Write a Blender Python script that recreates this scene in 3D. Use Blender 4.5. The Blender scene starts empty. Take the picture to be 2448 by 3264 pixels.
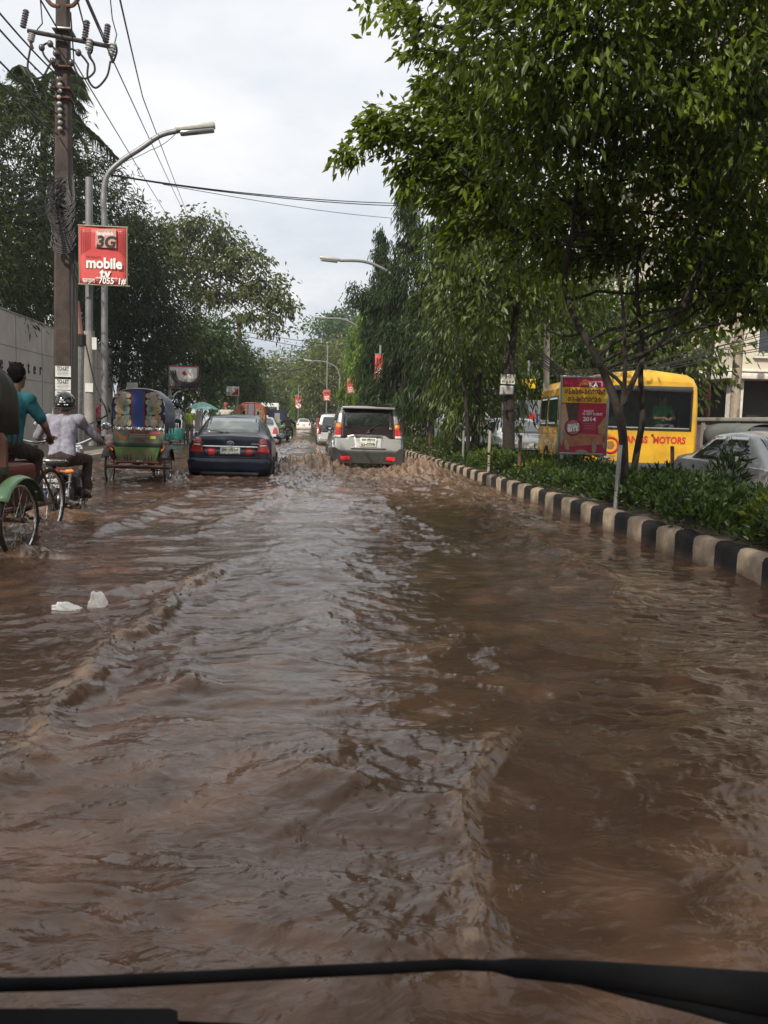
import bpy, bmesh, math, random
import numpy as np
from mathutils import Vector, Matrix
from mathutils.bvhtree import BVHTree
random.seed(7); RNG = np.random.default_rng(11)
SC = bpy.context.scene; COL = SC.collection
PI = math.pi
# ------------------------------------------------------------------ camera
F, CX, CY, CAMH = 2850.0, 1224.0, 1632.0, 1.25
VPX, VPY, ROLL = 950.0, 1335.0, math.radians(1.0)
_Y = Vector((VPX-CX, CY-VPY, F)).normalized()
_u = Vector((math.sin(ROLL), math.cos(ROLL), 0)); _Z = (_u-_u.dot(_Y)*_Y).normalized(); _X = _Y.cross(_Z)*-1
_R = Matrix(((_X.x, _X.y, -_X.z), (_Y.x, _Y.y, -_Y.z), (_Z.x, _Z.y, -_Z.z)))
if _X.x < 0: raise RuntimeError('handedness')
CAMP = Vector((0, 0, CAMH))
cd = bpy.data.cameras.new('camera'); cam = bpy.data.objects.new('camera', cd); COL.objects.link(cam)
M4 = _R.to_4x4(); M4.translation = CAMP; cam.matrix_world = M4
cd.sensor_fit = 'VERTICAL'; cd.sensor_height = 36; cd.sensor_width = 27; cd.lens = 36*F/3264
cd.clip_start = 0.05; cd.clip_end = 3000
cd.dof.use_dof = True; cd.dof.focus_distance = 22; cd.dof.aperture_fstop = 11
SC.camera = cam
def ray(px, py):
    v = Vector((px-CX, CY-py, F)); return Vector((v.dot(_X), v.dot(_Y), v.dot(_Z)))
def at(px, py, Y):            # point seen at a photo pixel, Y metres down the road
    d = ray(px, py); return CAMP+d*(Y/d.y)
def gnd(px, py, z=0.0):
    d = ray(px, py); return CAMP+d*((z-CAMH)/d.z)
# ------------------------------------------------------------------ light
SUN_AZ, SUN_EL = math.radians(35), math.radians(42)   # behind the camera, to its left
SUNV = Vector((-math.sin(SUN_AZ)*math.cos(SUN_EL), -math.cos(SUN_AZ)*math.cos(SUN_EL), math.sin(SUN_EL)))
sl = bpy.data.lights.new('sun', 'SUN'); sl.energy = 5.0; sl.angle = math.radians(0.55); sl.color = (1, .93, .80)
so = bpy.data.objects.new('sun', sl); COL.objects.link(so); so.rotation_euler = SUNV.to_track_quat('Z', 'Y').to_euler(); so.location = (0, 0, 60)
W = bpy.data.worlds.new('World'); SC.world = W; W.use_nodes = True
wn = W.node_tree.nodes; wl = W.node_tree.links; wn.clear()
def N(nt, typ, **kw):
    n = nt.nodes.new(typ)
    for k, v in kw.items():
        if k.startswith('i_'): n.inputs[k[2:].replace('_', ' ')].default_value = v
        else: setattr(n, k, v)
    return n
def ramp(nt, stops, interp='LINEAR'):
    r = nt.nodes.new('ShaderNodeValToRGB'); r.color_ramp.interpolation = interp; e = r.color_ramp.elements
    while len(e) < len(stops): e.new(0.5)
    for x, (p, c) in zip(e, stops): x.position = p; x.color = (*c, 1) if len(c) == 3 else c
    return r
wt = W.node_tree
sky = N(wt, 'ShaderNodeTexSky', sky_type='NISHITA', sun_disc=False, sun_elevation=SUN_EL, sun_rotation=math.atan2(SUNV.x, SUNV.y), dust_density=3.0)
tc = N(wt, 'ShaderNodeTexCoord'); sep = N(wt, 'ShaderNodeSeparateXYZ'); wl.new(tc.outputs['Generated'], sep.inputs[0])
veil = ramp(wt, [(0, (.47, .53, .62)), (.12, (.54, .60, .69)), (.22, (.70, .75, .82)), (.33, (.82, .855, .90)), (.46, (.90, .92, .95)), (1, (.72, .76, .82))])
wl.new(sep.outputs[2], veil.inputs[0])
mp = N(wt, 'ShaderNodeMapping'); mp.inputs['Scale'].default_value = (1, 1, 2.6); wl.new(tc.outputs['Generated'], mp.inputs[0])
cn = N(wt, 'ShaderNodeTexNoise', i_Scale=1.9, i_Detail=8.0, i_Roughness=.55); wl.new(mp.outputs[0], cn.inputs[0])
cr = ramp(wt, [(.44, (0, 0, 0)), (.60, (1, 1, 1))]); wl.new(cn.outputs[0], cr.inputs[0])
bright = N(wt, 'ShaderNodeMixRGB', blend_type='MIX'); bright.inputs[2].default_value = (1.08, 1.06, 1.04, 1)
fm = N(wt, 'ShaderNodeMath', operation='MULTIPLY'); fm.inputs[1].default_value = .72; wl.new(cr.outputs[0], fm.inputs[0])
wl.new(fm.outputs[0], bright.inputs[0]); wl.new(veil.outputs[0], bright.inputs[1])
sm = N(wt, 'ShaderNodeMixRGB', blend_type='ADD'); sm.inputs[0].default_value = 1.0
ss = N(wt, 'ShaderNodeMixRGB', blend_type='MULTIPLY'); ss.inputs[0].default_value = 1; ss.inputs[2].default_value = (.012, .012, .012, 1); wl.new(sky.outputs[0], ss.inputs[1])
wl.new(bright.outputs[0], sm.inputs[1]); wl.new(ss.outputs[0], sm.inputs[2])
bg = N(wt, 'ShaderNodeBackground'); bg.inputs[1].default_value = 1.0; wl.new(sm.outputs[0], bg.inputs[0])
wo = N(wt, 'ShaderNodeOutputWorld'); wl.new(bg.outputs[0], wo.inputs[0])
SC.view_settings.view_transform = 'Standard'; SC.view_settings.look = 'None'; SC.view_settings.exposure = 0.0; SC.view_settings.gamma = 1.0
SC.cycles.max_bounces = 6; SC.cycles.diffuse_bounces = 2; SC.cycles.glossy_bounces = 3; SC.cycles.transmission_bounces = 4; SC.cycles.transparent_max_bounces = 6
SC.cycles.sample_clamp_indirect = 4.0; SC.cycles.caustics_reflective = False; SC.cycles.caustics_refractive = False
# ------------------------------------------------------------------ materials
def mat(name, col, rough=.6, metal=0.0, var=.18, scale=6.0, bump=0.0, bscale=40.0, col2=None, spec=.5, coat=0.0, mud=None):
    m = bpy.data.materials.new(name); m.use_nodes = True; nt = m.node_tree; b = nt.nodes['Principled BSDF']; L = nt.links
    t = N(nt, 'ShaderNodeTexCoord')
    nz = N(nt, 'ShaderNodeTexNoise', i_Scale=scale, i_Detail=6.0, i_Roughness=.65); L.new(t.outputs['Object'], nz.inputs[0])
    c2 = col2 or tuple(c*(1-var) for c in col); c1 = col if col2 else tuple(min(1, c*(1+var*.6)) for c in col)
    r = ramp(nt, [(.34, c1), (.66, c2)]); L.new(nz.outputs[0], r.inputs[0]); out = r.outputs[0]
    if mud:      # dried mud splashed up from the road: (height, fade, colour)
        sp = N(nt, 'ShaderNodeSeparateXYZ'); L.new(t.outputs['Object'], sp.inputs[0])
        a = N(nt, 'ShaderNodeMath', operation='MULTIPLY_ADD'); a.inputs[1].default_value = mud[1]*1.6; L.new(nz.outputs[0], a.inputs[0]); L.new(sp.outputs[2], a.inputs[2])
        mr = N(nt, 'ShaderNodeMapRange'); mr.inputs[1].default_value = mud[0]+mud[1]*1.2; mr.inputs[2].default_value = mud[0]+mud[1]*.2; L.new(a.outputs[0], mr.inputs[0])
        mx = N(nt, 'ShaderNodeMixRGB'); mx.inputs[2].default_value = (*mud[2], 1); L.new(mr.outputs[0], mx.inputs[0]); L.new(out, mx.inputs[1]); out = mx.outputs[0]
    L.new(out, b.inputs['Base Color'])
    rr = N(nt, 'ShaderNodeMapRange'); rr.inputs[3].default_value = max(.02, rough-.1*rough); rr.inputs[4].default_value = min(1, rough+.25*rough); L.new(nz.outputs[0], rr.inputs[0]); L.new(rr.outputs[0], b.inputs['Roughness'])
    b.inputs['Metallic'].default_value = metal; b.inputs['Specular IOR Level'].default_value = spec; b.inputs['Coat Weight'].default_value = coat; b.inputs['Coat Roughness'].default_value = .06
    if bump:
        n2 = N(nt, 'ShaderNodeTexNoise', i_Scale=bscale, i_Detail=5.0); L.new(t.outputs['Object'], n2.inputs[0])
        bp = N(nt, 'ShaderNodeBump'); bp.inputs['Strength'].default_value = bump; bp.inputs['Distance'].default_value = .02; L.new(n2.outputs[0], bp.inputs['Height']); L.new(bp.outputs[0], b.inputs['Normal'])
    return m
def leafmat(name, dark, light, trans=.28, rough=.42, spec=.35):
    m = bpy.data.materials.new(name); m.use_nodes = True; nt = m.node_tree; b = nt.nodes['Principled BSDF']; L = nt.links
    a = N(nt, 'ShaderNodeAttribute', attribute_name='tint'); r = ramp(nt, [(0, dark), (.75, light), (1, tuple(min(1, c*1.35) for c in light))]); L.new(a.outputs['Fac'], r.inputs[0])
    L.new(r.outputs[0], b.inputs['Base Color']); b.inputs['Roughness'].default_value = rough; b.inputs['Specular IOR Level'].default_value = spec
    tr = N(nt, 'ShaderNodeBsdfTranslucent'); mc = N(nt, 'ShaderNodeMixRGB', blend_type='MULTIPLY'); mc.inputs[0].default_value = 1; mc.inputs[2].default_value = (1.5, 1.6, .5, 1); L.new(r.outputs[0], mc.inputs[1]); L.new(mc.outputs[0], tr.inputs[0])
    mx = N(nt, 'ShaderNodeMixShader'); mx.inputs[0].default_value = trans; L.new(b.outputs[0], mx.inputs[1]); L.new(tr.outputs[0], mx.inputs[2])
    L.new(mx.outputs[0], nt.nodes['Material Output'].inputs[0]); return m
def glass(name, col=(.012, .014, .014), rough=.04):
    m = mat(name, col, rough, 0, .3, 3, spec=.9, coat=1.0); return m
# ------------------------------------------------------------------ mesh helpers
class MB:
    def __init__(s): s.v = []; s.f = []
    def add(s, vs, fs):
        o = len(s.v); s.v += [tuple(v) for v in vs]; s.f += [tuple(i+o for i in f) for f in fs]; return s
    def box(s, c, size, rot=0.0, bev=0.0, tilt=0.0):
        bm = bmesh.new(); bmesh.ops.create_cube(bm, size=1); bmesh.ops.scale(bm, vec=size, verts=bm.verts)
        if bev: bmesh.ops.bevel(bm, geom=bm.edges[:], offset=bev, segments=2, affect='EDGES', profile=.5)
        Mx = Matrix.Translation(c) @ Matrix.Rotation(rot, 4, 'Z') @ Matrix.Rotation(tilt, 4, 'X'); bm.transform(Mx); s.bm(bm); return s
    def bm(s, bm):
        bm.verts.index_update(); s.add([v.co[:] for v in bm.verts], [[v.index for v in f.verts] for f in bm.faces]); bm.free()
    def tube(s, pts, r, n=8, cap=True):
        pts = [Vector(p) for p in pts]; k = len(pts); rs = list(r) if isinstance(r, (list, tuple)) else [r]*k; rs += [rs[-1]]*max(0, k-len(rs))
        ref = None; vs = []
        for i, p in enumerate(pts):
            t = (pts[min(i+1, k-1)]-pts[max(i-1, 0)]).normalized()
            if ref is None: ref = t.orthogonal().normalized()
            ref = (ref-t*ref.dot(t)); ref = ref.normalized() if ref.length > 1e-6 else t.orthogonal().normalized()
            b = t.cross(ref)
            vs += [p+(ref*math.cos(2*PI*j/n)+b*math.sin(2*PI*j/n))*rs[i] for j in range(n)]
        fs = [(i*n+j, i*n+(j+1) % n, (i+1)*n+(j+1) % n, (i+1)*n+j) for i in range(k-1) for j in range(n)]
        if cap: fs += [tuple(range(n-1, -1, -1)), tuple((k-1)*n+j for j in range(n))]
        return s.add(vs, fs)
    def ring(s, c, R, r, axis='X', n=36, m=8, a0=0, a1=2*PI):
        c = Vector(c); full = abs(a1-a0-2*PI) < 1e-6; k = n if full else n+1; vs = []
        for i in range(k):
            a = a0+(a1-a0)*i/n
            for j in range(m):
                b = 2*PI*j/m; q = R+r*math.cos(b); h = r*math.sin(b)
                p = (h, q*math.cos(a), q*math.sin(a)) if axis == 'X' else ((q*math.cos(a), h, q*math.sin(a)) if axis == 'Y' else (q*math.cos(a), q*math.sin(a), h))
                vs.append(c+Vector(p))
        fs = [(i*m+j, i*m+(j+1) % m, ((i+1) % k)*m+(j+1) % m, ((i+1) % k)*m+j) for i in range(n) for j in range(m)]
        return s.add(vs, fs)
    def lathe(s, prof, c=(0, 0, 0), axis='Z', n=24, cap=True):
        c = Vector(c); vs = []; k = len(prof)
        for r, h in prof:
            for j in range(n):
                a = 2*PI*j/n; x, y = r*math.cos(a), r*math.sin(a)
                vs.append(c+Vector((x, y, h) if axis == 'Z' else ((h, x, y) if axis == 'X' else (x, h, y))))
        fs = [(i*n+j, i*n+(j+1) % n, (i+1)*n+(j+1) % n, (i+1)*n+j) for i in range(k-1) for j in range(n)]
        if cap: fs += [tuple(range(n-1, -1, -1)), tuple((k-1)*n+j for j in range(n))]
        return s.add(vs, fs)
    def prism(s, poly, y0, y1, plane='XZ'):
        f = (lambda a, b, y: (a, y, b)) if plane == 'XZ' else ((lambda a, b, y: (y, a, b)) if plane == 'YZ' else (lambda a, b, y: (a, b, y)))
        n = len(poly); vs = [f(a, b, y0) for a, b in poly]+[f(a, b, y1) for a, b in poly]
        return s.add(vs, [tuple(range(n)), tuple(range(2*n-1, n-1, -1))]+[(i, i+n, (i+1) % n+n, (i+1) % n) for i in range(n)])
    def ell(s, c, r, n=16, m=10):
        c = Vector(c); vs = []; r = (r, r, r) if not isinstance(r, (tuple, list)) else r
        for i in range(m+1):
            t = PI*i/m
            for j in range(n): a = 2*PI*j/n; vs.append(c+Vector((r[0]*math.sin(t)*math.cos(a), r[1]*math.sin(t)*math.sin(a), -r[2]*math.cos(t))))
        return s.add(vs, [(i*n+j, i*n+(j+1) % n, (i+1)*n+(j+1) % n, (i+1)*n+j) for i in range(m) for j in range(n)])
    def grid(s, rows):            # rows: list of equal-length lists of points
        n = len(rows[0]); vs = [p for r in rows for p in r]
        return s.add(vs, [(i*n+j, i*n+j+1, (i+1)*n+j+1, (i+1)*n+j) for i in range(len(rows)-1) for j in range(n-1)])
    def capsule(s, p0, r0, p1, r1, n=14):
        p0, p1 = Vector(p0), Vector(p1); d = p1-p0; L = d.length
        if L < 1e-6: return s.ell(p0, r0, n, 10)
        t = d/L; pts = []; rs = []
        for i in range(6): a = PI/2*(1-i/5); pts.append(p0-t*(r0*math.sin(a))); rs.append(max(1e-4, r0*math.cos(a)))
        for i in range(6): a = PI/2*i/5; pts.append(p1+t*(r1*math.sin(a))); rs.append(max(1e-4, r1*math.cos(a)))
        ref = t.orthogonal().normalized(); b = t.cross(ref); vs = [p+(ref*math.cos(2*PI*j/n)+b*math.sin(2*PI*j/n))*r for p, r in zip(pts, rs) for j in range(n)]
        k = len(pts); return s.add(vs, [(i*n+j, i*n+(j+1) % n, (i+1)*n+(j+1) % n, (i+1)*n+j) for i in range(k-1) for j in range(n)]+[tuple(range(n-1, -1, -1)), tuple((k-1)*n+j for j in range(n))])
    def build(s, name, m, parent=None, smooth=32, fix=True):
        me = bpy.data.meshes.new(name); me.from_pydata(s.v, [], s.f); me.update()
        return put(name, me, m, parent, smooth, fix)
def put(name, me, m, parent=None, smooth=32, fix=True):
    if fix:
        bm = bmesh.new(); bm.from_mesh(me); bmesh.ops.remove_doubles(bm, verts=bm.verts, dist=1e-5); bmesh.ops.recalc_face_normals(bm, faces=bm.faces); bm.to_mesh(me); bm.free()
    if smooth:
        me.polygons.foreach_set('use_smooth', [True]*len(me.polygons)); me.set_sharp_from_angle(angle=math.radians(smooth))
    o = bpy.data.objects.new(name, me); COL.objects.link(o)
    if m: me.materials.append(m)
    if parent is not None: o.parent = parent
    return o
def np_mesh(name, verts, tris, m, parent=None, tint=None, smooth=False, quads=False):
    me = bpy.data.meshes.new(name); k = 4 if quads else 3; nf = len(tris)
    me.vertices.add(len(verts)); me.vertices.foreach_set('co', np.ascontiguousarray(verts, dtype=np.float32).ravel())
    me.loops.add(nf*k); me.loops.foreach_set('vertex_index', np.ascontiguousarray(tris, dtype=np.int32).ravel())
    me.polygons.add(nf); me.polygons.foreach_set('loop_start', np.arange(nf, dtype=np.int32)*k)
    if smooth: me.polygons.foreach_set('use_smooth', np.ones(nf, dtype=bool))
    if tint is not None:
        at_ = me.attributes.new('tint', 'FLOAT', 'POINT'); at_.data.foreach_set('value', np.ascontiguousarray(tint, dtype=np.float32))
    me.update(calc_edges=True); me.validate()
    o = bpy.data.objects.new(name, me); COL.objects.link(o); me.materials.append(m)
    if parent is not None: o.parent = parent
    return o
def tag(o, label=None, cat=None, group=None, kind=None):
    for k, v in (('label', label), ('category', cat), ('group', group), ('kind', kind)):
        if v: o[k] = v
    return o
def thing(name, label, cat, loc=(0, 0, 0), rz=0.0, group=None):
    o = bpy.data.objects.new(name, None); COL.objects.link(o); o.location = loc; o.rotation_euler = (0, 0, rz); o.empty_display_size = .2
    return tag(o, label, cat, group)
def dup(root, loc, rz=0.0, label=None, group=None, scale=None):
    ch = {}
    for o in bpy.data.objects:
        if o.parent: ch.setdefault(o.parent.name, []).append(o)
    def cp(o, par):
        c = o.copy(); COL.objects.link(c)
        if par is not None: c.parent = par
        for k in ch.get(o.name, []): cp(k, c)
        return c
    r = cp(root, None); r.location = loc; r.rotation_euler = (0, 0, rz)
    if scale: r.scale = (scale,)*3
    if label: r['label'] = label
    if group: r['group'] = group
    return r
def text(body, size, m, parent, origin, xd, ud, align='CENTER', bold=0.0, extr=.0015, name='lettering', width=None, shear=0.0):
    c = bpy.data.curves.new(name, 'FONT'); c.body = body; c.size = size; c.align_x = align; c.align_y = 'CENTER'; c.offset = bold; c.extrude = extr; c.shear = shear; c.resolution_u = 3
    o = bpy.data.objects.new('tmp', c); COL.objects.link(o); dg = bpy.context.evaluated_depsgraph_get(); me = bpy.data.meshes.new_from_object(o.evaluated_get(dg)); bpy.data.objects.remove(o)
    xs = [v.co.x for v in me.vertices]; sx = 1.0
    if width and xs: sx = width/max(1e-6, max(xs)-min(xs))
    xd, ud = Vector(xd).normalized(), Vector(ud).normalized(); nd = xd.cross(ud); o_ = Vector(origin)
    for v in me.vertices: v.co = o_+xd*(v.co.x*sx)+ud*v.co.y+nd*v.co.z
    me.name = name
    return put(name, me, m, parent, 0, False)
def conform(poly, bvh, axis, d, name, m, parent, off=.004, thick=.006, step=.06):
    """a panel of the given outline laid on a curved body: outline in the plane across `axis`, cast along it in direction d"""
    bm = bmesh.new(); ax = 'XYZ'.index(axis); uv = [i for i in range(3) if i != ax]
    def P(a, b): v = [0, 0, 0]; v[uv[0]] = a; v[uv[1]] = b; v[ax] = -5*d; return Vector(v)
    bm.faces.new([bm.verts.new(P(a, b)) for a, b in poly])
    for k in (0, 1):
        lo = min(p[k] for p in poly); hi = max(p[k] for p in poly); n = max(1, int((hi-lo)/step)); no = Vector((0, 0, 0)); no[uv[k]] = 1
        for i in range(1, n):
            co = Vector((0, 0, 0)); co[uv[k]] = lo+(hi-lo)*i/n
            bmesh.ops.bisect_plane(bm, geom=bm.verts[:]+bm.edges[:]+bm.faces[:], plane_co=co, plane_no=no)
    bmesh.ops.triangulate(bm, faces=bm.faces[:]); dv = Vector((0, 0, 0)); dv[ax] = d; miss = []; last = 0
    for v in bm.verts:
        h, nrm, _, _ = bvh.ray_cast(v.co, dv)
        if h is None: miss.append(v); continue
        if nrm.dot(dv) > 0: nrm = -nrm
        v.co = h+nrm*off; last = v.co[ax]
    for v in miss:
        nb = [e.other_vert(v).co[ax] for e in v.link_edges if e.other_vert(v) not in miss]; v.co[ax] = sum(nb)/len(nb) if nb else last
    bmesh.ops.recalc_face_normals(bm, faces=bm.faces)
    if sum(f.normal[ax]*d for f in bm.faces) > 0: bmesh.ops.reverse_faces(bm, faces=bm.faces[:])
    me = bpy.data.meshes.new(name); bm.to_mesh(me); bm.free(); o = put(name, me, m, parent, 40, False)
    if thick: md = o.modifiers.new('s', 'SOLIDIFY'); md.thickness = thick; md.offset = -1
    return o
def bvh_of(o): me = o.data; return BVHTree.FromPolygons([v.co.copy() for v in me.vertices], [tuple(p.vertices) for p in me.polygons])
def bez(pts, n=10):           # Catmull-Rom through points
    P = [Vector(p) for p in pts]; out = []
    for i in range(len(P)-1):
        p0, p1, p2, p3 = P[max(i-1, 0)], P[i], P[i+1], P[min(i+2, len(P)-1)]
        for k in range(n):
            t = k/n; out.append(.5*((2*p1)+(p2-p0)*t+(2*p0-5*p1+4*p2-p3)*t*t+(3*p1-p0-3*p2+p3)*t**3))
    return out+[P[-1]]
def perlin(x, y, seed=0):
    xi = np.floor(x).astype(np.int64); yi = np.floor(y).astype(np.int64); xf = x-xi; yf = y-yi
    def g(ix, iy):
        h = (ix*374761393+iy*668265263+seed*144269504) & 0xffffffff; h = ((h ^ (h >> 13))*1274126177) & 0xffffffff; h = h ^ (h >> 16)
        a = (h % 4096)/4096*2*np.pi; return np.cos(a), np.sin(a)
    u = xf*xf*xf*(xf*(xf*6-15)+10); v = yf*yf*yf*(yf*(yf*6-15)+10); r = []
    for dx in (0, 1):
        for dy in (0, 1): gx, gy = g(xi+dx, yi+dy); r.append(gx*(xf-dx)+gy*(yf-dy))
    return (r[0]*(1-v)+r[1]*v)*(1-u)+(r[2]*(1-v)+r[3]*v)*u
def fbm(x, y, seed=0, o=4, gain=.5):
    s = 0; a = 1
    for i in range(o): s = s+a*perlin(x, y, seed+i*17); x = x*2.03+3.1; y = y*2.03+1.7; a *= gain
    return s
# shared materials
M = {}
M['tyre'] = mat('tyre_rubber', (.015, .014, .013), .8, bump=.2); M['chrome'] = mat('chrome', (.75, .75, .75), .12, 1.0, .1)
M['steel'] = mat('grey_steel', (.33, .33, .32), .45, .8, .25, 12); M['black'] = mat('black_plastic', (.012, .012, .012), .45, bump=.05)
M['dark'] = mat('dark_metal', (.03, .027, .025), .5, .3, .3, 20); M['glass'] = glass('window_glass'); M['red_lens'] = mat('red_lens', (.42, .012, .012), .12, coat=1); M['amber_lens'] = mat('amber_lens', (.75, .2, .02), .12, coat=1)
M['clear_lens'] = mat('clear_lens', (.55, .52, .48), .12, coat=1); M['plate'] = mat('plate_paint', (.72, .74, .66), .4, var=.08); M['ink'] = mat('black_ink', (.015, .015, .02), .6)
M['white'] = mat('white_paint', (.78, .78, .76), .35, var=.08); M['red'] = mat('red_paint', (.45, .02, .02), .4); M['skin'] = mat('skin', (.20, .105, .065), .5, var=.12, spec=.4); M['hair'] = mat('black_hair', (.006, .005, .005), .8, bump=.6, bscale=90, spec=.12)
M['concrete'] = mat('concrete', (.30, .285, .26), .85, col2=(.20, .185, .165), scale=1.2, bump=.4, bscale=14); M['rust'] = mat('rusty_iron', (.14, .06, .035), .75, col2=(.07, .04, .03), scale=18, bump=.4)
# ================================================================== setting: ground, water, footpath, kerb, median
MUD = (.085, .055, .036)
g = MB().grid([[(x, y, -.3) for x in (-430, 430)] for y in (-430, 430)]).build('ground', mat('wet_earth', (.12, .09, .065), .8, scale=.4, bump=.3, bscale=3), smooth=0); tag(g, kind='structure')
def seg_d(px_pts, X, Y):
    """signed side distance and arc position to a polyline laid on the water"""
    P = np.array([gnd(a, b)[:2] for a, b in px_pts]); best = np.full(X.shape, 1e9); side = np.zeros(X.shape); arc = np.zeros(X.shape); run = 0; tot = np.sum(np.linalg.norm(np.diff(P, axis=0), axis=1))
    for i in range(len(P)-1):
        a, b = P[i], P[i+1]; d = b-a; L = np.hypot(*d); t = np.clip(((X-a[0])*d[0]+(Y-a[1])*d[1])/L**2, 0, 1)
        ex, ey = X-(a[0]+t*d[0]), Y-(a[1]+t*d[1]); dist = np.hypot(ex, ey); mk = dist < best
        best = np.where(mk, dist, best); side = np.where(mk, np.sign(d[0]*ey-d[1]*ex), side); arc = np.where(mk, (run+t*L)/tot, arc); run += L
    return best*side, arc
WAKES = [  # crest lines (photo pixels), height, width, foam
    ([(760, 1785), (690, 1822), (560, 1915), (420, 2045), (260, 2190), (150, 2320), (30, 2480), (-120, 2640)], .060, .14, .95),
    ([(1600, 2320), (1525, 2470), (1475, 2620), (1470, 2760), (1505, 2900), (1545, 3060), (1600, 3260)], .042, .085, .9),
    ([(960, 2465), (1060, 2500), (1170, 2540)], .035, .07, .5),
    ([(1330, 1545), (1480, 1610), (1650, 1690), (1800, 1790), (2000, 1930)], .07, .28, .25),
    ([(1180, 1560), (1280, 1640), (1400, 1720), (1560, 1830)], .05, .25, .2),
    ([(1020, 1500), (900, 1570), (760, 1640), (640, 1700)], .06, .30, .3),
    ([(860, 1560), (1100, 1610), (1300, 1640)], .05, .3, .35),
    ([(640, 1560), (520, 1620), (380, 1680), (250, 1730)], .05, .22, .15),
    ([(650, 1980), (560, 2120), (520, 2250)], .035, .2, .05),
]
CHURN = [  # (x, y, rx, ry, height, foam) round the vehicles' tails
    (1.75, 21.2, 1.5, 1.0, .10, .9), (2.95, 21.6, .55, 1.5, .36, 1.0), (.45, 22.6, .62, 2.0, .42, 1.0), (2.4, 19.6, 1.2, 1.2, .12, .8), (-.35, 21.0, .35, 2.2, .22, .8), (-1.4, 17.6, 1.1, .7, .07, .45), (3.1, 17.6, .6, 2.2, .12, .6),
    (-2.45, 18.6, .25, 1.2, .12, .5), (-2.45, 7.95, .30, .35, .10, .7), (-2.7, 9.7, .25, .4, .08, .6), (-3.0, 11.4, .35, .6, .14, .7), (.15, 44, .7, 3, .2, .8), (-4.5, 17.2, .8, .6, .06, .4), (1.0, 104, 1.6, 2, .15, .8), (2.9, 14.2, .5, 1.5, .06, .3)]
def water_h(X, Y):
    wx = X+.35*fbm(X*.7, Y*.7, 5, 2); wy = Y+.35*fbm(X*.7, Y*.7, 9, 2)
    D = np.hypot(X, Y)
    h = .050*fbm(wx*.55, wy*.75, 1, 2)+.026*fbm(wx*1.5+wy*.5, wy*2.1-wx*.4, 2, 3)
    rid = 1-np.abs(perlin(wx*2.6-wy*.8, wy*3.4+wx*.9, 31))*2.2; h += .018*rid*(.5+.8*perlin(X*.5, Y*.5, 77))
    rid2 = 1-np.abs(perlin(wx*6.5+wy*2, wy*9-wx*2, 41))*2; h += .0052*rid2*np.clip(.55+1.2*perlin(X*.9, Y*.9, 78), .1, 1.3)
    h += .0032*fbm(wx*17, wy*22, 51, 2)*np.clip(9/np.maximum(D, 1), 0, 1)
    foam = np.clip(fbm(X*.55, Y*.5, 61, 3)*1.1-.28, 0, 1)*.28
    foam = np.maximum(foam, np.clip((rid-.62)*1.5, 0, 1)*np.clip(.15+1.5*fbm(X*1.3, Y*1.3, 66, 3), 0, 1)*np.clip(.5+1.2*fbm(X*11, Y*14, 67, 2), 0, 1)*.9)
    for pts, A, w, fo in WAKES:
        d, a = seg_d(pts, X, Y); d = d+.10*fbm(X*1.8, Y*1.8, 3, 4)*(w/.12)**.5
        end = np.clip(np.minimum(a, 1-a)*7, 0, 1)**.7
        pr = np.where(d > 0, np.exp(-(d/(w*.6))**2), np.exp(-np.abs(d)/(w*1.6)))*end
        jag = .95+.22*fbm(X*10, Y*10, 15, 3)+.35*fbm(X*3, Y*3, 16, 2)
        h += A*pr*jag; foam = np.maximum(foam, np.clip(fo*np.exp(-((d+.02)/(w*.55))**2)*end*(.85+1.3*fbm(X*14, Y*14, 19, 3)), 0, 1))
        if fo > .5: tail = np.where(d < 0, np.exp(-np.abs(d)/(w*5)), 0)*end; foam = np.maximum(foam, np.clip(fo*.5*tail*(.1+2.2*fbm(X*8, Y*8, 23, 3)), 0, 1)); h += .008*tail*fbm(X*9, Y*9, 27, 3)
    for x, y, rx, ry, A, fo in CHURN:
        q = np.exp(-(((X-x)/rx)**2+((Y-y)/ry)**2)); big = np.exp(-(((X-x)/(rx*2.1))**2+((Y-y)/(ry*1.9))**2))
        h += A*q*(.55+1.1*np.abs(fbm(X*4.5, Y*4.5, 71, 4)))+.06*big*fbm(X*5, Y*5, 73, 3)*min(1, A*6)
        foam = np.maximum(foam, np.clip(fo*big*(.9+.9*fbm(X*5, Y*5, 75, 4)), 0, 1))
    h += foam*np.clip(20/np.maximum(D, 1), 0, 1)*(.010*fbm(X*16, Y*16, 91, 3)+.006*fbm(X*38, Y*38, 93, 2))
    h *= np.clip((260-D)/220, .3, 1)
    return h, foam
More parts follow.
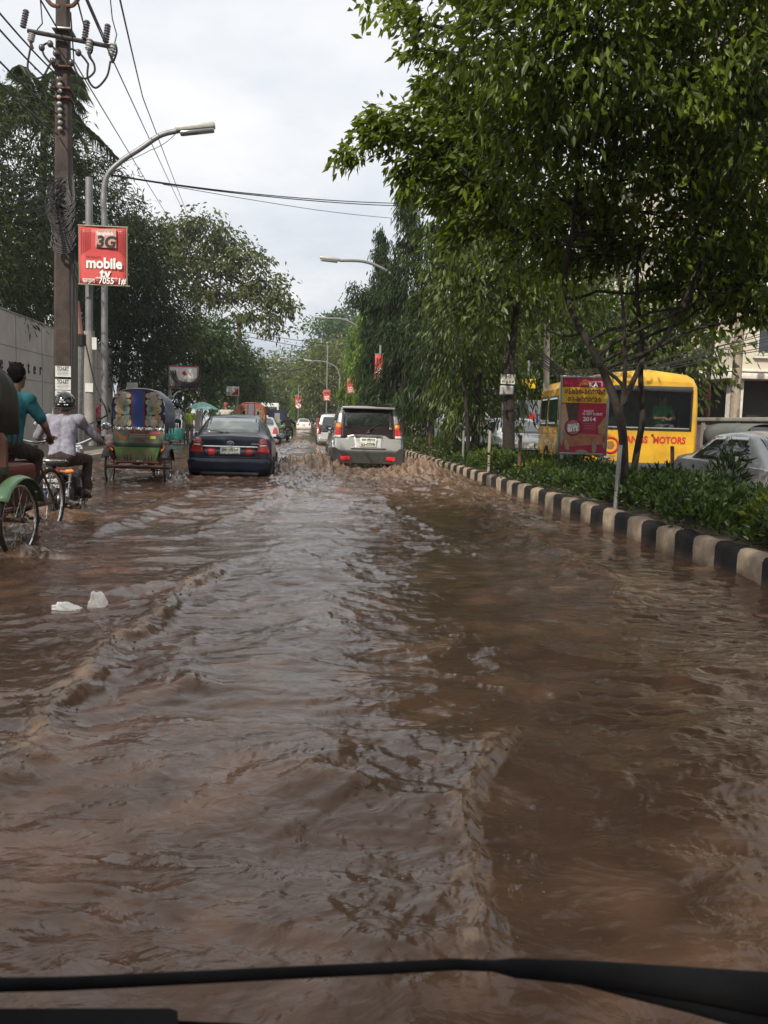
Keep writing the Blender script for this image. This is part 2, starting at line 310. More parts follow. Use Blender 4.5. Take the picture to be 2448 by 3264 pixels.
def make_water():
    nr, na = 820, 760
    inv = np.linspace(1/1.25, 1/420.0, nr); rad = 1/inv
    # finer near rows: mix of 1/r spacing and log spacing
    rad = np.exp(np.linspace(math.log(1.2), math.log(420), nr))*.35+rad*.65
    a_in = np.linspace(-19, 30, na-160); a_out1 = np.linspace(-80, -19.2, 80); a_out2 = np.linspace(30.2, 80, 80)
    ang = np.radians(np.concatenate([a_out1, a_in, a_out2])); A, R_ = np.meshgrid(ang, rad)
    X = R_*np.sin(A); Y = R_*np.cos(A); H, Fo = water_h(X, Y)
    v = np.stack([X, Y, H], -1).reshape(-1, 3); n = len(ang); i = np.arange(nr-1)[:, None]*n+np.arange(n-1)[None]; q = np.stack([i, i+1, i+n+1, i+n], -1).reshape(-1, 4)[:, ::-1]
    m = bpy.data.materials.new('muddy_flood_water'); m.use_nodes = True; nt = m.node_tree; b = nt.nodes['Principled BSDF']; L = nt.links
    t = N(nt, 'ShaderNodeTexCoord'); at_ = N(nt, 'ShaderNodeAttribute', attribute_name='tint')
    nz = N(nt, 'ShaderNodeTexNoise', i_Scale=.9, i_Detail=5.0); L.new(t.outputs['Object'], nz.inputs[0])
    base = ramp(nt, [(.35, (.114, .064, .041)), (.7, (.082, .046, .029))]); L.new(nz.outputs[0], base.inputs[0])
    fz = N(nt, 'ShaderNodeTexNoise', i_Scale=26.0, i_Detail=6.0, i_Roughness=.7); L.new(t.outputs['Object'], fz.inputs[0])
    fa = N(nt, 'ShaderNodeMath', operation='MULTIPLY_ADD'); fa.inputs[1].default_value = 2.6; fa.inputs[2].default_value = -1.35; L.new(fz.outputs[0], fa.inputs[0])
    fb = N(nt, 'ShaderNodeMath', operation='ADD', use_clamp=True); L.new(fa.outputs[0], fb.inputs[0]); L.new(at_.outputs['Fac'], fb.inputs[1])
    fc = N(nt, 'ShaderNodeMath', operation='MULTIPLY', use_clamp=True); L.new(fb.outputs[0], fc.inputs[0]); L.new(at_.outputs['Fac'], fc.inputs[1])
    mx = N(nt, 'ShaderNodeMixRGB'); mx.inputs[2].default_value = (.25, .170, .112, 1); L.new(fc.outputs[0], mx.inputs[0]); L.new(base.outputs[0], mx.inputs[1]); L.new(mx.outputs[0], b.inputs['Base Color'])
    ro = N(nt, 'ShaderNodeMapRange'); ro.inputs[3].default_value = .07; ro.inputs[4].default_value = .42; L.new(fc.outputs[0], ro.inputs[0]); L.new(ro.outputs[0], b.inputs['Roughness'])
    b.inputs['IOR'].default_value = 1.36; b.inputs['Specular Tint'].default_value = (1, .92, .86, 1); b.inputs['Specular IOR Level'].default_value = .5
    mpp = N(nt, 'ShaderNodeMapping'); mpp.inputs['Scale'].default_value = (1, 1.5, 1); mpp.inputs['Rotation'].default_value = (0, 0, .35); L.new(t.outputs['Object'], mpp.inputs[0])
    r1 = N(nt, 'ShaderNodeTexNoise', i_Scale=5.0, i_Detail=5.0, i_Roughness=.55, i_Distortion=1.0); L.new(mpp.outputs[0], r1.inputs[0])
    bp = N(nt, 'ShaderNodeBump'); bp.inputs['Strength'].default_value = .36; bp.inputs['Distance'].default_value = .03; L.new(r1.outputs[0], bp.inputs['Height']); L.new(bp.outputs[0], b.inputs['Normal'])
    o = np_mesh('water', v, q, m, None, Fo.reshape(-1), smooth=True, quads=True); tag(o, kind='structure')
make_water()
# footpath on the left with its kerb
fp = mat('paved_footpath', (.22, .185, .15), .8, col2=(.14, .115, .09), scale=2, bump=.4, bscale=9)
tag(MB().box((-7.55, 110, -.1), (3.6, 190, .34)).build('footpath', fp), kind='structure')
tag(MB().box((-5.66, 110, -.08), (.16, 190, .40), bev=.02).build('footpath_kerb', mat('grey_kerb', (.28, .25, .21), .8, bump=.3), smooth=30), kind='structure')
tag(MB().box((12.6, 110, -.1), (.3, 220, .4), bev=.02).build('far_kerb', mat('far_kerb_concrete', (.25, .23, .2), .8)), kind='structure')
tag(MB().box((14.8, 110, -.1), (4.0, 220, .34)).build('far_footpath', fp), kind='structure')
# median: soil and black and white kerb
tag(MB().box((5.03, 90, -.06), (2.24, 175, .56)).build('median_soil', mat('dark_soil', (.07, .05, .035), .95, bump=.6, bscale=8)), kind='structure')
km = bpy.data.materials.new('striped_kerb_paint'); km.use_nodes = True; nt = km.node_tree; b = nt.nodes['Principled BSDF']; L = nt.links
t = N(nt, 'ShaderNodeTexCoord'); sp = N(nt, 'ShaderNodeSeparateXYZ'); nz = N(nt, 'ShaderNodeTexNoise', i_Scale=6.0, i_Detail=6.0, i_Roughness=.7); L.new(t.outputs['Object'], nz.inputs[0]); L.new(t.outputs['Object'], sp.inputs[0])
a1 = N(nt, 'ShaderNodeMath', operation='MULTIPLY_ADD'); a1.inputs[1].default_value = .05; L.new(nz.outputs[0], a1.inputs[0]); L.new(sp.outputs[1], a1.inputs[2])
a2 = N(nt, 'ShaderNodeMath', operation='MULTIPLY'); a2.inputs[1].default_value = 1/.85; L.new(a1.outputs[0], a2.inputs[0]); a3 = N(nt, 'ShaderNodeMath', operation='FRACT'); L.new(a2.outputs[0], a3.inputs[0])
a4 = N(nt, 'ShaderNodeMath', operation='GREATER_THAN'); a4.inputs[1].default_value = .5; L.new(a3.outputs[0], a4.inputs[0])
wn_ = ramp(nt, [(.38, (.36, .285, .21)), (.62, (.23, .175, .125))]); L.new(nz.outputs[0], wn_.inputs[0]); bn_ = ramp(nt, [(.35, (.008, .008, .009)), (.72, (.026, .023, .021))]); L.new(nz.outputs[0], bn_.inputs[0])
mx = N(nt, 'ShaderNodeMixRGB'); L.new(a4.outputs[0], mx.inputs[0]); L.new(wn_.outputs[0], mx.inputs[1]); L.new(bn_.outputs[0], mx.inputs[2])
wet = N(nt, 'ShaderNodeMapRange'); wet.inputs[1].default_value = .10; wet.inputs[2].default_value = .0; wet.inputs[4].default_value = .7; L.new(sp.outputs[2], wet.inputs[0])
mw = N(nt, 'ShaderNodeMixRGB'); mw.inputs[2].default_value = (.09, .06, .04, 1); L.new(wet.outputs[0], mw.inputs[0]); L.new(mx.outputs[0], mw.inputs[1]); L.new(mw.outputs[0], b.inputs['Base Color']); b.inputs['Roughness'].default_value = .75; b.inputs['Specular IOR Level'].default_value = .25
n2 = N(nt, 'ShaderNodeTexNoise', i_Scale=30.0, i_Detail=4.0); L.new(t.outputs['Object'], n2.inputs[0]); bp = N(nt, 'ShaderNodeBump'); bp.inputs['Strength'].default_value = .35; bp.inputs['Distance'].default_value = .02; L.new(n2.outputs[0], bp.inputs['Height']); L.new(bp.outputs[0], b.inputs['Normal'])
rows = []
for i in range(900):
    y = 2+.1*i if i < 500 else 52+(i-500)*.25
    j = .006*math.sin(i*1.7)+.005*math.sin(i*.61); e = .02*min(1, max(0, math.cos(2*PI*y/.85)**12))
    rows.append([(3.73+j+e*.3, y, -.25), (3.73+j+e*.3, y, .215-e*.4+j), (3.755+j, y, .255-e*.6+j), (3.795, y, .268-e*.6+j), (3.86, y, .268-e*.6+j), (3.905, y, .25+j), (3.91, y, -.25)])
tag(MB().grid(rows).build('kerb', km, smooth=50), kind='structure')
rows = [[(6.15, y, -.25), (6.15, y, .27), (6.17, y, .3), (6.3, y, .3), (6.33, y, .27), (6.33, y, -.25)] for y in np.linspace(2, 178, 200)]
tag(MB().grid(rows).build('far_median_kerb', km, smooth=50), kind='structure')

def spray():
    rg = np.random.default_rng(5); P = []; S = []
    for x, y, rx, ry, n, h in ((3.0, 21.4, .45, 1.3, 900, .55), (.42, 22.4, .5, 1.8, 900, .60), (2.3, 20.2, 1.0, .8, 500, .25), (-.35, 20.6, .3, 1.6, 300, .3), (-2.9, 11.3, .3, .5, 160, .25), (-2.45, 8.0, .2, .3, 160, .25), (.1, 43, .6, 2, 200, .4)):
        q = rg.normal(size=(n, 2)); z = np.abs(rg.normal(size=n))*h*np.exp(-.25*(q**2).sum(1)); P.append(np.stack([x+q[:, 0]*rx, y+q[:, 1]*ry, z+.05], 1)); S.append(.003+.011*rg.random(n)**3)
    for pts, A, w, fo in WAKES[:3]:
        G = [gnd(a, b) for a, b in pts]
        for i in range(len(G)-1):
            n = int(26*(G[i+1]-G[i]).length); u = rg.random(n)[:, None]; q = np.array(G[i])[None]*(1-u)+np.array(G[i+1])[None]*u; q[:, :2] += rg.normal(size=(n, 2))*.08; q[:, 2] = .02+.05*np.abs(rg.normal(size=n)); P.append(q); S.append(.0025+.005*rg.random(n)**2)
    P = np.concatenate(P); S = np.concatenate(S)[:, None, None]; O = np.array([[1, 0, 0], [-1, 0, 0], [0, 1, 0], [0, -1, 0], [0, 0, 1], [0, 0, -1]], float)[None]; st = 1+.8*rg.random((len(P), 1, 3)); v = (P[:, None]+O*S*st).reshape(-1, 3)
    f = np.array([[0, 2, 4], [2, 1, 4], [1, 3, 4], [3, 0, 4], [2, 0, 5], [1, 2, 5], [3, 1, 5], [0, 3, 5]]); T = (np.arange(len(P))[:, None, None]*6+f[None]).reshape(-1, 3)
    o = np_mesh('spray', v, T, mat('muddy_spray', (.17, .115, .075), .12, var=.2), smooth=True); tag(o, 'muddy spray droplets thrown up round the wheels and wave crests', 'spray', kind='stuff')
spray()
# ================================================================== cars: a lofted shell with panels laid on it
def catmull(A, n):            # A (k, ...) -> dense along axis 0
    k = len(A); out = []
    for i in range(k-1):
        p0, p1, p2, p3 = A[max(i-1, 0)], A[i], A[i+1], A[min(i+2, k-1)]
        for j in range(n):
            t = j/n; m1 = (p2-p0)*.35; m2 = (p3-p1)*.35
            out.append((2*t**3-3*t**2+1)*p1+(t**3-2*t**2+t)*m1+(-2*t**3+3*t**2)*p2+(t**3-t**2)*m2)
    out.append(A[-1]); return np.array(out)
def shell(st):
    """st: (y, floor z, half width, belt z, belt half width, top z, top half width, crown) from tail to nose"""
    rings = []
    for y, zb, wb, zl, wl, zt, wt, cr in st:
        h = [(0, zb), (wb-.14, zb), (wb-.03, zb+.06), (wb, zb+.18), (wb, zb+(zl-zb)*.62), (wl, zl), (wl-.025, zl+.02)]
        x0, z0 = h[-1]
        h += [(x0+(wt-x0)*.5+.015, z0+(zt-z0)*.5), (wt, zt-.045*min(1, (zt-zl)/.2)), (wt-.10, zt), (0, zt+cr)]
        rings.append([(x, y, z) for x, z in h]+[(-x, y, z) for x, z in h[-2:0:-1]])
    A = catmull(np.array(rings, dtype=float), 5); n = A.shape[1]; mb = MB()
    vs = [tuple(p) for r in A for p in r]; fs = [(i*n+j, i*n+(j+1) % n, (i+1)*n+(j+1) % n, (i+1)*n+j) for i in range(len(A)-1) for j in range(n)]
    return mb.add(vs, fs+[tuple(range(n)), tuple((len(A)-1)*n+j for j in range(n-1, -1, -1))])
def wheel(parent, x, y, r=.32, w=.2, rim='steel'):
    s = 1 if x > 0 else -1
    t = MB().lathe([(r*.62, -w/2), (r*.93, -w/2), (r, -w*.36), (r, w*.36), (r*.93, w/2), (r*.62, w/2)], (x, y, r), 'X', 28, False).build('wheel', M['tyre'], parent)
    rm = MB().lathe([(.01, s*w*.40), (r*.18, s*w*.42), (r*.22, s*w*.34), (r*.55, s*w*.36), (r*.63, s*w*.49), (r*.63, -s*w*.4)], (x, y, r), 'X', 24).build('rim', M[rim], t); return t
def mirror(parent, m, x, y, z, sx=.2, sz=.14):
    s = 1 if x > 0 else -1
    o = MB().box((x+s*.10, y, z), (sx, .1, sz), bev=.03).box((x, y+.02, z-.03), (.14, .05, .05), bev=.01).build('wing_mirror', m, parent)
    MB().box((x+s*.10, y-.052, z), (sx*.82, .008, sz*.76), bev=.003).build('mirror_glass', M['mirror'], o); return o
M['mirror'] = mat('mirror_glass', (.6, .62, .64), .05, 1.0, .05)
BROWN = (.055, .040, .028)
SEDAN = [(0, .28, .74, .50, .74, .56, .62, 0), (.03, .24, .80, .60, .80, .66, .70, .005), (.07, .22, .83, .66, .82, .80, .72, .01), (.11, .2, .84, .80, .825, .97, .72, .015), (.18, .19, .845, .90, .825, 1.03, .70, .02), (.50, .18, .85, .95, .82, 1.07, .66, .025), (.70, .18, .85, .95, .82, 1.15, .62, .03), (1.15, .18, .85, .95, .815, 1.395, .56, .03), (1.45, .18, .85, .94, .815, 1.44, .56, .035),
         (2.0, .18, .85, .93, .815, 1.46, .57, .03), (2.5, .18, .85, .92, .815, 1.43, .56, .03), (2.75, .18, .85, .91, .815, 1.34, .58, .03), (3.3, .18, .85, .90, .81, 1.02, .68, .03), (3.45, .18, .85, .88, .81, .95, .70, .03), (4.1, .18, .84, .80, .79, .86, .66, .03), (4.36, .2, .80, .68, .74, .74, .60, .02), (4.44, .26, .70, .5, .66, .56, .5, 0)]
def sedan(label, cat, loc, rz, paint, st=SEDAN, group=None, near=False, side=True, name='sedan_car', front=False, glassm='glass', scale=1.0):
    t = thing(name, label, cat, loc, rz, group); t.scale = (scale,)*3
    body = shell(st).build('body', paint, t, 38); bv = bvh_of(body); G = M[glassm]
    conform([(-.57, 1.10), (.57, 1.10), (.52, 1.36), (.48, 1.395), (-.48, 1.395), (-.52, 1.36)], bv, 'Y', 1, 'rear_window', G, t)
    conform([(-.62, 1.0), (.62, 1.0), (.53, 1.36), (.48, 1.39), (-.48, 1.39), (-.53, 1.36)], bv, 'Y', -1, 'windscreen', G, t)
    for s in (-1, 1):
        for y0, y1, ya, yb in ((.82, 1.72, 1.25, 1.72), (1.78, 2.9, 1.78, 2.45)):
            conform([(y0, .98), (y1, .98), (yb, 1.37), (ya, 1.37)], bv, 'X', -s, 'side_window', G, t)
        conform([(s*.80, .69), (s*.53, .69), (s*.60, .99), (s*.72, .99)][::s], bv, 'Y', 1, 'tail_light', M['red_lens'], t, .006, .01, .05)
        conform([(s*.42, .66), (s*.74, .66), (s*.72, .80), (s*.46, .78)][::-s], bv, 'Y', -1, 'headlight', M['clear_lens'], t, .006, .01, .05)
        for y in (.82, 3.5): wheel(t, s*.78, y, .31)
        mirror(t, M['mirror_paint'] if near else paint, s*.86, 2.72, 1.0)
        conform([(1.05, .50), (1.12, .50), (1.12, .515), (1.05, .515)], bv, 'X', -s, 'door_handle', paint, t, .012, .01) if False else None
    conform([(-.35, .42), (.35, .42), (.33, .58), (-.33, .58)], bv, 'Y', -1, 'grille', M['black'], t)
    return t, body, bv
M['mirror_paint'] = mat('mirror_shell', (.02, .03, .05), .2, coat=1)
def emblem_ovals(parent, y, z, s=1.0):
    mb = MB()
    def oval(cx, cz, a, b, w=.006, n=28):
        P = [(cx+a*math.cos(2*PI*i/n), cz+b*math.sin(2*PI*i/n)) for i in range(n+1)]; mb.tube([(p, y, q) for p, q in P], w, 6, False)
    oval(0, z, .068*s, .046*s); oval(0, z+.018*s, .046*s, .018*s, .005); oval(0, z-.004*s, .018*s, .040*s, .005)
    return mb.build('emblem', M['chrome'], parent)
def number_plate(parent, y, z, top, low, w=.46, h=.235, x=0.0):
    p = MB().box((x, y, z), (w, .012, h), bev=.004).build('number_plate', M['plate'], parent)
    text(top, .085, M['ink'], p, (x, y-.0075, z+.052), (1, 0, 0), (0, 0, 1), width=w*.82, bold=.002); text(low, .12, M['ink'], p, (x, y-.0075, z-.048), (1, 0, 0), (0, 0, 1), width=w*.86, bold=.004)
    return p
# ---- the dark blue saloon just ahead
NAVY = mat('navy_paint', (.005, .009, .024), .28, .1, .15, 2, coat=.35, spec=.35, mud=(.22, .16, (.05, .035, .024)))
M['sky_glass'] = mat('sky_reflection_rear_glass', (.17, .20, .18), .10, 0, .35, 2.5, spec=.8, coat=1)  # pale grey-green base puts the sky's reflection into the glass colour
c, body, bv = sedan('dark navy blue saloon car seen from behind, driving through the flood beside the silver off-roader', 'car', (-1.36, 18.35, -.17), math.radians(0), NAVY, near=True)
for o in list(c.children):
    if o.name.startswith('rear_window'): o.data.materials[0] = M['sky_glass']
conform([(-.56, .798), (.56, .798), (.55, .832), (-.55, .832)], bv, 'Y', 1, 'chrome_trim', M['chrome'], c, .018, .02)
conform([(-.50, .63), (.50, .63), (.56, .79), (-.56, .79)], bv, 'Y', 1, 'plate_recess', mat('recess_navy', (.012, .018, .035), .3, coat=.6), c, .003, .004)
for s in (-1, 1):
    conform([(s*.31, .645), (s*.43, .645), (s*.47, .785), (s*.30, .785)][::s], bv, 'Y', 1, 'reverse_light', M['red_lens'], c, .008, .01, .05)
    tl = [o for o in c.children if o.name.startswith('tail_light') and sum(v.co.x for v in o.data.vertices)*s > 0][0]
    conform([(s*.60, .83), (s*.725, .83), (s*.725, .865), (s*.60, .865)][::s], bv, 'Y', 1, 'clear_lens', M['clear_lens'], tl, .012, .006, .05)
    conform([(s*.60, .875), (s*.71, .875), (s*.71, .915), (s*.62, .915)][::s], bv, 'Y', 1, 'amber_lens', mat('smoked_amber', (.25, .09, .05), .15, coat=1), tl, .012, .006, .05)
conform([(-.80, .30), (.80, .30), (.83, .52), (.80, .575), (-.80, .575), (-.83, .52)], bv, 'Y', 1, 'bumper', NAVY, c, .03, .05, .08)
conform([(-.55, .245), (.55, .245), (.6, .30), (-.6, .30)], bv, 'Y', 1, 'bumper_valance', mat('navy_valance', (.02, .03, .05), .3, mud=(.3, .2, BROWN)), c, .05, .02)
GAP = mat('panel_gap', (.004, .004, .005), .9)
for pl in ([(-.585, .60), (-.575, .60), (-.50, 1.02), (-.51, 1.02)], [(.575, .60), (.585, .60), (.51, 1.02), (.50, 1.02)], [(-.58, .592), (.58, .592), (.58, .602), (-.58, .602)]): conform(pl, bv, 'Y', 1, 'panel_gap', GAP, c, .006, .004, .05)
emblem_ovals(c, .055, .885)
number_plate(c, .035, .70, 'ঢাকা েমট্রা-গ', '১৯-২০৪৪', .40, .20)
text('DX', .06, M['chrome'], c, (-.56, .045, .90), (1, 0, 0), (0, 0, 1), bold=.002); text('premio', .055, M['chrome'], c, (.50, .06, .885), (1, 0, 0), (0, 0, 1), bold=.002, shear=.2)
w = MB().tube([(-.12, .53, 1.085), (-.28, .57, 1.125), (-.60, .60, 1.155)], [.02, .012, .007], 8).tube([(-.05, .50, 1.08), (-.12, .53, 1.10)], .022, 8).build('rear_wiper', M['black'], c)
conform([(-.5, 1.405), (.5, 1.405), (.47, 1.43), (-.47, 1.43)], bv, 'Y', 1, 'roof_edge_trim', M['black'], c, .004, .004) if False else None
# ---- the silver off-roader
SILVER = mat('silver_paint', (.33, .33, .325), .34, .35, .1, 2, coat=1, mud=(.42, .3, BROWN)); TWOTONE = mat('grey_blue_lower_paint', (.10, .115, .135), .3, .4, .12, 2, coat=1, mud=(.5, .4, BROWN)); PLUM = mat('dark_plum_tailgate_paint', (.022, .012, .014), .2, 0, .1, coat=1)
SUVS = [(0, .50, .78, .62, .78, .68, .68, 0), (.03, .44, .86, .72, .86, .80, .76, .005), (.09, .40, .885, .86, .875, 1.02, .80, .01), (.16, .36, .89, 1.0, .875, 1.30, .77, .01), (.26, .34, .89, 1.08, .875, 1.66, .69, .02), (.34, .34, .89, 1.09, .875, 1.735, .66, .025), (.6, .34, .89, 1.09, .87, 1.765, .66, .03),
        (1.6, .34, .89, 1.08, .87, 1.79, .66, .03), (2.4, .34, .89, 1.07, .87, 1.77, .66, .03), (2.75, .34, .89, 1.06, .87, 1.68, .67, .03), (3.35, .34, .89, 1.06, .86, 1.16, .76, .03), (3.5, .34, .89, 1.04, .86, 1.10, .77, .03), (4.3, .34, .88, .98, .84, 1.04, .74, .03), (4.6, .36, .84, .88, .80, .92, .68, .02), (4.68, .42, .74, .7, .7, .75, .55, 0)]
c = thing('off_road_car', 'silver off-road estate car with roof rails, pushing up muddy spray beside the median', 'car', (1.72, 21.9, -.17))
body = shell(SUVS).build('body', TWOTONE, c, 38); bv = bvh_of(body)
conform([(-.80, .66), (.80, .66), (.83, .80), (.82, .98), (.55, .98), (.42, 1.06), (-.42, 1.06), (-.55, .98), (-.82, .98), (-.83, .80)], bv, 'Y', 1, 'tailgate', SILVER, c, .008, .012, .05)
conform([(-.66, .982), (-.55, .982), (-.42, 1.062), (.42, 1.062), (.55, .982), (.66, .982), (.655, 1.2), (.60, 1.69), (-.60, 1.69), (-.655, 1.2)], bv, 'Y', 1, 'tailgate_upper', PLUM, c, .007, .01, .05)
conform([(-.57, 1.23), (.57, 1.23), (.54, 1.62), (.50, 1.665), (-.50, 1.665), (-.54, 1.62)], bv, 'Y', 1, 'rear_window', M['glass'], c, .016, .006, .05)
conform([(-.30, .735), (.30, .735), (.36, 1.0), (.33, 1.035), (-.33, 1.035), (-.36, 1.0)], bv, 'Y', 1, 'plate_recess', mat('bright_silver_paint', (.62, .62, .60), .3, .3, .06, coat=1), c, .016, .01)
MB().box((0, .0, .755), (.86, .07, .035), bev=.012).build('tailgate_step', SILVER, c)
MB().tube([(-.34, .05, 1.055), (.34, .05, 1.055)], .016, 8).tube([(-.50, .075, 1.03), (-.36, .05, 1.06)], .012, 8).build('tailgate_handle', mat('dull_chrome', (.4, .38, .36), .3, .9), c)
for s in (-1, 1):
    tl = conform([(s*.665, .985), (s*.835, .985), (s*.775, 1.33), (s*.655, 1.33)][::s], bv, 'Y', 1, 'tail_light', M['red_lens'], c, .012, .014, .05)
    conform([(s*.66, 1.21), (s*.795, 1.21), (s*.775, 1.33), (s*.655, 1.33)][::s], bv, 'Y', 1, 'amber_lens', M['amber_lens'], tl, .018, .01, .05); conform([(s*.665, .985), (s*.83, .985), (s*.825, 1.05), (s*.665, 1.05)][::s], bv, 'Y', 1, 'clear_lens', M['clear_lens'], tl, .018, .01, .05)
    conform([(s*.66, 1.33), (s*.77, 1.33), (s*.68, 1.69), (s*.605, 1.69)][::s], bv, 'Y', 1, 'rear_pillar', SILVER, c, .01, .012, .05)
    for y0, y1, ya, yb in ((.36, 1.2, .45, 1.2), (1.25, 2.05, 1.25, 2.05), (2.1, 3.1, 2.1, 2.65)):
        conform([(y0, 1.14), (y1, 1.14), (yb, 1.66), (ya, 1.66)], bv, 'X', -s, 'side_window', M['glass'], c)
    conform([(.12, .78), (3.2, .74), (3.2, 1.05), (.12, 1.04)], bv, 'X', -s, 'door_panel', mat('grey_reflection_side', (.17, .185, .20), .3, .5, .15, 3, coat=1, mud=(.45, .35, BROWN)), c)  # side darkened to grey-blue, a reflection put into the paint colour
    mirror(c, M['black'], s*.90, 2.95, 1.17, .24, .20)
    MB().tube(bez([(s*.60, .55, 1.75), (s*.60, .66, 1.83), (s*.61, 1.6, 1.86), (s*.60, 2.5, 1.83), (s*.60, 2.62, 1.76)], 6), .018, 8).build('roof_rail', M['dark'], c)
    MB().box((s*.56, -.055, .50), (.22, .02, .095), bev=.008).build('reflector', mat('bright_red_reflector', (.75, .015, .02), .15, coat=1), c)
    for y in (.75, 3.55): wheel(c, s*.80, y, .37, .25)
MB().prism([(-.88, .36), (.88, .36), (.89, .76), (.80, .76), (.66, .66), (-.66, .66), (-.80, .76), (-.89, .76)], -.045, .14).build('bumper', mat('grey_bumper_plastic', (.034, .033, .032), .5, mud=(.36, .3, BROWN)), c, 30).modifiers.new('b', 'BEVEL').width = .02
MB().box((0, .20, 1.735), (1.30, .30, .05), bev=.02, tilt=.03).build('spoiler', SILVER, c)
MB().tube([(.02, .075, 1.19), (.18, .115, 1.30), (.34, .13, 1.37)], [.018, .012, .007], 8).build('rear_wiper', M['black'], c)
mb = MB()
for k in range(3):
    a = PI/2+2*PI*k/3; d = lambda r, da: (r*math.cos(a+da), 1.145+r*math.sin(a+da)); mb.prism([d(0.003, 0), d(.028, .52), d(.05, 0), d(.028, -.52)], .055, .075)
mb.build('emblem', M['chrome'], c, 0)
text('MITSUBISHI', .075, M['chrome'], c, (0, .028, 1.052), (1, 0, 0), (0, 0, 1), bold=.003, width=.66, extr=.006)
number_plate(c, -.008, .895, 'ঢাকা েমট্রা-ঘ', '১১-৫৫০৮', .40, .215)
MB().box((.55, .085, 1.235), (.07, .03, .06), bev=.02).build('tailgate_lock', M['chrome'], c)
# ---- far cars on our side
WHITEP = mat('white_car_paint', (.66, .66, .63), .3, 0, .06, 2, coat=1, mud=(.3, .2, BROWN)); SILV2 = mat('silver_car_paint', (.48, .49, .49), .3, .4, .08, 2, coat=1, mud=(.3, .25, BROWN)); GREYP = mat('grey_car_paint', (.20, .21, .21), .3, .4, .1, 2, coat=1, mud=(.3, .2, BROWN)); CHARC = mat('charcoal_car_paint', (.035, .037, .04), .25, .3, .1, 2, coat=1)
c, body, bv = sedan('white saloon car far ahead in the middle of the flooded road', 'car', (.66, 103, -.17), 0, WHITEP); number_plate(c, .01, .72, 'ঢাকা', '১১-৪০', .4, .2)
c, body, bv = sedan('silver saloon car hidden behind the navy blue one, its right mirror sticking out', 'car', (-1.72, 42.5, -.17), 0, SILV2)
VAN = [(0, .30, .74, .5, .74, .58, .62, 0), (.03, .26, .80, .66, .80, .72, .72, .005), (.07, .24, .82, .82, .81, .95, .76, .01), (.12, .22, .825, .96, .81, 1.25, .72, .01), (.24, .22, .83, 1.0, .81, 1.58, .64, .02), (.36, .22, .83, 1.0, .81, 1.66, .62, .03), (1.5, .22, .83, .99, .81, 1.70, .63, .03), (2.6, .22, .83, .97, .81, 1.64, .62, .03), (2.9, .22, .83, .96, .81, 1.52, .63, .03), (3.6, .22, .82, .94, .80, 1.02, .70, .03), (4.0, .22, .80, .84, .76, .88, .66, .02), (4.15, .3, .7, .6, .66, .64, .5, 0)]
def van(label, cat, loc, rz, paint, group=None, name='minivan', sc=1.0):
    t = thing(name, label, cat, loc, rz, group); t.scale = (sc,)*3; body = shell(VAN).build('body', paint, t, 38); bv = bvh_of(body)
    conform([(-.60, 1.04), (.60, 1.04), (.55, 1.50), (.5, 1.55), (-.5, 1.55), (-.55, 1.50)], bv, 'Y', 1, 'rear_window', M['glass'], t); conform([(-.64, 1.03), (.64, 1.03), (.56, 1.50), (.5, 1.54), (-.5, 1.54), (-.56, 1.50)], bv, 'Y', -1, 'windscreen', M['glass'], t)
    for s in (-1, 1):
        for y0, y1, ya, yb in ((.3, 1.15, .4, 1.15), (1.2, 2.0, 1.2, 2.0), (2.05, 3.1, 2.05, 2.65)): conform([(y0, 1.05), (y1, 1.05), (yb, 1.55), (ya, 1.55)], bv, 'X', -s, 'side_window', M['glass'], t)
        conform([(s*.64, .72), (s*.79, .72), (s*.76, 1.2), (s*.66, 1.2)][::s], bv, 'Y', 1, 'tail_light', M['red_lens'], t, .01, .012); conform([(s*.42, .70), (s*.74, .70), (s*.72, .86), (s*.46, .82)][::-s], bv, 'Y', -1, 'headlight', M['clear_lens'], t, .006, .01, .05)
        for y in (.7, 3.2): wheel(t, s*.76, y, .30)
        mirror(t, M['black'], s*.85, 2.9, 1.08)
    conform([(-.35, .46), (.35, .46), (.33, .62), (-.33, .62)], bv, 'Y', -1, 'grille', M['black'], t); conform([(-.74, .34), (.74, .34), (.76, .56), (-.76, .56)], bv, 'Y', 1, 'bumper', paint, t, .03, .04)
    return t
van('silver people carrier half hidden behind the off-roader, ahead of it', 'minivan', (1.76, 43.5, -.17), 0, SILV2)
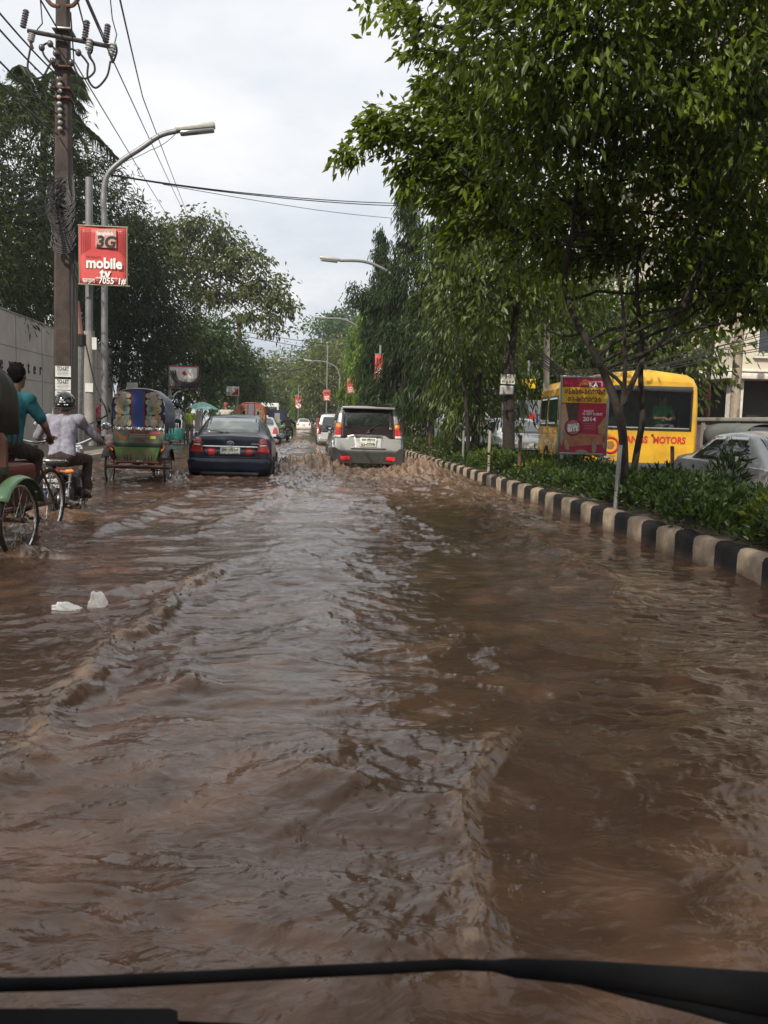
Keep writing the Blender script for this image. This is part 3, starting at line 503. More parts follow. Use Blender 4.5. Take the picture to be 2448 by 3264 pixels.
# ---- the yellow bus facing us across the median
YEL = mat('yellow_bus_paint', (.62, .345, .018), .42, 0, .28, 1.8, coat=.3, mud=(.35, .3, (.22, .14, .05))); DKG = mat('dark_grey_band', (.05, .05, .05), .5)
def bus():
    t = thing('yellow_bus', 'yellow bus facing us beyond the median, red lettering under its wide windscreen', 'bus', (8.09, 20.2, -.17), math.radians(-4.5)); t.scale = (1.185, 1.12, 1.15)
    st = []
    for y, k in ((0, .0), (.04, .5), (.14, .85), (.35, 1), (2, 1), (4, 1), (6, 1), (6.2, .9), (6.25, .5)):
        st.append((y, .42, .93+.10*k, 1.20, .93+.10*k, 2.14+.20*k, .80+.14*k, .05+.04*k))
    mb = MB(); rings = []
    for y, zb, wb, zl, wl, zt, wt, cr in st:
        h = [(0, zb), (wb-.06, zb), (wb, zb+.08), (wb, zl), (wb-.01, zl+.5), (wb-.04, zt-.22), (wt-.02, zt-.08), (wt-.16, zt), (0, zt+cr)]; rings.append([(x, y, z) for x, z in h]+[(-x, y, z) for x, z in h[-2:0:-1]])
    A = catmull(np.array(rings, dtype=float), 4); n = A.shape[1]
    mb.add([tuple(p) for r in A for p in r], [(i*n+j, i*n+(j+1) % n, (i+1)*n+(j+1) % n, (i+1)*n+j) for i in range(len(A)-1) for j in range(n)]+[tuple(range(n)), tuple((len(A)-1)*n+j for j in range(n-1, -1, -1))])
    # the front wall carries a real opening for the windscreen: drop the cap and build the front round it
    mb.f.remove(tuple(range(n))); body = mb.build('body', YEL, t, 35)
    fr = MB(); z0, z1, x1 = 1.22, 2.0, .84
    fr.prism([(-.93, .42), (.93, .42), (.93, z0), (-.93, z0)], 0, .05).prism([(-.93, z0), (-x1, z0), (-x1, z1), (-.93, z1)], 0, .05).prism([(x1, z0), (.93, z0), (.93, z1), (x1, z1)], 0, .05).prism([(-.93, z1), (.93, z1), (.89, 2.08), (.78, 2.17), (0, 2.20), (-.78, 2.17), (-.89, 2.08)], 0, .05).build('front_panel', YEL, t, 0)
    MB().box((0, -.006, 2.045), (1.70, .02, .085), bev=.004).build('visor_band', DKG, t)
    fm = MB()
    for a, b in (((0, z0), (2*x1, .035)), ((0, z1), (2*x1, .035))): fm.box((a[0], -.004, a[1]), (b[0], .03, b[1]))
    for s in (-1, 1): fm.box((s*x1, -.004, (z0+z1)/2), (.035, .03, z1-z0+.036))
    fm.build('windscreen_frame', M['black'], t, 0)
    gm = bpy.data.materials.new('clear_windscreen'); gm.use_nodes = True; nt = gm.node_tree; b = nt.nodes['Principled BSDF']; tr = N(nt, 'ShaderNodeBsdfTransparent'); tr.inputs[0].default_value = (.93, .96, .95, 1); mx = N(nt, 'ShaderNodeMixShader'); mx.inputs[0].default_value = .10; b.inputs['Base Color'].default_value = (.03, .035, .035, 1); b.inputs['Roughness'].default_value = .03
    nt.links.new(tr.outputs[0], mx.inputs[1]); nt.links.new(b.outputs[0], mx.inputs[2]); nt.links.new(mx.outputs[0], nt.nodes['Material Output'].inputs[0]); M['clear_glass'] = gm
    MB().box((0, .02, (z0+z1)/2), (2*x1-.02, .006, z1-z0-.02)).build('windscreen', gm, t, 0)
    MB().box((0, .33, 1.20), (1.74, .55, .12), bev=.03).build('dashboard', mat('pale_dashboard', (.42, .40, .33), .6), t)
    MB().box((0, 2.6, 1.4), (1.7, .06, 1.4)).build('bulkhead', mat('bus_interior', (.34, .36, .37), .8), t)
    MB().box((-.45, 1.45, 1.15), (.5, .12, .7), bev=.05).box((.45, 1.45, 1.15), (.5, .12, .7), bev=.05).build('seat_backs', mat('blue_grey_seats', (.22, .27, .32), .8), t)
    MB().ring((-.45, .62, 1.32), .2, .016, 'Y').build('steering_wheel', M['black'], t)
    bv = bvh_of(body)
    for s in (-1, 1):
        for y0, y1 in ((.45, 1.25), (1.35, 2.5), (2.6, 3.75), (3.85, 5.0), (5.1, 6.0)):
            f = conform([(y0, 1.22), (y1, 1.22), (y1, 1.98), (y0, 1.98)], bv, 'X', -s, 'side_window', M['black'], t); conform([(y0+.07, 1.28), (y1-.07, 1.28), (y1-.07, 1.93), (y0+.07, 1.93)], bv, 'X', -s, 'pane', M['reflection_glass'], f, .012, .005)
        for y in (1.3, 5.0): wheel(t, s*.92, y, .38, .24)
        conform([(s*.62, .52), (s*.86, .52), (s*.86, .68), (s*.62, .68)][::-s] if False else [(s*.62, .52), (s*.86, .52), (s*.86, .68), (s*.62, .68)], bvh_of(t.children[1]), 'Y', 1, 'headlight', M['clear_lens'], t, .012, .012)
    MB().box((0, -.05, .46), (1.9, .14, .16), bev=.03).build('bumper', DKG, t)
    RL = mat('red_lettering_paint', (.50, .02, .02), .45)
    text('RANGS', .19, RL, t, (-.255, -.006, 1.0), (1, 0, 0), (0, 0, 1), bold=.006, width=.53); text('MOTORS', .19, RL, t, (.44, -.006, 1.0), (1, 0, 0), (0, 0, 1), bold=.006, width=.64)
    MB().ring((-.72, -.005, .88), .155, .022, 'Y', 30, 6).build('round_badge', RL, t); MB().prism([(-.72+.09*math.cos(a), .88+.09*math.sin(a)) for a in np.linspace(0, 2*PI, 7)[:-1]], -.008, .0).build('badge_centre', mat('badge_brown', (.25, .12, .03), .6), t, 0)
    MB().tube([(.1, -.012, 1.12), (.1, -.02, 1.09)], .02, 6).build('latch', M['black'], t)
    return t
M['reflection_glass'] = glass('green_reflection_glass', (.01, .05, .045)); bus()  # teal base puts a green reflection into the panes' colour
# ---- the silver saloon on the other carriageway and the cars queued behind the bus
SILVG = mat('silver_grey_paint', (.36, .365, .36), .28, .3, .1, 2, coat=1)
sedan('silver grey saloon car close beyond the hedge, half cut off by the picture edge', 'car', (7.75, 16.1, -.22), PI, SILVG, side=True)
sedan('white saloon car waiting beside the tree trunk with the notices, its windscreen toward us', 'car', (7.35, 32.6, -.12), PI, WHITEP, scale=1.1)[0]
sedan('pale grey saloon car in the queue behind the leaning sapling', 'car', (7.9, 46.5, -.17), PI, SILV2)
van('dark charcoal off-road car with bright grille in the oncoming queue', 'car', (7.7, 57.5, -.17), PI, CHARC, sc=1.06)
van('white van farther back in the oncoming queue beyond the grey saloon', 'van', (10.4, 59, -.17), PI, WHITEP, sc=1.1)
sedan('white saloon car in the outer oncoming lane beside the white van', 'car', (10.4, 44, -.17), PI, WHITEP)
van('silver minivan at the back of the oncoming queue by the dark trunks', 'minivan', (7.8, 70, -.17), PI, SILV2)
# ---- far bus and lorry with a billboard body
def far_bus(label, loc, rz, paint, name='white_bus', h=2.5):
    t = thing(name, label, 'bus', loc, rz); MB().box((0, 4, .45+h/2), (2.3, 8, h), bev=.12).build('body', paint, t, 40)
    for y in (-.005, 8.005): MB().box((0, y, .45+h*.66), (1.9, .03, h*.36), bev=.02).build('window', M['glass'], t)
    for s in (-1, 1):
        MB().box((s*1.151, 4, .45+h*.66), (.03, 7.2, h*.32)).build('side_window', M['glass'], t)
        for y in (1.6, 6.2): wheel(t, s*1.05, y, .45, .26)
        MB().box((s*.95, -.01, .9), (.18, .03, .3)).build('tail_light', M['red_lens'], t)
    return t
far_bus('white bus far ahead on the left above the blue rickshaw hood', (-3.2, 96, -.1), 0, WHITEP)
far_bus('cream bus far off in the oncoming lane behind the silver people carrier', (8.2, 100, -.1), PI, mat('cream_bus_paint', (.6, .56, .42), .4), h=2.4)
t = thing('box_lorry', 'grey box lorry with dark blue lettering across its body, parked beyond the bus', 'lorry', (11.2, 37.0, -.1), 0)
MB().box((0, 2.6, 1.55), (3.1, 5.2, 1.7), bev=.02).build('box_body', mat('grey_blue_lorry_paint', (.13, .145, .165), .5), t); MB().box((0, 6.3, 1.2), (2.0, 1.7, 1.9), bev=.12).build('cab', WHITEP, t)
text('pedrollo', .62, mat('dark_blue_lettering', (.012, .02, .09), .5), t, (-.30, -.006, 1.72), (1, 0, 0), (0, 0, 1), bold=.012, width=1.9); text('the spring of life', .16, mat('small_blue_lettering', (.02, .03, .09), .5), t, (-.2, -.006, 1.22), (1, 0, 0), (0, 0, 1))
MB().lathe([(.01, 0), (.13, 0), (.13, .012), (.01, .012)], (-1.42, -.014, 1.72), 'Y', 20).build('round_badge', M['red'], t)
for s in (-1, 1):
    for y in (1.2, 6.2): wheel(t, s*.9, y, .42, .25)
# ================================================================== cycle rickshaws, bicycles, motorbike
M['old_red'] = mat('worn_red_paint', (.20, .025, .022), .5, col2=(.10, .03, .02), scale=14)
def spoked(parent, x, y, r=.355, name='wheel', n=20):
    w = MB().ring((x, y, r), r-.018, .021, 'X', 40, 8).build(name, M['tyre'], parent); MB().ring((x, y, r), r-.048, .012, 'X', 40, 6).build('rim', M['chrome'], w)
    mb = MB()
    for i in range(n):
        a = 2*PI*i/n; s = .03*(1 if i % 2 else -1); mb.tube([(x+s, y+.025*math.cos(a+.5), r+.025*math.sin(a+.5)), (x, y+(r-.055)*math.cos(a), r+(r-.055)*math.sin(a))], .0028, 4, False)
    mb.build('spokes', M['steel'], w); MB().lathe([(.022, -.05), (.03, -.04), (.018, -.02), (.018, .02), (.03, .04), (.022, .05)], (x, y, r), 'X', 12).build('hub', M['dark'], w); return w
def fender(parent, x, y, m, r=.355, a0=20, a1=150, w=.075, name='mudguard'):
    rows = []
    for i in range(19):
        a = math.radians(a0+(a1-a0)*i/18); R_ = r+.045; rows.append([(x+w*u, y+math.cos(a)*(R_-.02*abs(u)**2), r+math.sin(a)*(R_-.03*abs(u)**2)) for u in (-1, -.6, 0, .6, 1)])
    o = MB().grid(rows).build(name, m, parent, 60); o.modifiers.new('s', 'SOLIDIFY').thickness = .004; return o
def arch(w, z0, z1, n=20, k=2.6):
    """outline of a hood: straight sides then a flattened bow"""
    P = []
    zc = z0+(z1-z0)*.45
    P.append((w, z0))
    for i in range(n+1):
        a = PI*i/n; c, s = math.cos(a), math.sin(a); P.append((w*math.copysign(abs(c)**(2/k), c), zc+(z1-zc)*abs(s)**(2/k)))
    P.append((-w, z0)); return P
def rickshaw(label, loc, rz, hood, back, frame, lower, tin=None, group='cycle rickshaws on the flooded road', fend=None, stripe=None, motif=None, full=True, name='cycle_rickshaw', hw=.47, hl=1.0, ht=1.80):
    t = thing(name, label, 'cycle rickshaw', loc, rz, group); fend = fend or M['dark']; W2 = .47
    for s in (-1, 1): spoked(t, s*.535, 0); fender(t, s*.535, 0, fend)
    spoked(t, 0, 1.75)
    # running gear
    mb = MB().tube([(-.60, 0, .355), (.60, 0, .355)], .022, 8).tube([(0, .95, .32), (0, .05, .36)], .02, 8).tube([(0, 1.0, .30), (0, 1.42, .82)], .022, 8).tube([(0, .98, .32), (0, .92, .86)], .02, 8).tube([(0, .93, .80), (0, 1.40, .80)], .02, 8).tube([(0, 1.40, .76), (0, 1.45, .96)], .022, 8)
    for s in (-1, 1):
        mb.tube([(s*.04, 1.43, .78), (s*.05, 1.75, .355)], .014, 8).tube([(s*.40, -.25, .42), (s*.40, .75, .44)], .018, 8).tube([(s*.40, .0, .355), (s*.40, -.05, .62)], .016, 8).tube([(s*.40, .70, .44), (s*.10, .95, .32)], .016, 8)
    mb.build('frame', frame, t)
    MB().tube([(-.56, -.33, .40), (.56, -.33, .40)], .02, 8).tube([(-.44, -.31, .47), (.44, -.31, .47)], .014, 8).tube([(-.50, -.33, .40), (-.42, 0, .40)], .014, 8).tube([(.50, -.33, .40), (.42, 0, .40)], .014, 8).build('rear_bumper', M['rust'], t)
    MB().tube(bez([(-.30, 1.22, 1.06), (-.24, 1.38, 1.04), (0, 1.45, .99), (.24, 1.38, 1.04), (.30, 1.22, 1.06)], 6), .013, 8).build('handlebar', M['chrome'], t)
    MB().ell((0, .90, .90), (.10, .15, .05)).build('saddle', M['black'], t); MB().lathe([(.085, -.01), (.09, 0), (.085, .01)], (.06, .98, .31), 'X', 20).build('chainring', M['dark'], t); MB().tube([(.06, .98, .31), (.09, 1.0, .30), (.09, 1.12, .24), (.10, 1.12, .24)], .009, 6).box((.14, 1.12, .24), (.1, .07, .025)).build('pedal', M['dark'], t); MB().tube([(.02, .98, .31), (-.08, .96, .32), (-.10, .84, .38)], .009, 6).box((-.15, .84, .38), (.1, .07, .025)).build('pedal', M['dark'], t)
    # seat body
    MB().prism([(-.34, .44), (.34, .44), (.42, .74), (-.42, .74)], -.16, .58).build('seat_box', lower, t, 20)
    MB().box((0, -.02, .80), (.92, .10, .14), bev=.05).build('back_cushion', mat(name+'_cushion', (.025, .04, .022), .6, bump=.3), t)
    MB().box((0, .28, .78), (.84, .60, .10), bev=.03).build('seat', M['old_red'], t); MB().box((0, .78, .42), (.80, .40, .03)).build('footboard', M['rust'], t)
    MB().prism([(-.46, .82), (.46, .82), (.46, 1.06), (.42, 1.12), (-.42, 1.12), (-.46, 1.06)], -.07, -.03).build('back_panel', tin or lower, t, 20)
    # hood
    W2 = hw; P = arch(W2, 1.10, ht); Ph = arch(W2+.035, 1.10, ht+.03, 20)
    rows = []
    for j, (y, sc, dz) in enumerate(((-.04, 1, 0), (.12, 1.03, .015), (.28, 1.0, .0), (.45, 1.03, .01), (.62, 1.0, -.015), (.80, 1.02, -.03), (.92, 1.0, -.05))):
        rows.append([(x*sc, hl*(y+(.10*(1.8-z) if y > .7 else 0)), (z+dz) if z > 1.2 else z) for x, z in Ph])
    h = MB().grid(rows).build('hood', hood, t, 60); h.modifiers.new('s', 'SOLIDIFY').thickness = .012
    MB().prism(P, -.035, -.015).build('hood_back', back, t, 20)
    rb = MB()
    for y in (-.03, .28, .62, .92): rb.tube([(x*1.0, hl*y+.02, z+.0) for x, z in arch(W2+.015, 1.0, ht+.005, 18)], .009, 6)
    rb.build('hood_hoops', frame, t)
    if not full: return t
    mo = motif or M['cream']
    MB().prism([(-.105, 1.12), (.105, 1.12), (.105, 1.795), (-.105, 1.795)], -.05, -.036).build('stripe', stripe or M['blue_cloth'], t, 0)
    MB().prism([(-.125, 1.11), (-.10, 1.11), (-.10, 1.795), (-.125, 1.795)], -.056, -.036).prism([(.10, 1.11), (.125, 1.11), (.125, 1.795), (.10, 1.795)], -.056, -.036).build('stripe_border', M['red_cloth'], t, 0)
    def disc(mb, x, z, rx, rz=None, d=.048): rz = rz or rx; mb.prism([(x+rx*math.cos(a), z+rz*math.sin(a)) for a in np.linspace(0, 2*PI, 17)[:-1]], -d, -.036)
    for s in (-1, 1):
        ap = MB(); ap2 = MB(); ap3 = MB()
        for x, z, rx, rz in ((.29, 1.45, .14, .10), (.19, 1.58, .06, .055), (.38, 1.58, .06, .055), (.29, 1.63, .07, .09), (.19, 1.70, .06, .05), (.36, 1.30, .06, .055), (.20, 1.30, .065, .055), (.29, 1.22, .10, .10), (.41, 1.19, .05, .07), (.29, 1.74, .10, .03), (.40, 1.68, .045, .04), (.17, 1.20, .05, .07)):
            disc(ap, s*x, z, rx, rz)
        for x, z, rx in ((.235, 1.46, .055), (.35, 1.45, .05), (.29, 1.46, .07), (.22, 1.54, .05), (.21, 1.38, .05), (.2, 1.30, .05)): disc(ap2, s*x, z, rx, rx*1.2, .053)
        for x, z, rx in ((.345, 1.45, .04), (.34, 1.51, .04), (.34, 1.39, .04), (.35, 1.32, .04)): disc(ap3, s*x, z, rx, rx*1.2, .055)
        ap.build('applique_pattern', mo, t, 0); ap2.build('roundel_pattern', M['pale_teal'], t, 0); ap3.build('centre_pattern', M['gold_cloth'], t, 0)
    fr = MB()
    for i in range(26): fr.box((-.44+.88*i/25, -.078, 1.085+.008*math.sin(i*2.1)), (.032, .012, .05), bev=.004, rot=.4*math.sin(i*3.3), tilt=.3*math.cos(i*5.1))
    fr.build('tinsel_frill', mat('tinsel_foil', (.8, .79, .76), .18, .9, .3, 30), t)
    # painted tin panel
    pn = [o for o in t.children if o.name.startswith('back_panel')][0]
    def pic(poly, m, nm, d=.078): MB().prism(poly, -d, -.07).build(nm, m, pn, 0)
    pic([(-.42, .98), (-.30, 1.05), (-.17, 1.06), (-.16, .95), (-.22, .86), (-.33, .90)], M['orange_paint'], 'painted_bird'); pic([(-.33, .99), (-.2, 1.055), (-.17, 1.04), (-.27, .95)], M['teal_paint'], 'painted_wing', .083)
    pic([(-.14, 1.0), (.20, 1.0), (.20, 1.06), (-.14, 1.06)], M['old_red'], 'name_panel'); pic([(-.15, .925), (.20, .925), (.20, .99), (-.15, .99)], M['cream'], 'number_panel')
    text('মা ও বাবা', .055, M['gold_cloth'], pn, (.03, -.0795, 1.03), (1, 0, 0), (0, 0, 1)); text('০১৭১৬৩৬৭৫৫৪০', .06, M['ink'], pn, (.025, -.0795, .957), (1, 0, 0), (0, 0, 1), width=.32)
    pic([(.22, .98), (.42, .99), (.42, 1.045), (.22, 1.04)], M['pink_paint'], 'painted_strip'); pic([(.22, .90), (.33, .90), (.33, .955), (.22, .955)], M['yellow_paint'], 'yellow_patch')
    mb = MB()
    for k in range(7): a = PI*(k+.5)/7; d = lambda r, da: (.03+r*math.cos(a+da), .835+r*.75*math.sin(a+da)); mb.prism([d(.03, -.1), d(.085, -.16), d(.12, 0), d(.085, .16), d(.03, .1)], -.078, -.07)
    mb.build('painted_lotus', M['old_red'], pn, 0)
    sb = [o for o in t.children if o.name.startswith('seat_box')][0]
    MB().prism([(-.30, .49), (.30, .49), (.33, .70), (-.33, .70)], -.168, -.16).build('painted_scene', mat('painted_landscape', (.15, .15, .07), .6, col2=(.07, .09, .025), scale=7), sb, 0)
    mb = MB()
    for i, x in enumerate((-.24, -.19, -.13, .14, .20, .25)): mb.prism([(x, .50), (x+.035, .50), (x+.02, .60+.02*(i % 3))], -.172, -.165)
    mb.build('painted_reeds', M['ink'], sb, 0); b2 = MB().box((0, -.18, .475), (.78, .02, .05), bev=.006).build('name_board', M['old_red'], t); text('ঢাকা', .05, M['white'], b2, (.05, -.192, .475), (1, 0, 0), (0, 0, 1), bold=.003)
    for s in (-1, 1):
        MB().tube([(s*.47, -.05, .80), (s*.50, -.12, .74), (s*.47, -.14, .60), (s*.44, -.08, .50)], .03, 8).build('side_brace', M['old_red'], t)
        MB().lathe([(.005, 0), (.032, 0), (.032, .012), (.005, .012)], (s*.47, -.165, .69), 'Y', 14).build('reflector', M['amber_lens'], t)
    MB().ell((-.53, -.05, .90), (.085, .02, .07)).ell((-.53, -.05, .81), (.07, .02, .06)).build('heart_badge', M['pale_pink'], t)
    return t
for k, c in dict(cream=(.30, .265, .195), pale_teal=(.17, .22, .18), gold_cloth=(.30, .20, .08), blue_cloth=(.018, .045, .20), red_cloth=(.14, .018, .022), orange_paint=(.30, .10, .035), teal_paint=(.05, .20, .25), pink_paint=(.45, .10, .12), yellow_paint=(.6, .45, .03), pale_pink=(.42, .30, .30), green_paint=(.07, .15, .04)).items(): M[k] = mat(k, c, .6)
BLUEH = mat('faded_blue_hood', (.085, .11, .19), .38, col2=(.20, .22, .27), scale=5, bump=.5, bscale=12, spec=.6); NAVYB = mat('navy_cloth', (.012, .018, .06), .7)
rickshaw('cycle rickshaw with faded blue hood, cream applique and tinsel on its back', (-2.97, 17.2, -.10), math.radians(-2), BLUEH, NAVYB, M['old_red'], M['green_paint'], tin=mat('dull_green_tin', (.10, .13, .09), .45))
REDH = mat('pink_red_hood', (.32, .07, .07), .5, bump=.5, bscale=12); RUSTC = mat('rust_patterned_cloth', (.22, .085, .04), .7, col2=(.36, .13, .08), scale=16)
rickshaw('cycle rickshaw with pinkish red patterned hood, just beyond the navy saloon', (-1.66, 32.3, -.05), 0, REDH, RUSTC, M['red'], M['orange_paint'], motif=RUSTC, stripe=mat('grey_blue_cloth', (.13, .15, .19), .7))
NBH = mat('navy_hood', (.015, .025, .07), .5, bump=.4)
r3 = rickshaw('cycle rickshaw with plain navy blue hood and a pale centre panel', (-1.18, 51.5, -.12), 0, NBH, NBH, M['rust'], M['green_paint'], full=False); MB().prism([(-.15, 1.12), (.15, 1.12), (.15, 1.66), (-.15, 1.66)], -.05, -.036).build('pale_panel', mat('dull_pale_cloth', (.30, .28, .24), .8), r3, 0)
BLKH = mat('black_hood', (.012, .014, .014), .6, bump=.5, bscale=10, col2=(.04, .035, .02))
rickshaw('cycle rickshaw with black hood and green mudguard, cut off at the picture edge', (-2.957, 8.19, -.06), math.radians(-10), BLKH, BLKH, M['rust'], mat('dull_orange_box', (.11, .045, .025), .6), full=False, hw=.36, hl=.32, ht=1.72, fend=mat('green_mudguard', (.14, .26, .13), .35, coat=.4, bump=.2), motif=mat('dull_gold_cloth', (.2, .13, .04), .6), stripe=BLKH)
def bicycle(label, loc, rz, m, name='bicycle', group=None):
    t = thing(name, label, 'bicycle', loc, rz, group); spoked(t, 0, 0, .34, n=14); spoked(t, 0, 1.08, .34, n=14)
    MB().tube([(0, .42, .30), (0, .34, .86)], .016, 8).tube([(0, .36, .80), (0, .90, .82)], .016, 8).tube([(0, .42, .30), (0, .92, .76)], .018, 8).tube([(0, .90, .86), (0, .94, .70)], .018, 8).tube([(.03, 0, .34), (.03, .42, .30)], .01, 6).tube([(-.03, 0, .34), (-.03, .42, .30)], .01, 6).tube([(.03, 0, .34), (0, .36, .80)], .009, 6).tube([(-.03, 0, .34), (0, .36, .80)], .009, 6).tube([(.03, .94, .70), (.035, 1.08, .34)], .011, 6).tube([(-.03, .94, .70), (-.035, 1.08, .34)], .011, 6).build('frame', m, t)
    MB().tube(bez([(-.28, .76, .98), (-.2, .88, .98), (0, .93, .92), (.2, .88, .98), (.28, .76, .98)], 5), .011, 8).build('handlebar', M['chrome'], t); MB().ell((0, .32, .90), (.08, .13, .04)).build('saddle', M['black'], t)
    fender(t, 0, 0, M['red'], .34, 30, 170, .03); MB().box((0, -.05, .74), (.14, .40, .02)).tube([(.05, -.1, .74), (.05, 0, .34)], .007, 6).tube([(-.05, -.1, .74), (-.05, 0, .34)], .007, 6).build('carrier', M['dark'], t)
    MB().lathe([(.08, -.006), (.085, 0), (.08, .006)], (.04, .42, .30), 'X', 20).build('chainring', M['dark'], t); MB().tube([(.06, .42, .30), (.06, .54, .24)], .008, 6).box((.10, .54, .24), (.09, .06, .02)).build('pedal', M['dark'], t); MB().tube([(-.06, .42, .30), (-.06, .30, .36)], .008, 6).box((-.10, .30, .36), (.09, .06, .02)).build('pedal', M['dark'], t)
    return t
def motorcycle(label, loc, rz, name='motorcycle', paint=None, plate=True, group=None):
    t = thing(name, label, 'motorcycle', loc, rz, group); P = paint or mat('black_bike_paint', (.014, .014, .016), .25, coat=1)
    for y, w in ((0, .055), (1.28, .045)):
        wl_ = MB().ring((0, y, .31), .255, w, 'X', 36, 10).build('wheel', M['tyre'], t); MB().ring((0, y, .31), .205, .014, 'X', 30, 6).lathe([(.05, -.06), (.07, -.03), (.07, .03), (.05, .06)], (0, y, .31), 'X', 16).tube([(0, y, .31), (0, y+.2, .31)], .01, 6).tube([(0, y, .31), (0, y-.1, .48)], .01, 6).tube([(0, y, .31), (0, y-.1, .14)], .01, 6).build('rim', M['steel'], wl_)
    rows = []
    for i in range(15): a = math.radians(35+130*i/14); rows.append([(u*.075, math.cos(a)*(.345-.03*abs(u)), .31+math.sin(a)*(.345-.03*abs(u))) for u in (-1, -.5, 0, .5, 1)])
    f = MB().grid(rows).build('mudguard', P, t, 60); f.modifiers.new('s', 'SOLIDIFY').thickness = .006
    MB().box((0, .22, .76), (.24, .62, .09), bev=.035).build('seat', M['black'], t); MB().tube(bez([(-.13, .05, .76), (-.13, -.16, .79), (0, -.2, .79), (.13, -.16, .79), (.13, .05, .76)], 6), .012, 8).build('grab_rail', M['chrome'], t)
    MB().ell((0, .72, .80), (.15, .28, .13)).build('fuel_tank', P, t); MB().box((0, .62, .42), (.24, .34, .30), bev=.06).lathe([(.08, -.17), (.09, 0), (.08, .17)], (0, .66, .34), 'X', 16).build('engine', M['dark'], t)
    MB().tube([(.14, .55, .24), (.15, .0, .28), (.15, -.25, .33)], [.025, .05, .045], 10).build('exhaust', M['chrome'], t)
    for s in (-1, 1):
        MB().tube([(s*.115, .0, .33), (s*.13, .12, .68)], .026, 8).ring((s*.12, .04, .45), .03, .008, 'Z', 12, 6).ring((s*.123, .06, .52), .03, .008, 'Z', 12, 6).build('shock_absorber', M['chrome'], t); MB().tube([(s*.08, 1.05, .90), (s*.09, 1.28, .31)], .022, 8).build('fork', M['chrome'], t)
        MB().ell((s*.17, -.12, .66), (.06, .04, .03)).tube([(s*.06, -.1, .66), (s*.14, -.12, .66)], .01, 6).build('indicator', M['amber_lens'], t)
        mr = MB().tube(bez([(s*.26, .95, 1.03), (s*.33, .98, 1.12), (s*.42, .92, 1.19)], 5), .007, 6).ell((s*.43, .92, 1.21), (.075, .02, .05)).build('wing_mirror', M['black'], t); MB().ell((s*.43, .909, 1.21), (.066, .014, .043)).build('mirror_glass', M['mirror'], mr)
        MB().tube([(s*.1, .45, .30), (s*.26, .45, .30)], .015, 8).build('footrest', M['black'], t)
    MB().tube(bez([(-.38, .84, 1.0), (-.26, .96, 1.04), (0, 1.02, .95), (.26, .96, 1.04), (.38, .84, 1.0)], 6), .013, 8).build('handlebar', M['chrome'], t); MB().ell((0, 1.12, .86), (.10, .08, .10)).build('headlamp', M['chrome'], t)
    MB().box((0, -.16, .66), (.12, .06, .06), bev=.02).build('tail_light', M['red_lens'], t)
    p = MB().box((0, -.27, .52), (.24, .012, .16), bev=.004).build('number_plate', M['ink'], t); text('ঢাকা েমট্রা', .05, M['white'], p, (0, -.278, .555), (1, 0, 0), (0, 0, 1), width=.19, bold=.001); text('১১-৭৭৫৫', .065, M['white'], p, (0, -.278, .49), (1, 0, 0), (0, 0, 1), width=.20, bold=.002)
    MB().box((-.09, -.2, .36), (.12, .02, .13), bev=.01).build('mud_flap', mat('blue_flap', (.03, .06, .28), .5), t)
    MB().tube(bez([(.17, .9, .2), (.27, .8, .45), (.2, .75, .62)], 6), .012, 8).build('crash_bar', M['chrome'], t)
    return t
motorcycle('black motorcycle ridden by the man in the black helmet', (-2.92, 11.25, -.12), math.radians(2))
motorcycle('dark motorcycle beside the rickshaw with the navy hood', (-.55, 50.0, -.12), 0)
bicycle('bicycle ridden by the man in the plaid shirt on the footpath', (-7.1, 33.0, .08), 0, M['red'])
bicycle('bicycle ridden along the footpath kerb by the man in the pale shirt', (-6.0, 45.5, .06), math.radians(6), M['red'])
# ================================================================== people
def fuse(parts, name, m, parent, vox=.014, smooth=3, noise=0.0):
    """melt tapered limbs into one continuous skin"""
    mb = MB()
    for p in parts:
        if len(p) == 4: mb.capsule(*p)
        else: mb.ell(p[0], p[1], 18, 12)
    me = bpy.data.meshes.new('t'); me.from_pydata(mb.v, [], mb.f); me.update(); o = bpy.data.objects.new('t', me); COL.objects.link(o)
    r = o.modifiers.new('r', 'REMESH'); r.mode = 'VOXEL'; r.voxel_size = vox
    sm_ = o.modifiers.new('s', 'SMOOTH'); sm_.factor = .5; sm_.iterations = smooth
    dg = bpy.context.evaluated_depsgraph_get(); m2 = bpy.data.meshes.new_from_object(o.evaluated_get(dg)); bpy.data.objects.remove(o)
    if noise:
        n = len(m2.vertices); co = np.zeros(n*3, np.float32); no = np.zeros(n*3, np.float32); m2.vertices.foreach_get('co', co); m2.vertices.foreach_get('normal', no); co = co.reshape(-1, 3); no = no.reshape(-1, 3)
        f = perlin(co[:, 0]*11+co[:, 1]*5, co[:, 2]*7+co[:, 1]*9, 3)+.6*perlin(co[:, 0]*23, co[:, 2]*19+co[:, 1]*20, 8); co += no*(f*noise)[:, None]; m2.vertices.foreach_set('co', co.ravel()); m2.update()
    m2.name = name; m2.materials.clear(); return put(name, m2, m, parent, 180, False)
V = Vector
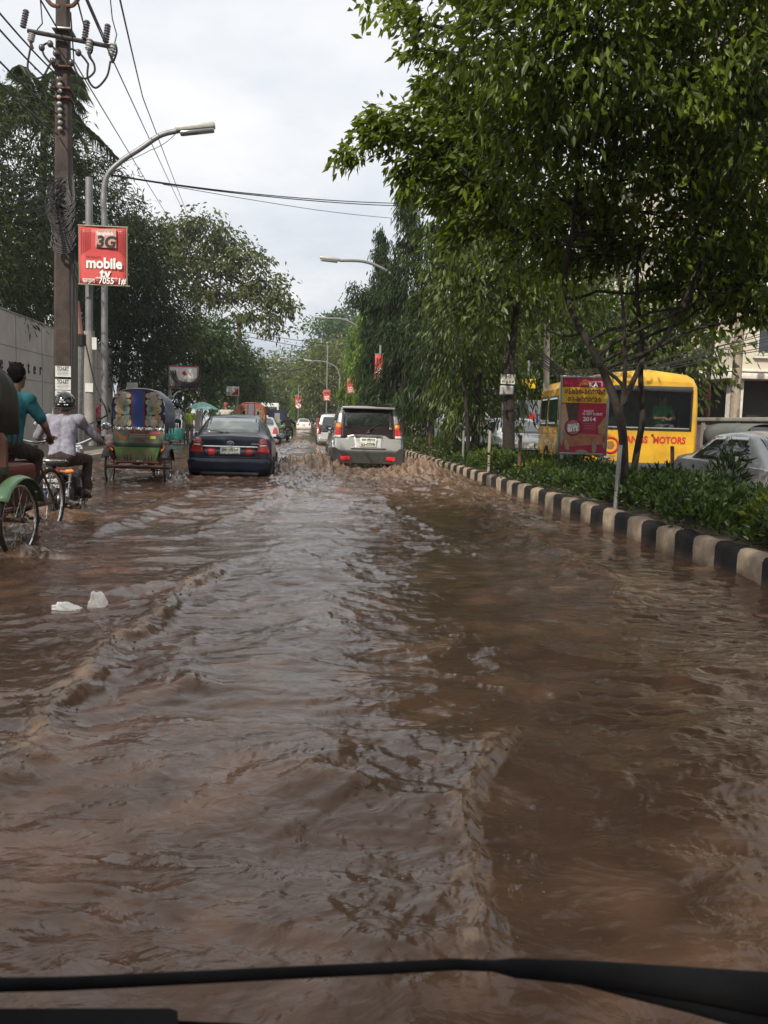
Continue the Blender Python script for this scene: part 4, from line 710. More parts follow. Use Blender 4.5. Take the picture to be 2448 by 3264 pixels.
POSES = {
 'ride': dict(pel=(0, 0, 0), wai=(0, .05, .16), chest=(0, .13, .36), neck=(0, .20, .52), head=(0, .245, .655), sh=(.185, .15, .455), el=(.27, .34, .24), ha=(.25, .60, .10), hip=(.09, .02, -.02), kn=(.13, .40, -.10), an=(.11, .28, -.50), to=(.11, .42, -.56), an2=(.12, .20, -.38), kn2=(.14, .40, .02), to2=(.12, .34, -.44)),
 'moto': dict(pel=(0, 0, 0), wai=(0, .04, .17), chest=(0, .10, .37), neck=(0, .15, .53), head=(0, .185, .655), sh=(.20, .12, .465), el=(.34, .34, .28), ha=(.37, .60, .19), hip=(.10, .03, -.02), kn=(.22, .46, -.05), an=(.24, .26, -.45), to=(.25, .42, -.52), kn2=(.22, .46, -.05), an2=(.24, .26, -.45), to2=(.25, .42, -.52)),
 'stand': dict(pel=(0, 0, 0), wai=(0, .01, .16), chest=(0, .01, .38), neck=(0, .0, .54), head=(0, .02, .67), sh=(.19, 0, .48), el=(.24, -.03, .20), ha=(.24, .08, -.04), hip=(.09, 0, -.03), kn=(.10, .04, -.45), an=(.10, -.04, -.84), to=(.11, .10, -.89), kn2=(.10, .10, -.44), an2=(.10, .14, -.84), to2=(.11, .28, -.89)),
 'sit': dict(pel=(0, 0, 0), wai=(0, .04, .17), chest=(0, .12, .36), neck=(0, .20, .51), head=(0, .27, .62), sh=(.185, .14, .45), el=(.25, .28, .20), ha=(.10, .48, .20), hip=(.09, .05, -.02), kn=(.12, .44, .0), an=(.12, .46, -.42), to=(.12, .60, -.46), kn2=(.12, .44, .0), an2=(.12, .46, -.42), to2=(.12, .60, -.46))}
def person(label, loc, rz, pose, shirt, trousers, sleeves='short', hairm=None, scale=1.0, detail=.014, helmet=False, lungi=False, cap=None, group=None, over=None, lean=0.0, shoes=True):
    J = dict(POSES[pose]); J.update(over or {})
    g = lambda k, s: V((J[k][0]*s, J[k][1], J[k][2]))
    def leg(k, s): return g(k+('2' if s < 0 else ''), s)
    c = lambda k: V(J[k]); fwd = V((0, 1, 0))
    body = []; sh = []; tr = []
    body += [(c('neck')-V((0, .01, .05)), .058, c('head')-V((0, .02, .06)), .052), (c('head')+V((0, -.012, .02)), (.076, .092, .088)), (c('head')+V((0, .035, -.045)), .056, c('head')+V((0, .055, -.085)), .036), (c('head')+V((0, .085, .0)), .012, c('head')+V((0, .105, -.035)), .015), (c('head')+V((0, .088, -.062)), .017, c('head')+V((.012, .088, -.062)), .015)]
    for s in (-1, 1):
        body += [(c('head')+V((s*.076, -.01, .012)), .012, c('head')+V((s*.083, -.02, -.018)), .013), (c('head')+V((s*.030, .074, .018)), .013, c('head')+V((s*.034, .074, .018)), .013)]
        S, E, H = g('sh', s), g('el', s), g('ha', s); body += [(S, .052, E, .039), (E, .038, H, .025)]
        d = (H-E).normalized(); sd = V((s, 0, 0)); pn = H+d*.055; body += [(H, .026, pn, .032), (H+sd*-.012+d*.02, .02, pn-sd*.012, .024)]
        dn = (V((0, 0, -1))+d*.25).normalized()
        for i, (off, L) in enumerate(((-.027, .060), (-.009, .070), (.009, .066), (.027, .052))):
            b0 = pn+sd*off+d*.02; k1 = b0+(d*.75+dn*.55).normalized()*L*.55; k2 = k1+(dn*.9-d*.25).normalized()*L*.45; k3 = k2+(dn*.2-d*.9).normalized()*L*.32; body += [(b0, .0098, k1, .009), (k1, .009, k2, .0082), (k2, .0082, k3, .0072)]
        th = H-sd*.024+d*.03; t1 = th-sd*.024+d*.028+dn*.012; body += [(th, .013, t1, .011), (t1, .011, t1+d*.026+dn*.014, .0085)]
        Hp, K, A, T = g('hip', s), leg('kn', s), leg('an', s), leg('to', s); body += [(Hp, .078, K, .052), (K, .05, A+(K-A)*.55, .05), (A+(K-A)*.55, .05, A, .034), (A-V((0, .03, .02)), .034, T, .03)]
        tr += [(Hp, .095, K, .068), (K, .066, A+(K-A)*(.15 if not lungi else .35), .056 if not lungi else .075)]
        e2 = S+(E-S)*(.72 if sleeves == 'short' else 1); sh += [(S+V((-s*.02, 0, 0)), .070, e2, .060 if sleeves == 'short' else .05)]
        if sleeves == 'long': sh += [(E, .05, E+(H-E)*.9, .037)]
        sh += [(c('chest')+V((s*.065, 0, .03)), .108, c('wai')+V((s*.06, 0, 0)), .098), (c('wai')+V((s*.06, 0, 0)), .098, c('pel')+V((s*.065, 0, .0)), .108), (c('neck')+V((s*.03, 0, -.06)), .055, S, .066)]
        body += [(c('chest')+V((s*.06, 0, .03)), .095, c('wai')+V((s*.05, 0, 0)), .085), (c('wai')+V((s*.05, 0, 0)), .085, c('pel')+V((s*.06, 0, 0)), .095)]
    sh += [(c('neck')-V((0, 0, .035)), .064, c('neck')-V((0, .0, .06)), .07)]; tr += [(V((-.06, 0, -.01)), .115, V((.06, 0, -.01)), .115)]
    if lungi: tr += [(V((-.05, .15, -.02)), .10, V((.05, .15, -.02)), .10)]
    o = fuse(body, 'person', M['skin'], None, min(detail, .011)); o.location = loc; o.rotation_euler = (0, 0, rz); o.scale = (scale,)*3; tag(o, label, 'person', group)
    fuse(sh, 'shirt', shirt, o, detail, 2, .015); fuse(tr, 'trousers' if not lungi else 'lungi', trousers, o, detail, 2, .012)
    if shoes:
        ft = []
        for s in (-1, 1): A, T = leg('an', s), leg('to', s); ft += [(A-V((0, .035, .025)), .042, T, .037)]
        fuse(ft, 'sandals', M['dark'], o, detail, 2)
    hd = c('head')
    if helmet:
        h = MB().ell(hd+V((0, -.005, .025)), (.128, .145, .135), 24, 16).build('helmet', M['helmet'], o, 60)
        mb = MB().tube([hd+V((-.129, .0, -.04)), hd+V((-.09, -.115, -.055)), hd+V((0, -.146, -.055)), hd+V((.09, -.115, -.055)), hd+V((.129, 0, -.04))], .012, 8); mb.build('helmet_rim', M['black'], h); text('HELMET', .03, M['white'], h, hd+V((0, -.152, .03)), (1, 0, 0), (0, 0, 1), width=.07) if False else None
        st = MB()
        for dx, dz, w_ in ((-.005, .022, .045), (0, -.002, .075), (-.045, -.035, .02), (.06, -.035, .02), (.03, -.035, .018)): st.box(hd+V((dx, -.118-.025*math.cos((dz-.02)*6), .025+dz)), (w_, .012, .012), bev=.003)
        st.build('sticker', M['white'], h)
    elif cap is not None: fuse([(hd+V((0, -.01, .06)), (.09, .10, .065)), (hd+V((-.06, -.04, .055)), .03, hd+V((.06, -.04, .07)), .03)], 'head_cloth', cap, o, .012, 2, .008)
    else:
        rr = random.Random(len(label)); hp = [(hd+V((0, -.028, .038)), (.086, .092, .088)), (hd+V((0, -.055, .0)), (.076, .06, .075))]
        for i in range(46):
            a = rr.uniform(0, 2*PI); e = rr.uniform(.0, 1.3); dr = V((math.cos(a)*math.cos(e), math.sin(a)*math.cos(e), math.sin(e)))
            if dr.y > .5 and dr.z < .55: continue
            b = hd+V((dr.x*.072, dr.y*.078-.025, dr.z*.078+.035)); hp.append((b, .016, b+dr*rr.uniform(.012, .026)+V((rr.uniform(-.01, .01), 0, .006)), .006))
        fuse(hp, 'hair', hairm or M['hair'], o, .007, 1)
    return o
M['helmet'] = mat('black_helmet_shell', (.008, .008, .009), .10, coat=1)
cl = lambda n, c, **k: mat(n, c, .85, var=.25, scale=9, bump=.35, bscale=60, spec=.25, **k)
TEAL = cl('teal_shirt', (.018, .105, .125)); LAV = cl('pale_violet_shirt', (.26, .25, .31)); PNK = cl('pale_pink_shirt', (.42, .36, .38)); PLAID = cl('maroon_striped_shirt', (.17, .025, .04), col2=(.07, .02, .03)); PALE = cl('pale_grey_shirt', (.42, .41, .42)); LIME = cl('lime_shirt', (.22, .30, .05)); OFFW = cl('off_white_shirt', (.40, .37, .31)); BRT = cl('dark_brown_trousers', (.045, .032, .026)); BLKT = cl('black_trousers', (.016, .015, .016)); GRT = cl('grey_trousers', (.09, .085, .08)); REDC = cl('red_checked_cloth', (.36, .05, .07)); GREEN = cl('bright_green_shirt', (.02, .24, .07)); CHECK = cl('dark_check_lungi', (.06, .05, .075))
# the puller of the near rickshaw and the motorcyclist
person('man in a teal shirt seen from behind, pedalling the rickshaw with the green mudguard', (-2.84, 9.06, .91), math.radians(-10), 'ride', TEAL, BRT, 'short', over=dict(head=(.03, .22, .685), neck=(.01, .17, .54), chest=(0, .10, .37), ha=(.25, .42, .10), el=(.30, .22, .20)), lungi=False)
person('motorcyclist in a black helmet and pale violet long-sleeved shirt, seen from behind', (-2.91, 11.45, .70), math.radians(2), 'moto', LAV, BRT, 'long', helmet=True, over=dict(ha=(.37, .50, .20), el=(.36, .28, .24)))
person('man in a pale pink shirt with a shoulder strap, walking behind the lamp post', (-6.55, 25.9, .99), 0, 'stand', PNK, GRT, 'long', detail=.02)
person('man in a maroon striped shirt riding a bicycle on the footpath', (-7.1, 33.35, 1.02), 0, 'ride', PLAID, BLKT, 'short', detail=.022, scale=1.05)
person('man in a pale grey shirt riding a bicycle along the footpath kerb', (-6.03, 45.8, 1.0), math.radians(6), 'ride', PALE, BLKT, 'long', detail=.025, scale=1.05)
person('man in a lime green shirt facing us beside the teal handcart', (-4.95, 42.0, .84), PI, 'stand', LIME, GRT, 'short', detail=.025)
person('rickshaw puller in an off-white shirt with a red cloth round his head', (-2.75, 34.6, .98), 0, 'ride', OFFW, CHECK, 'short', detail=.025, cap=REDC, lungi=True, scale=1.05)
person('puller hidden behind the faded blue hood, pedalling that rickshaw', (-2.94, 18.1, .88), math.radians(-2), 'ride', REDC, CHECK, 'short', detail=.025, lungi=True)
person('puller of the rickshaw with the pinkish red patterned hood', (-1.66, 33.2, .90), 0, 'ride', OFFW, CHECK, 'short', detail=.03, lungi=True, scale=.98)
person('rider in dark clothes on the motorcycle beside the navy hood', (-.55, 50.2, .70), 0, 'moto', BLKT, BLKT, 'long', detail=.03, helmet=True)
person('man in a bright green shirt looking down inside the bus windscreen', (8.70, 21.02, 1.30), PI, 'sit', GREEN, GRT, 'short', detail=.02, over=dict(head=(.0, .24, .60)))
bicycle('bicycle of the man with the red head cloth, hidden behind the navy saloon', (-2.75, 34.2, -.1), 0, M['rust'])
o = MB().box((0, 0, 0), (.06, .012, .11), bev=.004).build('phone', M['white']); o.location = (8.70, 20.78, 1.49); o.rotation_euler = (.5, 0, 0); tag(o, 'white phone held by the man in green inside the bus', 'phone')
o = MB().tube(bez([(-6.42, 25.76, 1.50), (-6.5, 25.74, 1.34), (-6.72, 25.78, 1.12), (-6.76, 25.9, 1.02)], 6), .022, 8).build('shoulder_strap', mat('dark_strap', (.02, .02, .05), .8)); tag(o, 'dark strap slung across the back of the man in pale pink', 'strap')
for i, (x, y, cl_, lb) in enumerate(((-1.75, 88, OFFW, 'far pedestrian in off-white crossing near the white saloon'), (-2.4, 90, REDC, 'far pedestrian in red walking left of the white saloon'), (2.0, 86, REDC, 'far rider in red beside the yellow load right of the white saloon'))):
    person(lb, (x, y, .80), 0, 'stand', cl_, BLKT, 'short', detail=.04)
# ================================================================== walls, poles, lamps, signs, wires
CON2 = mat('stained_wall_concrete', (.46, .43, .40), .9, col2=(.33, .30, .27), scale=.55, bump=.35, bscale=6)
t = thing('boundary_wall', 'tall grey concrete wall with dark letters along the left footpath', 'wall', (-9.55, 0, 0))
for y0, y1, h in ((14, 47.0, 4.45),):
    MB().box((0, (y0+y1)/2, h/2-.1), (.30, y1-y0, h+.2)).build('wall_face', CON2, t)
MB().box((.0, 30.5, 4.47), (.36, 33, .05), bev=.01).build('coping', M['concrete'], t)
mb = MB()
for y in np.arange(16, 47, 3.05): mb.box((.151, y, 2.2), (.012, .025, 4.4))
for z in (1.2, 2.35, 3.35): mb.box((.151, 30.5, z), (.010, 33, .018))
mb.build('panel_joints', mat('joint_dark_grey', (.14, .125, .11), .9), t, 0)  # darker grey strips mark the joints between wall panels
for ch, px in (('e', 4), ('w', 35), ('a', 66), ('t', 91), ('e', 110), ('r', 129)):
    p = None
    d = ray(px, 1150+ (px*.19)); k = (-9.55+.16)/d.x; P = CAMP+d*k
    text(ch, .62, M['ink'], t, (.165, P.y, P.z-.05), (0, 1, 0), (0, 0, 1), extr=.012, name='letter', bold=.003)
o = MB().tube([(-9.6, 27.6, 4.4), (-9.6, 27.6, 5.5), (-9.6, 27.4, 5.53)], .035, 8).build('vent_pipe', M['steel']); tag(o, 'thin bent pale pipe standing on top of the lettered wall', 'pipe')
def lettered(px): return None
# right-hand boundary wall with faded murals
t = thing('mural_wall', 'low boundary wall with faded purple murals below the cream building', 'wall', (13.6, 0, 0))
MB().box((0, 40, .75), (.25, 58, 1.6)).build('wall_face', mat('mural_paint', (.22, .17, .18), .85, col2=(.12, .07, .09), scale=2.4), t)
mb = MB()
for y in np.arange(12, 69, 2.4): mb.box((-.14, y, .75), (.05, .25, 1.6))
mb.build('pilaster', M['concrete'], t); MB().box((0, 40, 1.60), (.42, 58, .12), bev=.02).build('coping', M['concrete'], t)
mb = MB(); rr = random.Random(4)
for i in range(46):
    y = 12.5+rr.random()*55; a, b = .1+rr.random()*.3, .1+rr.random()*.35; z = .3+rr.random()*.8; mb.prism([(y+a*math.cos(q)*(.7+.5*rr.random()), z+b*math.sin(q)*(.7+.5*rr.random())) for q in np.linspace(0, 2*PI, 10)[:-1]], -.134, -.125, 'YZ')
mb.build('peeling_patches', mat('flaked_white', (.45, .43, .42), .9), t, 0)
# --- big concrete utility pole
def pxr(w, Y): return w*Y/F
PY = 23.4
def taper_box(p0, p1, w0, w1, d=.8, bev=.15):
    p0, p1 = V(p0), V(p1); vs = []
    for p, w in ((p0, w0), (p1, w1)):
        b = w*bev; h = w/2; k = w*d/2
        vs += [(p.x+x, p.y+y, p.z) for x, y in ((h-b, -k), (h, -k+b), (h, k-b), (h-b, k), (-h+b, k), (-h, k-b), (-h, -k+b), (-h+b, -k))]
    return vs, [(i, (i+1) % 8, (i+1) % 8+8, i+8) for i in range(8)]+[tuple(range(7, -1, -1)), tuple(range(8, 16))]
b0, t0 = at(209, 1440, PY), at(200, -60, PY)
t = thing('utility_pole', 'thick concrete power pole with a crossarm, cable coils and pasted notices', 'power pole', (b0.x, b0.y, 0)); bx = b0.x
POLEM = mat('dark_pole_concrete', (.070, .050, .042), .9, col2=(.030, .022, .020), scale=2.2, bump=.5, bscale=16)
mb = MB(); mb.add(*taper_box((0, 0, -.2), (t0.x-bx, 0, t0.z), .56, .29)); mb.build('shaft', POLEM, t)
L = lambda px, py, dy=0.0: at(px, py, PY+dy)-V((bx, PY, 0))
mb = MB(); mb.tube([L(88, 98, -.25), L(370, 152, -.25)], .055, 8).build('crossarm', M['dark'], t)
mb = MB().tube(bez([L(140, -15, -.1), L(165, 15, -.1), L(190, 20, -.1)], 5), .05, 8).tube(bez([L(260, -20, -.1), L(235, 15, -.1), L(212, 20, -.1)], 5), .05, 8).build('pole_bracket', M['rust'], t)
GI = mat('brown_glazed_porcelain', (.07, .05, .06), .25, coat=.6)
def insul(p0, p1, r, parent, nm='insulator', m=None, n=7):
    p0, p1 = V(p0), V(p1); pts = []; rs = []
    for i in range(n*4+1): pts.append(p0+(p1-p0)*i/(n*4)); rs.append(r*(1 if i % 4 in (1, 2) else .72))
    return MB().tube(pts, rs, 12).build(nm, m or GI, parent)
for (a, b) in (((73, 88), (84, 32)), ((270, 125), (278, 66)), ((337, 135), (344, 78))): insul(L(*a, -.3), L(*b, -.3), .078, t)
PG = mat('grey_porcelain', (.36, .35, .34), .35, coat=.3)
for (a, b) in (((103, 108), (97, 133)), ((287, 125), (281, 160)), ((362, 140), (354, 178))): insul(L(*a, -.35), L(*b, -.35), .085, t, 'fuse_insulator', PG, 4); 
for (a, b) in (((97, 133), (104, 155)), ((281, 165), (288, 185)), ((354, 180), (360, 200))): MB().tube([L(*a, -.35), L(*b, -.35)], .035, 8).build('clamp', M['dark'], t)
CB = mat('black_cable', (.02, .018, .018), .6)
for pts in ([(100, 140), (88, 210), (100, 245), (135, 245), (160, 205), (178, 190)], [(160, 200), (140, 175), (135, 150), (150, 138), (165, 145), (182, 168)], [(225, 155), (248, 165), (268, 185), (282, 205)], [(232, 200), (250, 240), (275, 250), (300, 230), (300, 205), (288, 185)], [(281, 205), (280, 250), (305, 280), (340, 245), (352, 195)], [(283, 175), (292, 165), (295, 145)], [(362, 195), (372, 165), (368, 140)]):
    MB().tube(bez([L(a, b, -.3) for a, b in pts], 8), .026, 8).build('jumper_cable', CB, t)
for a, b in ((168, 195), (178, 170), (160, 140), (250, 168), (133, 152), (228, 200)): MB().lathe([(.02, -.06), (.07, -.03), (.085, 0), (.05, .03), (.02, .07)], L(a, b, -.3), 'Z', 12).build('cable_boot', mat('rust_brown_boot', (.08, .045, .04), .6), t) if False else MB().ell(L(a, b, -.3), (.075, .07, .085), 12, 8).build('cable_boot', GI, t)
for y in (102, 222, 290, 320): MB().box(L(204 if y < 300 else 205, y, 0), (.46 if y in (102, 222) else .40, .5, .045), bev=.01).build('pole_band', M['rust'] if y != 102 else M['steel'], t)
rr = random.Random(3)
for k in range(9): p = L(190+rr.randint(-3, 3), 250+k*20, -.22); MB().ell(p, (.06, .05, .05), 10, 6).build('spool_insulator', PG, t)
# coils and slack of communication cable
cm = MB()
for k in range(26):
    y0 = 560+rr.random()*90; dx = 45+rr.random()*55; cm.tube(bez([L(205+rr.uniform(-20, 20), y0, -.35), L(205-dx*.6, y0+30+rr.random()*40, -.5), L(205-dx*.2, y0+70+rr.random()*50, -.5), L(205+dx*.35, y0+45+rr.random()*40, -.5), L(205+rr.uniform(-10, 30), y0-8, -.35)], 6), .016, 5)
for k in range(14): a = rr.uniform(0, 6); cm.tube(bez([L(190+rr.uniform(-8, 30), 620+k*9, -.35), L(170+rr.uniform(-10, 10), 690+k*8, -.45), L(215, 730+k*6, -.5), L(240+rr.uniform(-5, 5), 660+k*9, -.45)], 6), .018, 5)
cm.build('cable_coil', CB, t)
cm = MB()
for k in range(7): x = 232+k*2.2; cm.tube(bez([L(215, 560+k*6, -.3), L(x, 720, -.32), L(x+rr.uniform(-4, 4), 950, -.32), L(x+rr.uniform(-4, 4), 1180, -.32), L(x, 1400, -.32)], 6), .020, 6)
cm.build('down_cable', CB, t)
PAP = mat('notice_paper', (.62, .62, .60), .8, var=.12)
for k, (y0, y1) in enumerate(((1166, 1202), (1208, 1243), (1244, 1290))):
    a, b = L(176, y0, -.30), L(226, y1, -.30); p = MB().box(((a.x+b.x)/2, a.y, (a.z+b.z)/2), (b.x-a.x, .012, a.z-b.z)).build('notice', PAP, t, 0); cx, cz = (a.x+b.x)/2, (a.z+b.z)/2
    text('TO-LET', .12, M['ink'], p, (cx, a.y-.008, cz+(a.z-b.z)*.27), (1, 0, 0), (0, 0, 1), width=.29, bold=.004)
    mb = MB()
    for i in range(4): mb.box((cx, a.y-.008, cz+.02-i*.035), (.30-.05*(i % 2), .004, .009))
    mb.build('small_print', mat('print_grey', (.16, .16, .2), .8), p, 0)
# conduit leaning beside the pole
o = MB().tube([at(243, 960, 24.6), at(252, 1040, 24.6), at(256, 1068, 24.6)], .085, 10).build('clay_pipe', mat('pink_conduit', (.28, .13, .11), .7)); 
t2 = thing('cable_conduit', 'pinkish conduit on a grey pipe rising beside the thick power pole', 'conduit', tuple(at(256, 1400, 24.6))); o.name = 'upper_pipe'; o.parent = t2; o.location = -t2.location
q = MB().tube([at(257, 1100, 24.6), at(246, 1420, 24.6)], .10, 10).build('lower_pipe', M['steel'], t2); q.location = -t2.location; q = MB().tube([at(257, 1066, 24.6), at(257, 1102, 24.6)], .14, 10).build('joint_wrap', M['dark'], t2); q.location = -t2.location
# --- left street lamp with banner
LY = 31.0; SGREY = mat('grey_lamp_paint', (.20, .205, .21), .45, .3, .2, 4)
def lamp_head(parent, p, ang, s=1.0, tilt=0.0, yaw=0.0):
    Mx = Matrix.Translation(p) @ Matrix.Rotation(yaw, 4, 'Z') @ Matrix.Rotation(-ang, 4, 'Y')
    def tr(mb): mb.v = [tuple(Mx @ V(v)) for v in mb.v]; return mb
    h = tr(MB().box((.45*s, 0, .03*s), (.90*s, .26*s, .13*s), bev=.04*s)).build('lamp_head', mat('lamp_housing', (.42, .42, .38), .4, .2), parent); tr(MB().box((.47*s, 0, -.07*s), (.80*s, .22*s, .09*s), bev=.04*s)).build('lens', mat('lamp_lens', (.16, .16, .16), .15, coat=1), h)
bl = at(334, 1390, LY); t = thing('street_lamp', 'grey street lamp whose long bent arm reaches over the road behind the red banner', 'street lamp', (bl.x, LY, 0)); Q = lambda px, py, dy=0: at(px, py, LY+dy)-V((bl.x, LY, 0))
MB().tube([Q(334, 1390), Q(333, 1000)]+bez([Q(333, 715), Q(330, 620), Q(342, 560), Q(385, 515), Q(450, 472), Q(510, 432), Q(565, 417)], 8), [.12, .11]+[.10]*8+[.085]*47, 12).build('post_and_arm', SGREY, t)
lamp_head(t, Q(562, 417), math.radians(9), 1.42)
BY = 26.2
a, b = at(252, 718, BY), at(405, 912, BY)
t = thing('advertising_banner', 'red advertising banner with white mobile tv lettering hung on the left lamp post', 'banner', ((a.x+b.x)/2, BY, (a.z+b.z)/2)); wz = (a.z-b.z)/2; wx = (b.x-a.x)/2
RB = mat('red_banner_print', (.50, .045, .045), .38, col2=(.60, .10, .085), scale=1.1, coat=.25)
rows = [[(x, .02*math.sin(x*3+z*2), z) for x in np.linspace(-wx, wx, 9)] for z in np.linspace(-wz, wz, 9)]
f = MB().grid(rows).build('cloth', RB, t, 60); f.modifiers.new('s', 'SOLIDIFY').thickness = .01
MB().tube([(-wx-.05, 0, wz), (wx+.03, 0, wz)], .022, 8).tube([(-wx-.1, 0, -wz), (wx+.08, 0, -wz)], .022, 8).tube([(-wx, 0, -wz), (-wx, 0, wz)], .018, 8).tube([(wx, 0, -wz), (wx, 0, wz)], .018, 8).build('frame', mat('banner_frame', (.25, .22, .15), .6), t)
yy = -.042
dot = MB()
for i in range(22):
    for j in range(20):
        x, z = -wx+.06+i*(2*wx-.12)/21, wz-.06-j*.042
        if abs(x+.02) < .32 and z > wz-.72: continue
        if j*.042 > .25+.55*abs(x/wx): continue
        dot.box((x, -.03, z), (.030, .012, .012), tilt=0)
dot.build('halftone_dots', mat('dark_red_dots', (.33, .02, .02), .5), t, 0)
lg = MB().prism([(-.20, wz-.10), (.36, wz-.05), (.36, wz-.58), (-.20, wz-.58)], yy+.002, -.03).build('logo_panel', mat('salmon_panel', (.55, .28, .22), .5), t, 0)
text('banglalink', .14, M['white'], lg, (.06, yy, wz-.20), (1, 0, 0), (0, 0, 1), width=.46, bold=.004); text('3G', .42, M['ink'], lg, (.08, yy, wz-.44), (1, 0, 0), (0, 0, 1), bold=.02, shear=.15)
text('banglalink', .08, mat('dark_red_ink', (.25, .01, .02), .5), t, (-.25, yy, -.03), (1, 0, 0), (0, 0, 1), width=.42)
text('mobile', .40, M['white'], t, (.03, yy, -.22), (1, 0, 0), (0, 0, 1), bold=.014, width=.98); text('tv', .36, M['white'], t, (.06, yy, -.49), (1, 0, 0), (0, 0, 1), bold=.014)
text('ডায়াল', .17, M['white'], t, (-wx+.26, yy, -wz+.10), (1, 0, 0), (0, 0, 1), width=.34, bold=.003); text('*7055*1#', .24, M['white'], t, (.20, yy, -wz+.11), (1, 0, 0), (0, 0, 1), width=.84, bold=.006, shear=.12)
# the post that carries the banner
p = at(288, 1400, 26.6); t = thing('banner_post', 'grey banner post on a thicker concrete foot, right of the power pole', 'post', (p.x, 26.6, 0)); q = lambda a, b: at(a, b, 26.6)-V((p.x, 26.6, 0))
MB().tube([q(288, 1420), q(284, 1056)], [.165, .15], 14).build('concrete_foot', M['concrete'], t); MB().tube([q(284, 1056), q(284, 566)], [.105, .10], 12).build('shaft', SGREY, t)
mb = MB().box(q(303, 1096)-V((0, .1, 0)), (.13, .02, .34)).build('paper_tag', PAP, t, 0); MB().box(q(288, 1236)-V((0, .165, 0)), (.22, .02, .25)).build('pasted_notice', PAP, t, 0)
p = at(632, 1390, 62); t = thing('concrete_pole', 'tall pale concrete pole in front of the spreading tree', 'pole', (p.x, 62, 0)); tp = at(632, 865, 62); mb = MB(); mb.add(*taper_box((0, 0, 0), (tp.x-p.x, 0, tp.z), .46, .34)); mb.build('shaft', mat('pale_pole', (.30, .29, .28), .8), t)
for y in (895, 955, 1040): q = at(632, y, 62); MB().box((q.x-p.x, 0, q.z), (.55, .6, .06)).build('pole_band', M['steel'], t)
p = at(764, 1380, 78); t = thing('power_pole', 'dark wooden-looking power pole with side insulators far on the left', 'power pole', (p.x, 78, 0)); tp = at(762, 1000, 78); MB().tube([(0, 0, 0), (tp.x-p.x, 0, tp.z)], [.24, .18], 10).build('shaft', mat('brown_pole', (.10, .06, .045), .85), t)
for y in (1003, 1028, 1057): q = at(764, y, 78)-V((p.x, 78, 0)); MB().tube(bez([q, q+V((.25, -.1, -.06)), q+V((.48, -.1, .02)), q+V((.5, -.1, .12))], 4), .035, 6).build('bracket', M['dark'], t); MB().ell(q+V((.5, -.1, .12)), .08, 10, 6).build('insulator', GI, t)
# --- median lamps with red banners
def median_lamp(px, py, Y, X, armpx, label, banner=None, h=None, both=False, s=1.0):
    hd = at(px, py, Y); top = hd.z-.35; t = thing('street_lamp', label, 'street lamp', (X, Y, .2), 0, 'lamps along the median'); hx = hd.x-X
    MB().tube([(0, 0, 0), (0, 0, top*.72)]+bez([(0, 0, top*.8), (hx*.12, 0, top*.94), (hx*.45, 0, top+.12), (hx*.8, 0, hd.z-.2)], 6), [.10]*2+[.07]*19, 10).build('post_and_arm', SGREY, t)
    lamp_head(t, V((hx*.8, 0, hd.z-.2)), math.radians(4), s, yaw=PI)
    if both: MB().tube(bez([(0, 0, top*.78), (-hx*.12, 0, top*.92), (-hx*.5, 0, top+.1), (-hx*.85, 0, hd.z-.2)], 6), .07, 10).build('second_arm', SGREY, t); lamp_head(t, V((-hx*.8, 0, hd.z-.2)), math.radians(4), s)
    return t
def median_banner(x0, y0, x1, y1, Y, label, lines):
    a, b = at(x0, y0, Y), at(x1, y1, Y); w, h = b.x-a.x, a.z-b.z; t = thing('advertising_banner', label, 'banner', ((a.x+b.x)/2, Y, (a.z+b.z)/2), 0, 'red banners on the median lamps')
    MB().box((0, 0, 0), (w, .03, h), bev=.008).build('cloth', RB, t); MB().tube([(-w/2-.03, 0, h/2), (w/2+.03, 0, h/2)], .025, 6).tube([(-w/2-.03, 0, -h/2), (w/2+.03, 0, -h/2)], .025, 6).build('frame', M['steel'], t)
    for tx, z, sz, c in lines: text(tx, sz*h, c, t, (0, -.02, z*h), (1, 0, 0), (0, 0, 1), width=w*.72, bold=.01)
    return t
LN = [('3G', .22, .26, M['ink']), ('mobile', -.12, .16, M['white']), ('tv', -.26, .14, M['white']), ('*7055*1#', -.40, .10, M['white'])]
median_lamp(1030, 828, 42, 4.75, None, 'median lamp half hidden by the tall drooping trees, its head over the road')
median_lamp(1010, 1014, 66, 4.75, None, 'double-armed median lamp rising out of the bright columnar trees', both=True)
median_lamp(972, 1150, 105, 4.75, None, 'far median lamp with its head against the round green tree'); median_lamp(886, 1141, 118, 3.0, None, 'farther lamp arm showing pale above the yellowing small tree'); median_lamp(848, 1186, 150, 1.5, None, 'distant lamp arm reaching left beside the power lines', s=1.2); median_lamp(832, 1211, 172, 1.0, None, 'most distant lamp arm low above the road', s=1.3)
median_banner(1196, 1128, 1218, 1208, 42, 'red banner in the shade of the drooping trees, mostly hidden', LN); median_banner(1107, 1206, 1130, 1254, 66, 'sunlit red banner beside the bright columnar trees above the off-roader', LN); median_banner(1031, 1243, 1052, 1277, 88, 'small red banner below the round green tree', LN); median_banner(941, 1260, 961, 1288, 116, 'far red banner above the round no-turn sign', LN)
for (x, Y, lb) in ((1207, 42.1, 'thin banner post in the shade of the drooping trees'), (1040, 88.1, 'banner post below the round green tree')): p = at(x, 1330, Y); o = MB().tube([(p.x, Y, .2), (p.x, Y, at(x, 1100, Y).z)], .06, 8).build('sign_post', M['steel']); tag(o, lb, 'post')
